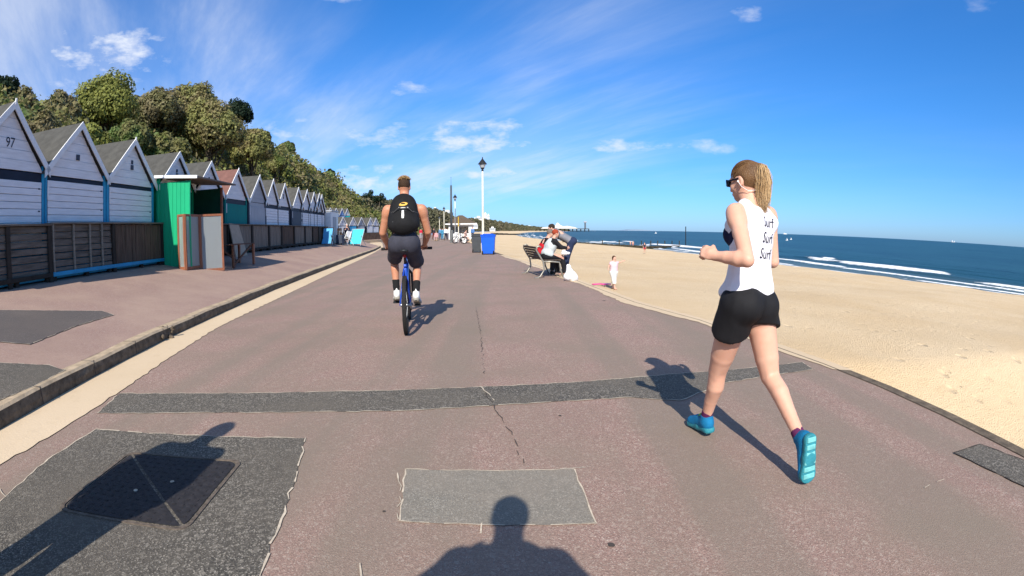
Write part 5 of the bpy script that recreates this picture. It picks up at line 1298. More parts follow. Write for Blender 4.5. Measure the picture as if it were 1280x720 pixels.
    for n_,q in enumerate('LR'):
        sh,el,wr=J['sh'+q],J['el'+q],J['wr'+q]
        B.ell(sh+(el-sh)*.14,(.052*am,.052*am,.062*am),frame(sh-el,f),k=.03)
        B.chain([sh,sh+(el-sh)*.45,el],[.046*am,.044*am,.037*am],k=.03,k2=.005)
        fa=wr-el; B.chain([el,el+fa*.28,el+fa*.65,wr],[.037*am,.040*am,.032*am,.0245*am],k=.006)
        hp=J.get('ha'+q,wr+fa); pm=(palm or {}).get(q); pm=V3(pm) if pm is not None else (r if q=='L' else -r)
        sd_=1 if np.cross(unit(hp-wr),unit(pm))@(f+u*.5+V3((0,0,.2)))>0 else -1
        if fingers: hand(B,wr,hp-wr,pm,sd_,hand_curl[n_],s*.98)
        else: B.ell(wr+unit(hp-wr)*.05*s,(.034*s,.034*s,.055*s),frame(unit(hp-wr),f+.01),k=.02)
    lm=(.95 if female else 1.0)*s*legf
    for q in 'LR':
        hp,kn,an,to=J['hip'+q],J['kn'+q],J['an'+q],J['toe'+q]
        th=kn-hp; B.chain([hp,hp+th*.35,hp+th*.75,kn],[.092*lm*h,.088*lm*h,.072*lm,.056*lm],k=.04,k2=.005)
        B.ell(kn+unit(to-an+1e-6)*.010*s,(.044*lm,.044*lm,.050*lm),None,k=.015)
        back=-unit(to-an); sn=an-kn
        # calf muscle sits behind the shin
        ax=unit(sn); bk=back-ax*(back@ax); bk=unit(bk)
        B.chain([kn,kn+sn*.30+bk*.016*s,kn+sn*.62+bk*.004*s,an],[.054*lm,.053*lm,.042*lm,.033*lm],k=.005)
        lt=np.cross(ax,bk)
        for q_ in (-1,1): B.ell(kn+sn*(.27+.03*q_)+bk*.027*s+lt*q_*.019*s,(.027*lm,.028*lm,.080*lm),frame(-sn,to-an),k=.010)
        B.cone(kn+sn*.80+bk*.020*s,an+bk*.026*s,.010*s,.011*s,k=.012)
        B.cone(hp+th*.55+bk*.03*s+lt*.024*s,kn+sn*.06+bk*.030*s+lt*.027*s,.018*lm,.010*lm,k=.02); B.cone(hp+th*.55+bk*.03*s-lt*.024*s,kn+sn*.06+bk*.030*s-lt*.027*s,.018*lm,.010*lm,k=.02)
        if feet:
            B.chain([an,an+(to-an)*.15+ (to-an)*0],[.034*s,.034*s],k=.02); B.chain([an-unit(to-an)*.03*s-ax*0+(to-an)*0+unit(sn)*.035*s,an+(to-an)*.5+unit(sn)*.02*s,to],[.030*s,.034*s,.024*s],k=.03)
    return B,M,FM
def skin_mat(name,col,sss=.08,rough=.5):
    m=bpy.data.materials.new(name); m.use_nodes=True; nt=m.node_tree; p=nt.nodes['Principled BSDF']; p.inputs['Roughness'].default_value=rough; p.inputs['Specular IOR Level'].default_value=.35
    tc=nt.nodes.new('ShaderNodeTexCoord'); n=nt.nodes.new('ShaderNodeTexNoise'); n.inputs['Scale'].default_value=14; n.inputs['Detail'].default_value=5; nt.links.new(tc.outputs['Object'],n.inputs[0])
    mx=nt.nodes.new('ShaderNodeMix'); mx.data_type='RGBA'; nt.links.new(n.outputs[0],mx.inputs[0]); c=Vector(col); mx.inputs[6].default_value=(c.x*.92,c.y*.80,c.z*.78,1); mx.inputs[7].default_value=(min(1,c.x*1.06),c.y*1.12,c.z*1.12,1)
    nt.links.new(mx.outputs[2],p.inputs['Base Color']); p.inputs['Subsurface Weight'].default_value=sss; p.inputs['Subsurface Radius'].default_value=(.02,.008,.004); p.inputs['Subsurface Scale'].default_value=.5
    n2=nt.nodes.new('ShaderNodeTexNoise'); n2.inputs['Scale'].default_value=220; nt.links.new(tc.outputs['Object'],n2.inputs[0]); bp=nt.nodes.new('ShaderNodeBump'); bp.inputs['Strength'].default_value=.12; bp.inputs['Distance'].default_value=.002; nt.links.new(n2.outputs[0],bp.inputs['Height']); nt.links.new(bp.outputs[0],p.inputs['Normal'])
    return m
def hair_strands(name,mat,parent,origin,seeds,r=.0032,n=6):
    """strips: list of polylines"""
    mb=MB()
    for pts,rr_ in seeds: mb.tube([tuple(V3(p)-V3(origin)) for p in pts],[rr_*q for q in ([.6]+[1]*(len(pts)-2)+[.25])],5)
    return mb.build(name,mat,parent,True)
S_pale=skin_mat('fair sun flushed skin',(.66,.38,.27)); S_tan=skin_mat('tanned skin',(.50,.235,.14)); S_mid=skin_mat('light skin',(.58,.34,.25))
def cloth(name,col,var=.1,bump=.35,bs=500,rough=.85): return mk(name,col,rough,var,9,bump=bump,bscale=bs,spec=.2)
def J_at(d): return {k:at(*v) for k,v in d.items()}
def jlen(J,prs): print(' '.join('%s-%s %.2f'%(a,b,np.linalg.norm(V3(J[a])-V3(J[b]))) for a,b in prs))
LIMBS=[('hipL','knL'),('knL','anL'),('hipR','knR'),('knR','anR'),('shL','elL'),('elL','wrL'),('shR','elR'),('elR','wrR'),('shL','shR'),('pelvis','neck')]

# ------------------------- the runner -------------------------
def runner():
    fwd=V3((math.sin(R_(-24)),math.cos(R_(-24)),0)); rt=V3((fwd[1],-fwd[0],0))
    pel=V3(at(935,374,2.44)); nk=V3(at(939,257,2.50)); 
    J=dict(pelvis=pel,neck=nk,head=V3(at(932,226,2.535)),fwd=fwd,face=V3((math.sin(R_(-30)),math.cos(R_(-30)),-.04)))
    J['shL']=nk-rt*.150-fwd*.015-V3((0,0,.045)); J['shR']=nk+rt*.150+fwd*.0-V3((0,0,.045))
    J['hipL']=pel-rt*.082-V3((0,0,.03)); J['hipR']=pel+rt*.082-V3((0,0,.03))
    J.update({k:V3(v) for k,v in J_at(dict(elL=(934,325,2.19),wrL=(895,320,2.33),haL=(878,313,2.39),elR=(966,327,2.56),wrR=(952,322,2.80),haR=(949,310,2.9),
        knL=(897,463,2.60),anL=(883,521,2.74),knR=(962,470,2.40),anR=(1001,549,2.075))).items()})
    J['toeL']=V3(at(865,527,2.92)); J['toeL'][2]=.045; J['toeR']=V3((1.445,2.005,.042))
    jlen(J,LIMBS); print('proj shL',project(J['shL']),'shR',project(J['shR']),'hipL',project(J['hipL']),'hipR',project(J['hipR']),'anL',J['anL'])
    s=.94; O=(pel[0],pel[1],0)
    root=thing('person','woman running in white vest, black shorts and blue shoes with a blonde ponytail','person',O)
    B,M,FM=person_body(J,s,female=True,heavy=.98,hand_curl=(1.45,1.3),palm=dict(L=(.55,.35,-.5),R=(-.8,0,0)),feet=False,armf=1.16,legf=1.03)
    B.build('body',S_pale,root,vox=.0058,smooth=4,origin=O)
    r,f,u=M[:,0],M[:,1],M[:,2]; fr,ff,fu=FM[:,0],FM[:,1],FM[:,2]
    # sports top seen through the arm hole
    T=Body(); c=pel+(nk-pel)*.62
    T.ell(c+f*.006,(.141*s,.102*s,.150*s),M,k=.04)
    for q in (-1,1): T.ell(pel+(nk-pel)*.66+f*.088*s+r*q*.062*s+u*.01,(.060*s,.050*s,.062*s),M,k=.03)
    T.cut(c+u*.105*s-f*.05,u*.8+(-f)*.2); T.cut(c-u*.13*s,-u)
    T.build('sports_top',cloth('navy spotted jersey',(.012,.014,.05)),root,vox=.006,smooth=2,origin=O)
    # vest
    Vt=Body()
    Vt.ell(pel+u*.03*s,(.156*s,.126*s,.12*s),M,k=.05); Vt.ell(pel+u*.16*s,(.134*s,.112*s,.16*s),M,k=.07); Vt.ell(pel+(nk-pel)*.66-f*.005,(.150*s,.118*s,.185*s),M,k=.05)
    Vt.ell(pel+u*.025+f*.10*s-r*.02,(.11*s,.055*s,.05*s),M,k=.05)
    for q in (-1,1):
        Vt.cone(nk+r*q*.085*s-u*.02*s-f*.03,nk+r*q*.085*s-u*.10*s-f*.085*s,.032*s,.05*s,k=.04,sq=(f,.8)); Vt.cone(nk+r*q*.085*s-u*.02*s-f*.02,nk+r*q*.09*s-u*.12*s+f*.07*s,.030*s,.04*s,k=.04)
        Vt.ell(J['sh'+('L' if q<0 else 'R')]+r*q*.042*s-u*.080*s+f*.055*s,(.068*s,.100*s,.150*s),M,k=.015,op='s')
    Vt.ell(nk+u*.06*s+f*.06,(.062*s,.075*s,.085*s),M,k=.02,op='s')
    # hem: lower at the back, lifted and blown forward
    Vt.cut(pel-u*.015*s-f*.05,-u*1.0+f*.10+r*.02)
    vest=Vt.build('vest',cloth('white running vest',(.80,.79,.84),.03,.2,300),root,vox=.006,smooth=3,origin=O,wr=.0075,wrf=34,seed=8)
    # writing on the back, laid onto the vest
    bpy.context.view_layer.update()
    from mathutils.bvhtree import BVHTree
    bv=BVHTree.FromPolygons([v.co.copy() for v in vest.data.vertices],[tuple(p.vertices) for p in vest.data.polygons])
    mt=mk('black print',(.015,.015,.03),.8); o=V3(O); LT=MB()
    for i in range(3):
        tv,tf=text_mesh('Surf',.068,0,2)
        # subdivide triangles by edge sampling: keep verts, they are dense along curves
        ctr=pel+(nk-pel)*(.80-.165*i)+r*(.008-.004*i)*s
        pts=[]
        for (x,y,z) in tv:
            x+= y*.12; x*=.78; y*=1.15; p=ctr+r*x+u*y-f*.35-o
            h_=bv.ray_cast(Vector(p),Vector(f)); q=h_[0]-Vector(f)*.0045 if h_[0] else Vector(p+f*.25)
            pts.append(tuple(q))
        LT.add(pts,tf)
    ob=LT.build('lettering',mt,vest)
    # shorts
    P=Body(); P.ell(pel-u*.005,(.170*s,.128*s,.115*s),M,k=.04)
    for q,sg in (('L',-1),('R',1)):
        th=J['kn'+q]-J['hip'+q]; e=J['hip'+q]+th*(.35 if q=='L' else .31); P.ell(pel-f*.06*s+r*sg*.07*s-u*.035*s,(.094*s,.092*s,.10*s),M,k=.03)
        P.chain([J['hip'+q],e],[.106*s,.112*s],k=.03,clip=[(e,unit(th)+r*sg*-.35+u*.0)])
    P.cut(pel+u*.088*s,u)
    P.build('shorts',cloth('black running shorts',(.012,.012,.014),.2,.3,300,.7),root,vox=.006,smooth=3,origin=O,wr=.0045,wrf=30,seed=3)
    mb=MB(); 
    # small round badge on the left hem
    e=J['hipL']+(J['knL']-J['hipL'])*.36; bd=unit(V3((0,0,CAM_H))-e+V3((0,0,-.2))); bd=unit(-rt*.55-fwd*.6)
    pr=e+bd*.104*s-o; zq=Vector(bd).to_track_quat('Z','Y').to_matrix().to_4x4(); mb.lathe([(.006,-.004),(.006,.004)],10,M=Matrix.Translation(pr)@zq); mb.build('badge',M_trim,root)
    # shoes and socks
    for q in 'LR': shoe(root,J['an'+q],J['toe'+q],J['kn'+q],s*1.09,O,cloth('turquoise blue running shoe mesh',(.008,.17,.36),.2,.6,260,.6),mk('pale teal rubber sole',(.03,.22,.27),.55,.2,20,bump=.4,bscale=90),cloth('purple sock',(.11,.02,.08)),laces=mk('lime laces',(.25,.60,.05),.6))
    # hair: cap, tail, wisps
    hd=J['head']; Hm=mk('dark blonde hair',(.085,.042,.018),.42,.35,14,stretch=(1,1,1),bump=.5,bscale=160,col2=(.20,.11,.05)); Ht=mk('light blonde hair',(.42,.27,.13),.5,.3,9,col2=(.66,.47,.26))
    Hc=Body(); Hc.ell(hd+fu*.020*s-ff*.014*s,(.080*s,.100*s,.094*s),FM,k=.02); Hc.cone(hd-ff*.060*s+fu*.05*s,hd-ff*.100*s+fu*.055*s,.045*s,.026*s,k=.03)
    Hc.cut(hd+ff*.048*s+fu*.03*s,ff*1.0-fu*.62); Hc.cut(hd-fu*.062*s,-fu*.9+ff*.45)
    for q in (-1,1): Hc.ell(hd+fr*q*.080*s-fu*.020*s+ff*.010*s,(.022*s,.040*s,.040*s),FM,k=.012,op='s')
    Hc.build('hair',Hm,root,vox=.0055,smooth=3,origin=O,wr=.002,wrf=60)
    rr=np.random.RandomState(4); A=hd-ff*.100*s+fu*.062*s; strands=[]
    core=Body(); dn=V3((0,0,-1)); core.chain([A,A-ff*.020+dn*.015,A-ff*.030+dn*.09,A-ff*.022+dn*.16,A-ff*.012+dn*.215+rt*.004],[.015,.023,.025,.020,.007],k=.01,sq=(ff,.75))
    core.build('ponytail_core',Ht,root,vox=.005,smooth=3,origin=O,wr=.003,wrf=70)
    for i in range(1900):
        a=A+(rr.normal(size=3))*.008; sp=rr.normal(size=3)*np.array([1,1,.1]); sp/=np.linalg.norm(sp)
        w=.029*rr.rand()**.35; L=rr.uniform(.15,.262); j=lambda q:rr.normal(size=3)*q
        p1=a-ff*.020+dn*.012+sp*w*.72; p2=a-ff*.031+dn*L*.36+sp*w+j(.004); p3=a-ff*.026+dn*L*.68+sp*w*.86+j(.006); p4=a-ff*.014+dn*L+sp*w*.42+rt*.006*rr.normal()+j(.007)
        strands.append(([a,p1,p2,p3,p4],rr.uniform(.0006,.0012)))
    hair_strands('ponytail',Ht,root,O,strands)
    st=[]
    for i in range(120):   # combed strands over the skull towards the tail
        th=rr.uniform(-1.25,1.25); el=rr.uniform(-.2,1.45)
        d0=unit(ff*math.cos(th)*math.cos(el)*.9+fr*math.sin(th)+fu*(.15+math.sin(el)))
        pts=[]
        for t_ in np.linspace(0,1,7):
            d=unit(d0*(1-t_)+unit(-ff*.95+fu*.45)*t_*1.0+fu*.25*math.sin(math.pi*t_))
            pts.append(hd+fu*.020*s-ff*.014*s+d@FM*np.array([.0835,.1035,.0975])*s@FM.T)
        st.append((pts,rr.uniform(.0009,.0022)))
    hair_strands('combed_strands',Hm,root,O,st)
    mb=MB(); c=A-V3(O)-ff*.004; mb.torus((0,0,0),.021*s,.007,'z',18,8,M=Matrix.Translation(c)@Vector(-ff+fu*.3).to_track_quat('Z','Y').to_matrix().to_4x4()); mb.build('hair_tie',mk('brown hair tie',(.05,.02,.01),.8),root,True)
    # sunglasses
    gm=mk('dark sunglass',(.008,.01,.02),.15,.1,5); g_=thing_part=MB()
    for q in (-1,1):
        c=hd+fr*q*.034*s-fu*.004*s+ff*.097*s-V3(O); Mx=Matrix.Translation(c)@Matrix((( *[float(v) for v in (fr[0],ff[0],fu[0])],0),( *[float(v) for v in (fr[1],ff[1],fu[1])],0),( *[float(v) for v in (fr[2],ff[2],fu[2])],0),(0,0,0,1)))
        g_.box(-.030*s,.030*s,-.005,.004,-.022*s,.020*s,Mx,.007)
        a=hd+fr*q*.062*s+fu*.004*s+ff*.094*s-V3(O); b=hd+fr*q*.081*s+fu*.004*s-ff*.006*s-V3(O); g_.bar(a,b,.005,.009)
    g_.bar(hd-fr*.01*s+ff*.1*s+fu*.006*s-V3(O),hd+fr*.01*s+ff*.1*s+fu*.006*s-V3(O),.006); g_.build('sunglasses',gm,root)
    # earphone wire looping behind the neck
    e=hd-fr*.082*s-fu*.012*s-V3(O); w=[e,e-fu*.03-ff*.02,hd-fr*.06*s-fu*.07*s-ff*.05*s-V3(O),hd-fu*.055*s-ff*.105*s-V3(O)+V3((0,0,-.01)),hd+fr*.06*s-fu*.06*s-ff*.05*s-V3(O)]
    mb=MB(); mb.tube([tuple(q) for q in w],.0018,6); mb.lathe([(.001,-.007),(.007,0),(.001,.007)],8,c=tuple(e)); mb.build('earphones',M_trim,root,True)
def shoe(root,an,toe,kn,s,O,mat,sole,sock,laces=None,vox=.0055,white=False):
    O=V3(O); an=V3(an);toe=V3(toe);kn=V3(kn); ax=unit(toe-an); ax0=ax
    # sole direction: from heel to toe tip; heel lies below the ankle along the foot's own down direction
    sh=unit(kn-an); d=toe-an; L=.265*s
    # find heel so that heel->toe is a straight sole: ankle sits .075 above sole, .055 in front of heel
    side=np.cross(unit(d),sh); side=unit(side) if np.linalg.norm(np.cross(unit(d),sh))>.1 else V3((1,0,0))
    ang=math.asin(min(.9,(.078*s-.02*s)/max(.1,np.linalg.norm(d))))
    fd=rotv(unit(d),side,ang)
    if (rotv(unit(d),side,ang)@sh)<(rotv(unit(d),side,-ang)@sh): fd=rotv(unit(d),side,-ang)
    # fd should rise towards the shin relative to ankle->toe line
    up=unit(np.cross(np.cross(fd,sh),fd)); up=up if up@sh>0 else -up
    lat=np.cross(fd,up); base=an-up*.080*s; heel=base-fd*.055*s; tip=heel+fd*L
    M=np.stack([lat,fd,up],1)
    B=Body(); B.ell(heel+fd*.045*s+up*.045*s,(.036*s,.046*s,.050*s),M,k=.02); B.cone(heel+fd*.055*s+up*.05*s,an+up*.018*s-fd*.004,.036*s,.037*s,k=.02,flat=(0,1))
    B.ell(heel+fd*.13*s+up*.035*s,(.037*s,.075*s,.040*s),M,k=.03); B.ell(tip-fd*.062*s+up*.022*s,(.045*s,.064*s,.030*s),M,k=.025)
    B.cone(an-up*.02*s+fd*.03*s,tip-fd*.10*s+up*.035*s,.030*s,.024*s,k=.02); B.cone(an-fd*.030*s+up*.01,an-fd*.036*s+up*.036*s,.014*s,.008*s,k=.01)
    B.cut(heel,-up); o=B.build('shoe',mat,root,vox=vox,smooth=3,origin=O)
    S=Body()
    for a,b,ra,rb in ((.035,.13,.036,.034),(.13,L/s-.050,.034,.047)): S.cone(heel+fd*a*s+up*.006*s,heel+fd*b*s+up*.006*s,ra*s,rb*s,k=.02,clip=[(heel+up*.022*s,up),(heel-up*.010*s,-up)])
    so_=S.build('sole',sole,o,vox=vox*.9,smooth=2,origin=O)
    mb=MB() # tread blocks
    for i in range(6):
        q=heel+fd*(.03+.038*i)*s-up*.0105*s-O; Mx=Matrix(((lat[0],fd[0],up[0],q[0]),(lat[1],fd[1],up[1],q[1]),(lat[2],fd[2],up[2],q[2]),(0,0,0,1))); w=(.026 if i<3 else .034)*s; mb.box(-w,w,-.013*s,.013*s,-.004,.004,Mx,.003)
    mb.build('tread',mk('tread rubber '+mat.name,tuple(min(1,c*1.5) for c in ((.10,.30,.30) if not white else (.30,.27,.20))),.6,.2,30),so_)
    if laces:
        for i in range(4):
            c=an+fd*(.045+.022*i)*s-up*(.002+.010*i)*s-O+up*.012*s; mb=MB(); mb.tube([tuple(c-lat*.022*s-up*.008),tuple(c+up*.006),tuple(c+lat*.022*s-up*.008)],.0035,6); mb.build('lace',laces,o,True)
    K=Body(); K.cone(an-up*.0,an+sh*.055*s,.036*s,.034*s,k=.01,flat=(0,1)); K.build('sock',sock,root,vox=vox,smooth=2,origin=O)
runner()
# ------------------------- bicycle -------------------------
M_frame=mk('royal blue frame paint',(.015,.07,.42),.3,.1,4,coat=.4); M_silver=mk('brushed metal',(.35,.36,.37),.35,.1,20,metal=.9); M_tyre=mk('knobbly black tyre',(.028,.026,.025),.85,.3,60,bump=.9,bscale=140)
def bicycle(label,loc,rz,detail=True,group=None,frame_mat=None):
    t=thing('bicycle',label,'bicycle',loc,rz,group); R=.35; fm=frame_mat or M_frame
    for y in (0,1.08):
        w=MB(); w.torus((0,y,R),R-.028,.003,'x',36,6); w=MB()
        # tyre with knobs
        w.torus((0,y,R),R-.027,.027,'x',48,10)
        if detail:
            for i in range(64):
                a=2*math.pi*i/64
                for x,da in ((-.016,0),(.016,0),(0,.05)):
                    aa=a+da; c=Vector((x,y+math.cos(aa)*(R-.0015),R+math.sin(aa)*(R-.0015))); Mx=Matrix.Translation(c)@Matrix.Rotation(aa,4,'X'); w.box(-.006,.006,-.004,.004,-.009,.009,Mx)
        wh=w.build('wheel',M_tyre,t,not detail)
        m=MB(); m.torus((0,y,R),R-.056,.010,'x',40,6); m.build('rim',M_black,wh,True)
        m=MB(); m.tube([(-.055,y,R),(.055,y,R)],.022,12); m.build('hub',M_silver,wh)
        if detail:
            m=MB()
            for i in range(24):
                a=2*math.pi*i/24; b=a+.35*(1 if i%2 else -1); x=.025*(1 if i%4<2 else -1); m.tube([(x,y+.02*math.cos(b),R+.02*math.sin(b)),(0,y+(R-.056)*math.cos(a),R+(R-.056)*math.sin(a))],.0011,4)
            m.build('spokes',M_silver,wh)
    BBp=(0,.43,.31); st=(0,.26,.83); ht=(0,.84,.93); hb=(0,.89,.76)
    m=MB(); m.tube([BBp,st],.019,12); m.tube([(0,.25,.80),(0,.845,.90)],.020,12); m.tube([BBp,(0,.88,.79)],.026,12); m.tube([ht,hb],.024,12); m.lathe([(.03,-.04),(.03,.04)],12,M=Matrix.Translation(BBp)@Matrix.Rotation(R_(90),4,'Y'))
    for s in (-1,1): m.tube([(s*.02,.43,.31),(s*.062,.02,.35)],.011,8); m.tube([(s*.018,.27,.77),(s*.062,.01,.36)],.009,8)
    m.build('frame',fm,t,True)
    m=MB(); 
    for s in (-1,1): m.tube([(s*.06,.925,.66),(s*.06,1.08,.35)],.016,10)
    m.tube([(-.06,.925,.66),(0,.90,.74),(.06,.925,.66)],.018,10); m.build('fork',M_black,t,True)
    m=MB(); m.tube([st,(0,.20,.975)],.0145,10); m.build('seat_post',M_black,t,True)
    B=Body(); B.cone((0,.08,1.0),(0,.17,1.0),.055,.045,k=.02,sq=((0,0,1),.45)); B.cone((0,.15,1.0),(0,.31,.995),.045,.018,k=.02,sq=((0,0,1),.6)); B.build('saddle',M_black,t,vox=.010,smooth=2)
    m=MB(); m.tube([(0,.84,.93),(0,.83,.97),(0,.90,.99)],.018,10); m.build('stem',M_black,t)
    m=MB(); m.tube([(-.33,.84,1.0),(-.18,.87,1.0),(0,.90,.99),(.18,.87,1.0),(.33,.84,1.0)],.014,10); hbm=m.build('handlebar',M_black,t,True)
    for s in (-1,1): m=MB(); m.tube([(s*.22,.862,1.0),(s*.345,.838,1.0)],.019,10); m.build('grip',M_rub,hbm,True)
    m=MB(); m.tube([(.045,.43,.31),(.062,.43,.31)],.085,24); m.build('chainring',M_black,t)
    m=MB(); 
    m.bar((.066,.445,.392),(.066,.02,.375),.006,.008); m.bar((.066,.445,.228),(.066,.02,.325),.006,.008); m.torus((.066,.0,.35),.032,.010,'x',14,6); m.build('chain',M_silver,t)
    cr=[]
    for s,dy in ((1,-.168),(-1,.168)):
        m=MB(); m.bar((s*.07,.43,.31),(s*.085,.43+dy,.31),.014,.026,bev=.003); c=m.build('crank',M_silver,t)
        m=MB(); m.box(s*.10-.0-.0 if s>0 else -.185,.185 if s>0 else -.10,.43+dy-.045,.43+dy+.045,.298,.322,None,.006); m.build('pedal',M_black,c)
    m=MB(); m.lathe([(.018,-.01),(.022,0),(.014,.012)],12,M=Matrix.Translation((0,.178,.93))@Matrix.Rotation(R_(90),4,'X')); m.build('rear_light',mk('red lens',(.35,.01,.01),.3,.1,5),t)
    m=MB(); m.tube([(.0,.86,.97),(.05,.97,1.02),(.03,.99,.9),(.0,.93,.75)],.003,6); m.build('brake_cable',M_black,t)
    return t
def cyclist():
    g=gnd(508,418); rz=R_(9.5); g=Vector((g.x,g.y,0))+Vector((-math.sin(rz),math.cos(rz),0))*.03
    bicycle('blue mountain bike with knobbly tyres ridden by the man with the black backpack',(g.x,g.y,0),rz)
    c,s_=math.cos(rz),math.sin(rz); Mw=np.array([[c,-s_,0],[s_,c,0],[0,0,1]])
    def w(x,y,z): return Mw@V3((x,y,z))+V3(g)
    J=dict(pelvis=w(0,.19,1.115),neck=w(0,.42,1.60),head=w(-.005,.47,1.80),fwd=Mw@V3((0,1,0)),face=Mw@V3((.04,1,-.05)),
     shL=w(-.215,.41,1.51),elL=w(-.290,.50,1.22),wrL=w(-.245,.74,1.045),haL=w(-.250,.83,1.03),shR=w(.215,.41,1.51),elR=w(.290,.50,1.22),wrR=w(.245,.74,1.045),haR=w(.250,.83,1.03),
     hipL=w(-.085,.17,1.06),knL=w(-.155,.60,.865),anL=w(-.130,.515,.455),toeL=w(-.14,.66,.36),hipR=w(.085,.17,1.06),knR=w(.150,.50,.80),anR=w(.130,.195,.47),toeR=w(.14,.315,.365))
    jlen(J,LIMBS); O=(g.x,g.y,0)
    root=thing('person','muscular man cycling away with black backpack, dark shorts, black socks, white shoes','person',O)
    B,M,FM=person_body(J,1.0,heavy=1.0,hand_curl=(1.5,1.5),palm=dict(L=(0,0,-1),R=(0,0,-1)),feet=False,armf=1.12)
    B.build('body',S_tan,root,vox=.0085,smooth=4,origin=O)
    r,f,u=M[:,0],M[:,1],M[:,2]; fr,ff,fu=FM[:,0],FM[:,1],FM[:,2]; pel=J['pelvis']; nk=J['neck']
    P=Body(); P.ell(pel-u*.01-f*.01,(.178,.160,.135),M,k=.06)
    for q,sg in (('L',-1),('R',1)):
        th=J['kn'+q]-J['hip'+q]; e=J['hip'+q]+th*.86; P.ell(pel-f*.02+r*sg*.065-u*.05,(.105,.10,.105),M,k=.07); P.chain([J['hip'+q],e],[.108,.098],k=.04,clip=[(e,unit(th))])
    P.cut(pel+u*.105,u); P.build('shorts',cloth('charcoal cycling shorts',(.045,.046,.062),.2,.3,300,.8),root,vox=.009,smooth=3,origin=O,wr=.006,wrf=26,seed=5)
    wb=Body(); wb.cone(pel+u*.092,pel+u*.118,.158,.150,k=.0,sq=(f,.72),flat=(1,1)); wb.build('waistband',M_black,root,vox=.009,smooth=1,origin=O)
    for q in 'LR':
        shoe(root,J['an'+q],J['toe'+q],J['kn'+q],1.12,O,mk('white leather shoe',(.72,.71,.69),.5,.08,20),mk('grey worn sole',(.30,.28,.24),.8,.3,30,bump=.5),mk('black sock',(.012,.012,.013),.9),vox=.008,white=True)
        an,kn=J['an'+q],J['kn'+q]; K=Body(); K.chain([an,an+(kn-an)*.16,an+(kn-an)*.40],[.040,.041,.050],k=.02,flat=(0,0),clip=[(an+(kn-an)*.38,unit(kn-an))]); K.build('long_sock',mk('black sock',(.012,.012,.013),.9),root,vox=.008,smooth=2,origin=O)
    hd=J['head']; H=Body(); H.ell(hd+fu*.030-ff*.012,(.080,.100,.096),FM,k=.02); H.cut(hd+ff*.055+fu*.05,ff-fu*.5); H.cut(hd-fu*.035,-fu*.95+ff*.3)
    H.build('hair',mk('short dark brown hair',(.045,.024,.012),.7,.3,50,bump=.8,bscale=200),root,vox=.008,smooth=2,origin=O,wr=.002,wrf=60)
    rr=np.random.RandomState(2); st=[]
    for i in range(420):
        a=rr.uniform(0,6.28); q=rr.rand()**.5; d=unit(fr*math.cos(a)*q*.9+ff*math.sin(a)*q*.8+fu*(1.05-.45*q)); p=hd+fu*.030-ff*.012+FM@((FM.T@d)*np.array([.079,.099,.089])); n=d+fu*.25+rr.normal(size=3)*.42
        st.append(([p-d*.004,p+unit(n)*.016,p+unit(n+rr.normal(size=3)*.4)*.034],rr.uniform(.0018,.0034)))
    hair_strands('bleached_curls',mk('bleached tips',(.17,.095,.04),.7,.4,60,col2=(.42,.28,.13)),root,O,st)
    # ---- backpack (its own thing, carried) ----
    Mb=frame(nk-pel,J['fwd']); bc=pel+(nk-pel)*.48-f*.215
    cf=unit(f); 
    bpk=thing('backpack','black backpack with yellow and white emblem on the cyclist\'s back','backpack',O)
    K=Body(); K.ell(bc-u*.09,(.190,.120,.175),M,k=.06); K.ell(bc+u*.06,(.170,.110,.19),M,k=.06); K.ell(bc+u*.17,(.125,.085,.10),M,k=.05); K.ell(bc-u*.15,(.180,.115,.09),M,k=.05)
    K.ell(bc-u*.08-f*.055,(.125,.075,.125),M,k=.03); K.cut(bc-f*-.085,f)
    mb_=M_pack=cloth('black pack nylon',(.010,.010,.011),.3,.4,240,.75)
    bag=K.build('bag',M_pack,bpk,vox=.008,smooth=3,origin=O,wr=.004,wrf=26,seed=6)
    for q,sg in (('L',-1),('R',1)):
        sh=J['sh'+q]; pts=[bc+u*.19+r*sg*.06+f*.08,nk-u*.0+r*sg*.088-f*.055,nk+u*.012+r*sg*.105+f*.02,nk-u*.08+r*sg*.135+f*.125,pel+u*.24+r*sg*.15+f*.11,pel+u*.14+r*sg*.155-f*.0,bc-u*.16+r*sg*.14+f*.06]
        T=Body(); T.chain(pts,[.016]*len(pts),k=.01); T.build('shoulder_strap',M_pack,bpk,vox=.009,smooth=2,origin=O)
    for sg in (-1,1):
        for zz in (-.02,-.15):
            T=Body(); T.chain([bc+r*sg*.12-f*.095+u*zz,bc+r*sg*.172-f*.03+u*(zz+.01),bc+r*sg*.178+f*.04+u*(zz+.02)],[.009]*3,k=.004); T.build('compression_strap',mk('grey webbing',(.05,.05,.052),.8),bpk,vox=.007,smooth=1,origin=O)
    T=Body(); T.chain([bc+r*x_*.115-f*(.165-.05*abs(x_)**2)+u*(.012-.05*abs(x_)**2) for x_ in (-1,-.6,-.2,.2,.6,1)],[.007]*6,k=.004); T.build('pocket_piping',mk('grey webbing',(.05,.05,.052),.8),bpk,vox=.006,smooth=1,origin=O)
    m=MB(); a=bc+u*.20+f*.03-V3(O); m.tube([a-r*.045,a-r*.03+u*.035,a+r*.03+u*.035,a+r*.045],.009,8); m.build('grab_handle',M_pack,bpk,True)
    bpy.context.view_layer.update(); from mathutils.bvhtree import BVHTree
    bv=BVHTree.FromPolygons([v.co.copy() for v in bag.data.vertices],[tuple(p.vertices) for p in bag.data.polygons])
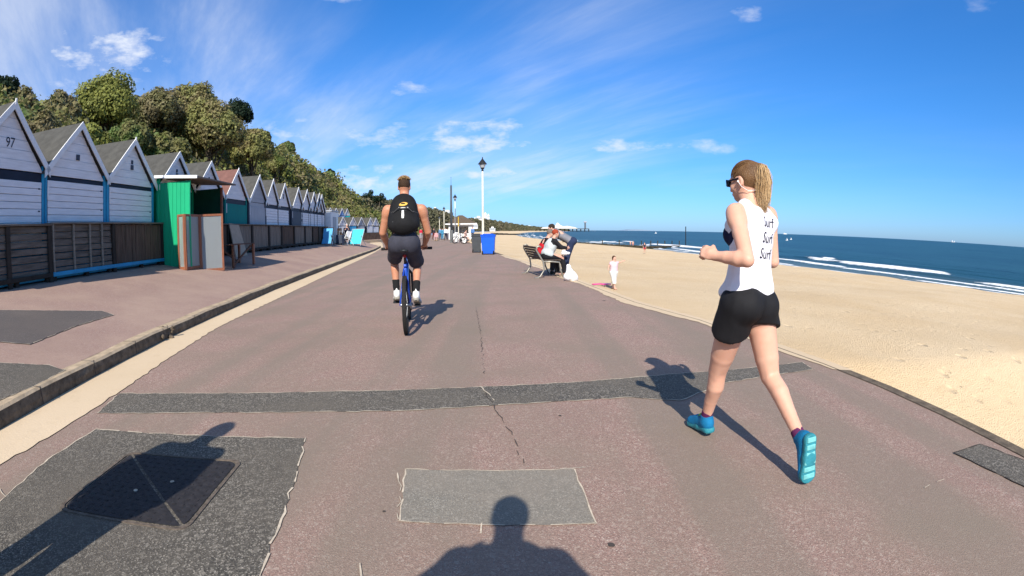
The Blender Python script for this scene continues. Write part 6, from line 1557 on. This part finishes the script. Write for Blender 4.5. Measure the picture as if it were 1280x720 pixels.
    def decal(poly,c,name,mat,off=.004):
        mbb=MB(); n=len(poly); vs=[]
        for x,y in [(0,0)]+poly:
            p=c+r*x+u*y-f*.4-V3(O); h_=bv.ray_cast(Vector(p),Vector(f)); vs.append(tuple((h_[0]-Vector(f)*off) if h_[0] else Vector(p)))
        mbb.add(vs,[(0,1+i,1+(i+1)%n) for i in range(n)]); return mbb.build(name,mat,bag)
    yl=mk('emblem yellow',(.75,.42,.08),.6); wt=mk('emblem white',(.75,.74,.70),.6)
    cc=bc+u*.075
    decal([(.050*math.cos(a)*(1+.12*math.sin(2*a)),.026*math.sin(a)+.006*math.cos(a)) for a in np.linspace(0,2*math.pi,22,endpoint=False)],cc,'emblem',yl)
    decal([(.028*math.cos(a)-.004,.009*math.sin(a)+.004) for a in np.linspace(0,2*math.pi,12,endpoint=False)],cc+u*.004,'emblem_mark',M_pack,.007)
    decal([(-.058,-.008),(0,-.011),(.058,-.004),(.060,.006),(0,.004),(-.054,.004)],cc-u*.048,'emblem_bar',wt)
    decal([(-.012,-.055),(.012,-.055),(.016,-.02),(.012,.05),(-.012,.05),(-.014,-.02)],cc-u*.145-r*.004,'white_tag',wt)
    decal([(-.10,.0),(-.05,-.004),(0,-.006),(.05,-.003),(.10,.002),(.10,.006),(0,-.002),(-.10,.004)],cc-u*.088,'zip',M_silver)
cyclist()
# ------------------------- generic figures -------------------------
def figure(label,pos,az,height=1.72,top=(.2,.2,.2),bottom=(.05,.05,.08),hair=(.05,.03,.02),skin=None,pose='stand',seat=.45,vox=.02,female=False,fingers=False,arms=None,lean=0.0,long_sleeves=True,shoes=(.05,.05,.05),group=None,heavy=1.0,legs=None,extra=None,headtilt=0,longhair=False,top2=None,dress=False,cap=None,bare_legs=False,cropped=False):
    s=height/1.75; f=V3((math.sin(az),math.cos(az),0)); r=V3((f[1],-f[0],0)); Z_=V3((0,0,1)); P0=V3(pos)
    up=unit(Z_*math.cos(lean)+f*math.sin(lean)); ff=unit(f*math.cos(lean)-Z_*math.sin(lean))
    J={}
    if pose=='sit':
        pel=P0+Z_*(seat+.10*s); 
        for q,sg in (('L',-1),('R',1)):
            hp=pel+r*sg*.085*s-Z_*.01; kn=hp+f*.43*s+r*sg*.04-Z_*.02; an=kn-Z_*(kn[2]-P0[2]-.09*s)+f*(.02+.06*sg); J['hip'+q]=hp;J['kn'+q]=kn;J['an'+q]=an;J['toe'+q]=an+f*.16*s-Z_*.05*s
    else:
        pel=P0+Z_*.93*s-(f*.22*s*math.sin(lean) if lean>.4 else 0)
        for q,sg in (('L',-1),('R',1)):
            st=(.10 if pose=='walk' else .02)*sg*s; hp=pel+r*sg*.088*s-Z_*.03*s; an=P0+r*sg*.10*s+Z_*.09*s+f*(st*2 if pose=='walk' else st); kn=(hp+an)*.5+f*.03*s; J['hip'+q]=hp;J['kn'+q]=kn;J['an'+q]=an;J['toe'+q]=an+f*.16*s-Z_*.05*s
    nk=pel+up*.52*s; hd=nk+unit(up+Z_*.5)*.19*s+ff*.025*s
    for q,sg in (('L',-1),('R',1)):
        sh=nk+r*sg*.175*s-up*.055*s; J['sh'+q]=sh
        a=(arms or {}).get(q)
        if a is None: el=sh-Z_*.28*s+r*sg*.05*s+f*.02; wr=el-Z_*.24*s+f*.06*s
        else: el=sh+V3(r*a[0]*sg+f*a[1]+Z_*a[2])*s; wr=el+V3(r*a[3]*sg+f*a[4]+Z_*a[5])*s
        J['el'+q]=el;J['wr'+q]=wr;J['ha'+q]=wr+unit(wr-el)*.09*s
    J.update(pelvis=pel,neck=nk,head=hd,fwd=ff,face=unit(f*math.cos(lean+headtilt)-Z_*math.sin(lean*.8+headtilt)))
    root=thing('person',label,'person',tuple(P0),0,group); O=tuple(P0)
    B,M,FM=person_body(J,s,female=female,heavy=heavy,fingers=fingers,face=vox<.016,palm=dict(L=tuple(r),R=tuple(-r)),hand_curl=(.5,.5),feet=True)
    B.build('body',skin or S_mid,root,vox=vox,smooth=3,origin=O)
    rr_,f_,u_=M[:,0],M[:,1],M[:,2]; e=.012*s+vox*.25
    cm=lambda c,n:c if not isinstance(c,tuple) else cloth('%s cloth %d %d %d'%(n,int(c[0]*255),int(c[1]*255),int(c[2]*255)),c,.12,.3,200)
    T=Body(); h=heavy
    T.ell(pel+up*.03*s,((.162*h)*s+e,(.12*h)*s+e,.12*s),M,k=.05); T.ell(pel+up*.18*s,((.145*h)*s+e,(.112*h)*s+e,.15*s),M,k=.06); T.ell(pel+(nk-pel)*.68,((.166*h)*s+e,(.122*h)*s+e,.185*s),M,k=.05)
    for q in 'LR':
        sh=J['sh'+q]; T.cone(nk-up*.03*s+(sh-nk)*.25,sh,.05*s+e,.05*s+e,k=.04)
        if long_sleeves: T.chain([sh,J['el'+q],J['el'+q]+(J['wr'+q]-J['el'+q])*.93],[.052*s+e,.042*s+e,.033*s+e],k=.03,clip=[(J['el'+q]+(J['wr'+q]-J['el'+q])*.93,unit(J['wr'+q]-J['el'+q]))])
        else: T.cone(sh,sh+(J['el'+q]-sh)*.6,.054*s+e,.05*s+e,k=.03,clip=[(sh+(J['el'+q]-sh)*.6,unit(J['el'+q]-sh))])
    T.cut(nk+up*.015*s,up); T.cut(pel-up*(.10*s if not dress else .18*s),-up)
    if dress: T.cone(pel,pel-Z_*.2*s,.15*s,.20*s,k=.05)
    T.build('top',cm(top,'top'),root,vox=vox,smooth=3,origin=O,wr=.006*min(1,vox/.01*.6+.4),wrf=26,seed=int(abs(pos[0]*77))%50)
    Bt=Body(); Bt.ell(pel-up*.01,((.162*h)*s+e*.8,(.122*h)*s+e*.8,.125*s),M,k=.04)
    for sg in (-1,1): Bt.ell(pel-f_*.055*s+rr_*sg*.068*s-u_*.035*s,(.09*s+e,.085*s+e,.10*s+e),M,k=.04)
    for q in 'LR':
        hp,kn,an=J['hip'+q],J['kn'+q],J['an'+q]
        if bare_legs: Bt.cone(hp,hp+(kn-hp)*.6,.10*s*h+e,.085*s+e,k=.03,clip=[(hp+(kn-hp)*.6,unit(kn-hp))])
        elif cropped: Bt.chain([hp,kn,kn+(an-kn)*.5],[.105*s*h+e,.095*s+e,.10*s+e],k=.03,clip=[(kn+(an-kn)*.5,unit(an-kn))])
        else: Bt.chain([hp,kn,kn+(an-kn)*.93],[.097*s*h+e,.066*s+e,.052*s+e],k=.03,clip=[(kn+(an-kn)*.95,unit(an-kn))])
    Bt.cut(pel+up*(.09 if lean<.7 else .13)*s,up); Bt.build('trousers' if not bare_legs else 'shorts',cm(bottom,'lower'),root,vox=vox,smooth=3,origin=O,wr=.005,wrf=22,seed=4)
    fr,ff2,fu=FM[:,0],FM[:,1],FM[:,2]
    H=Body(); H.ell(hd+fu*.024*s-ff2*.016*s,(.081*s,.102*s,.094*s),FM,k=.02)
    if longhair: H.cone(hd-ff2*.05*s,nk-ff2*.075*s-up*.06*s,.072*s,.05*s,k=.04); 
    H.cut(hd+ff2*.05*s+fu*.035*s,ff2-fu*.55)
    if not longhair: H.cut(hd-fu*.04*s,-fu*.9+ff2*.4)
    H.build('hair',cm(hair,'hair') if isinstance(hair,tuple) else hair,root,vox=min(vox,.014),smooth=2,origin=O,wr=.003,wrf=50)
    for q in 'LR':
        an,to=J['an'+q],J['toe'+q]; K=Body(); K.cone(an-f*.02*s-Z_*.045*s,to,.042*s+.004,.036*s,k=.02); K.cone(an-Z_*.03*s,an+Z_*.01*s,.04*s,.04*s,k=.02); K.cut((0,0,P0[2]+.002),(0,0,-1)); K.build('shoe',cm(shoes,'shoe'),root,vox=max(.012,vox*.8),smooth=2,origin=O)
    if extra: extra(root,J,M,O,s)
    return root
# the one who holds the camera and the walker beside, both outside the picture; their shadows fall into it
figure('photographer in dark clothes standing right behind the camera',(-.115,-.34,0),0,1.82,top=(.06,.07,.10),bottom=(.03,.03,.04),vox=.014,fingers=True,arms=dict(L=(.16,.03,-.24,-.17,.22,.06),R=(.16,.03,-.24,-.17,.22,.06)),heavy=1.08)
o2=gnd(283,533); figure('passer-by just outside the left edge, casting the long shadow over the service cover',(o2.x-.11,o2.y-2.36,0),0,1.80,top=(.12,.12,.14),bottom=(.04,.04,.05),vox=.014,fingers=True,pose='walk',heavy=1.05)
# bench group
cx,BD,BL,ang=BENCH; bd=V3(BD); sea=V3((math.cos(ang+math.pi/2),math.sin(ang+math.pi/2),0)); azs=math.atan2(sea[0],sea[1]); bc=V3(cx)
def vest_extra(root,J,M,O,s):
    V=Body(); pel,nk=J['pelvis'],J['neck']; u=unit(nk-pel)
    V.ell(pel+u*.06*s,(.225*s,.185*s,.15*s),M,k=.05); V.ell(pel+(nk-pel)*.58,(.21*s,.175*s,.25*s),M,k=.05); V.cut(nk+u*.02*s,u); V.cut(pel-u*.10*s,-u)
    V.build('body_warmer',cloth('pale grey body warmer',(.46,.50,.50),.08,.3,60),root,vox=.012,smooth=3,origin=O,wr=.01,wrf=30,seed=2)
figure('red haired woman on the bench in pale grey body warmer with black sleeves',bc+bd*BL*.26+sea*.06,azs-.15,1.60,top=(.015,.015,.018),bottom=(.013,.013,.016),hair=(.28,.045,.02),pose='sit',seat=.46,vox=.012,female=True,heavy=1.12,lean=.42,headtilt=.25,arms=dict(L=(.04,.20,-.17,-.06,.22,-.04),R=(.03,.18,-.18,-.08,.22,-.02)),extra=vest_extra,fingers=True,shoes=(.25,.18,.15))
def yoke(root,J,M,O,s):
    V=Body(); pel,nk=J['pelvis'],J['neck']; u=unit(nk-pel)
    V.ell(pel+(nk-pel)*.5,(.185*s,.142*s,.17*s),M,k=.05); V.ell(pel+u*.06*s,(.19*s,.15*s,.13*s),M,k=.05); V.cut(pel+(nk-pel)*.66,u); V.build('red_panel',cloth('bright red fleece',(.42,.012,.02),.1,.3,60),root,vox=.014,smooth=3,origin=O)
figure('man at the far end of the bench in red and black jacket, head bowed',bc-bd*BL*.22+sea*.04,azs+.15,1.66,top=(.02,.014,.016),bottom=(.05,.05,.06),hair=(.16,.13,.11),pose='sit',seat=.46,vox=.013,lean=.50,headtilt=.35,arms=dict(L=(.03,.20,-.17,-.08,.2,-.05),R=(.03,.20,-.17,-.08,.2,-.05)),extra=yoke)
def stripe(root,J,M,O,s):
    pel,nk=J['pelvis'],J['neck']; u=unit(nk-pel); r,f=M[:,0],M[:,1]
    for q,sg in (('L',-1),('R',1)):
        V=Body(); V.chain([J['sh'+q]-f*.03+r*sg*.01,J['sh'+q]+(J['el'+q]-J['sh'+q])*.5-f*.045,J['el'+q]-f*.03],[.040*s,.040*s,.034*s],k=.02); V.build('sleeve_stripe',cloth('dark navy stripe',(.02,.025,.05)),root,vox=.014,smooth=2,origin=O)
    H=Body(); H.ell(nk-f*.06+u*.02,(.10*s,.06*s,.09*s),M,k=.02); H.build('hood',cloth('grey marl hoodie',(.19,.19,.21),.15,.3,80),root,vox=.014,smooth=2,origin=O)
mp=V3((at(706,340,14.25).x,14.25,0))
figure('man in grey hoodie and navy trousers bending over the bench pair',mp,math.atan2(-sea[0]*.9-.3*bd[0],-sea[1]*.9-.3*bd[1]),1.70,top=cloth('grey marl hoodie',(.19,.19,.21),.15,.3,80),bottom=(.02,.03,.07),hair=(.03,.02,.015),pose='stand',heavy=.95,vox=.013,lean=1.02,headtilt=.1,arms=dict(L=(.02,.10,-.25,-.08,.08,-.20),R=(.02,.10,-.25,-.06,.08,-.20)),extra=stripe)
# white bag and white bundle
M_bag=mk('white crumpled plastic',(.74,.74,.76),.5,.06,9,bump=.8,bscale=30)
g=gnd(713.5,351); Bg=Body(); Bg.ell((0,0,.10),(.17,.13,.12),k=.05); Bg.cone((0,0,.14),(-.06,0,.36),.12,.04,k=.08); Bg.cone((-.02,0,.06),(.13,.03,.04),.08,.05,k=.05); Bg.cut((0,0,.0),(0,0,-1))
o=Bg.build('carrier_bag',M_bag,None,vox=.012,smooth=2,wr=.018,wrf=26,seed=3); o.location=(g.x,g.y,.001); tag(o,'white carrier bag slumped on the ground at the woman\'s feet','bag')
g=at(707,326,float((bc+sea*.55+bd*.3)[1])-.25); Bg=Body(); Bg.ell((0,0,0),(.13,.07,.05),k=.03); Bg.ell((-.05,0,.04),(.06,.05,.05),k=.03)
o=Bg.build('white_bundle',M_bag,None,vox=.01,smooth=2,wr=.012,wrf=34,seed=9); o.location=(g.x,g.y,max(.62,g.z)); o.rotation_euler=(0,0,.4); tag(o,'small white bundle held between the woman\'s hands over her knees','bundle')
# toddler on the sand
g=hit(767,361.5); k_=(CAM_H*0+1); hh=1.22-(ray(770,323).z/ray(770,323).y)*-g.y; ht=at(770,322.5,g.y).z-g.z; print('child',g,ht)
figure('toddler in white trousers and pale pink top walking on the sand, one arm out',(g.x,g.y,g.z),R_(150),max(.7,ht),heavy=1.3,cropped=True,top=(.66,.47,.50),bottom=(.72,.70,.66),hair=(.07,.035,.018),pose='walk',vox=.010,female=True,longhair=True,arms=dict(L=(.20,.08,.02,.20,.05,.06),R=(.12,-.06,-.16,.06,.04,-.14)),headtilt=.35,long_sleeves=False,shoes=(.50,.30,.22))
# seated pair member at the far pavement end
g=hit(430.5,304); figure('grey haired person in dark top sitting behind the white folding chair',(g.x,g.y+.6,g.z),R_(160),1.66,top=(.015,.018,.035),bottom=(.03,.03,.04),hair=(.45,.44,.42),pose='sit',seat=.45,vox=.022)
m=MB(); m.box(-.22,.22,-.22,.22,.42,.45,None,.01); m.box(-.22,.22,.20,.235,.45,.9,None,.01); t=thing('garden_chair','dark garden chair under the grey haired person','chair',(g.x,g.y+.62,g.z),R_(20)); m.build('seat',M_slate,t)
for sx in (-1,1):
    for sy in (-1,1): m=MB(); m.box(sx*.19-.018,sx*.19+.018,sy*.19-.018,sy*.19+.018,0,.42); m.build('leg',M_slate,t)
# strollers far along the promenade
FAR=[(590.8,283.4,72,R_(200),(.07,.17,.38),(.03,.05,.10),(.05,.03,.02),'man in blue shirt standing right of the kiosk hatch, behind the bins'),
(557,284,70,R_(20),(.75,.76,.74),(.03,.03,.05),(.10,.07,.04),'person in white shirt and dark trousers in the crowd left of the mast'),
(553,285,74,R_(0),(.05,.22,.36),(.05,.20,.33),(.10,.06,.04),'person in teal blue clothes next to the white shirted one'),
(550.3,284.6,78,R_(10),(.10,.25,.45),(.06,.07,.12),(.05,.03,.02),'person in light blue top behind the cyclist\'s right elbow side of the crowd'),
(545.2,288,66,R_(180),(.55,.30,.30),(.40,.25,.25),(.03,.02,.02),'person in pink sitting low at the left of the crowd'),
(542.2,284.5,80,R_(30),(.03,.03,.04),(.12,.02,.02),(.03,.02,.02),'dark clothed person furthest left in the crowd'),
(560.6,284.5,82,R_(10),(.62,.60,.55),(.10,.10,.14),(.20,.12,.06),'person in cream top between the white shirted one and the mast'),
(526,284,88,R_(0),(.52,.02,.05),(.30,.30,.32),(.03,.02,.02),'distant person in red top just right of the cyclist\'s waist'),
(535.5,285,95,R_(0),(.28,.28,.32),(.06,.06,.08),(.05,.03,.02),'distant person in grey right of the one in red')]
for i,(px,py,Y,az,tp_,bt_,hr,lb) in enumerate(FAR):
    a=at(px,py,Y); b=gnd(px,288+CAM_H/Y*638); h=min(1.85,max(1.2,a.z)) if i!=4 else 1.6
    pos=(a.x,Y,0)
    if i==4: figure(lb,pos,az,1.62,top=tp_,bottom=bt_,hair=hr,pose='sit',seat=.42,vox=.03,group='people strolling far along the promenade')
    else: figure(lb,pos,az,h,top=tp_,bottom=bt_,hair=hr,vox=.03,pose='walk' if i%2 else 'stand',group='people strolling far along the promenade')
a=at(580.5,292,52); t=figure('person in pale pink sitting on a low seat in front of the kiosk',(a.x,52,0),R_(120),1.68,top=(.62,.42,.36),bottom=(.10,.05,.04),hair=(.06,.04,.03),pose='sit',seat=.5,vox=.026,lean=.3,bare_legs=True)
o=at(545.2,288,66); m=MB(); m.box(-.25,.25,-.22,.22,.0,.41,None,.03); q=m.build('seat_block',M_conc); q.location=(o.x,66,0); tag(q,'low pale block under the person in pink left of the crowd','seat')
m=MB(); m.box(-.22,.22,-.22,.22,.0,.49,None,.03); q=m.build('seat_block',M_trim); q.location=(a.x,52,0); tag(q,'low white block under the seated person before the kiosk','seat')
for i,(px,Y,rz,lb) in enumerate([(574.5,50,R_(70),'dark bicycle parked left of the seated person before the kiosk'),(585.8,49,R_(-75),'bicycle parked between the seated person and the grey bin')]):
    a=at(px,300,Y); bicycle(lb,(a.x+(.5 if i==0 else -.5),Y,0),rz,False,'bicycles parked by the kiosk',M_black if i==0 else M_silver)
# people on the beach
for i,(px,py,h,tp_,bt_,lb,pose) in enumerate([(788,308.6,1.25,S_mid,(.35,.2,.15),'bare skinned bather left of a pair at the water\'s edge','stand'),(791.2,309,1.3,S_mid,(.45,.12,.10),'bare skinned bather right of a pair at the water\'s edge','stand'),(805.6,317,.95,(.03,.03,.05),(.35,.03,.04),'small child in dark top and red shorts on the wet sand','walk')]):
    g=hit(px,py); figure(lb,(g.x,g.y,g.z),R_(150+20*i),h,top=tp_,bottom=bt_,hair=(.06,.03,.02),vox=.022,pose=pose,bare_legs=True,long_sleeves=False)
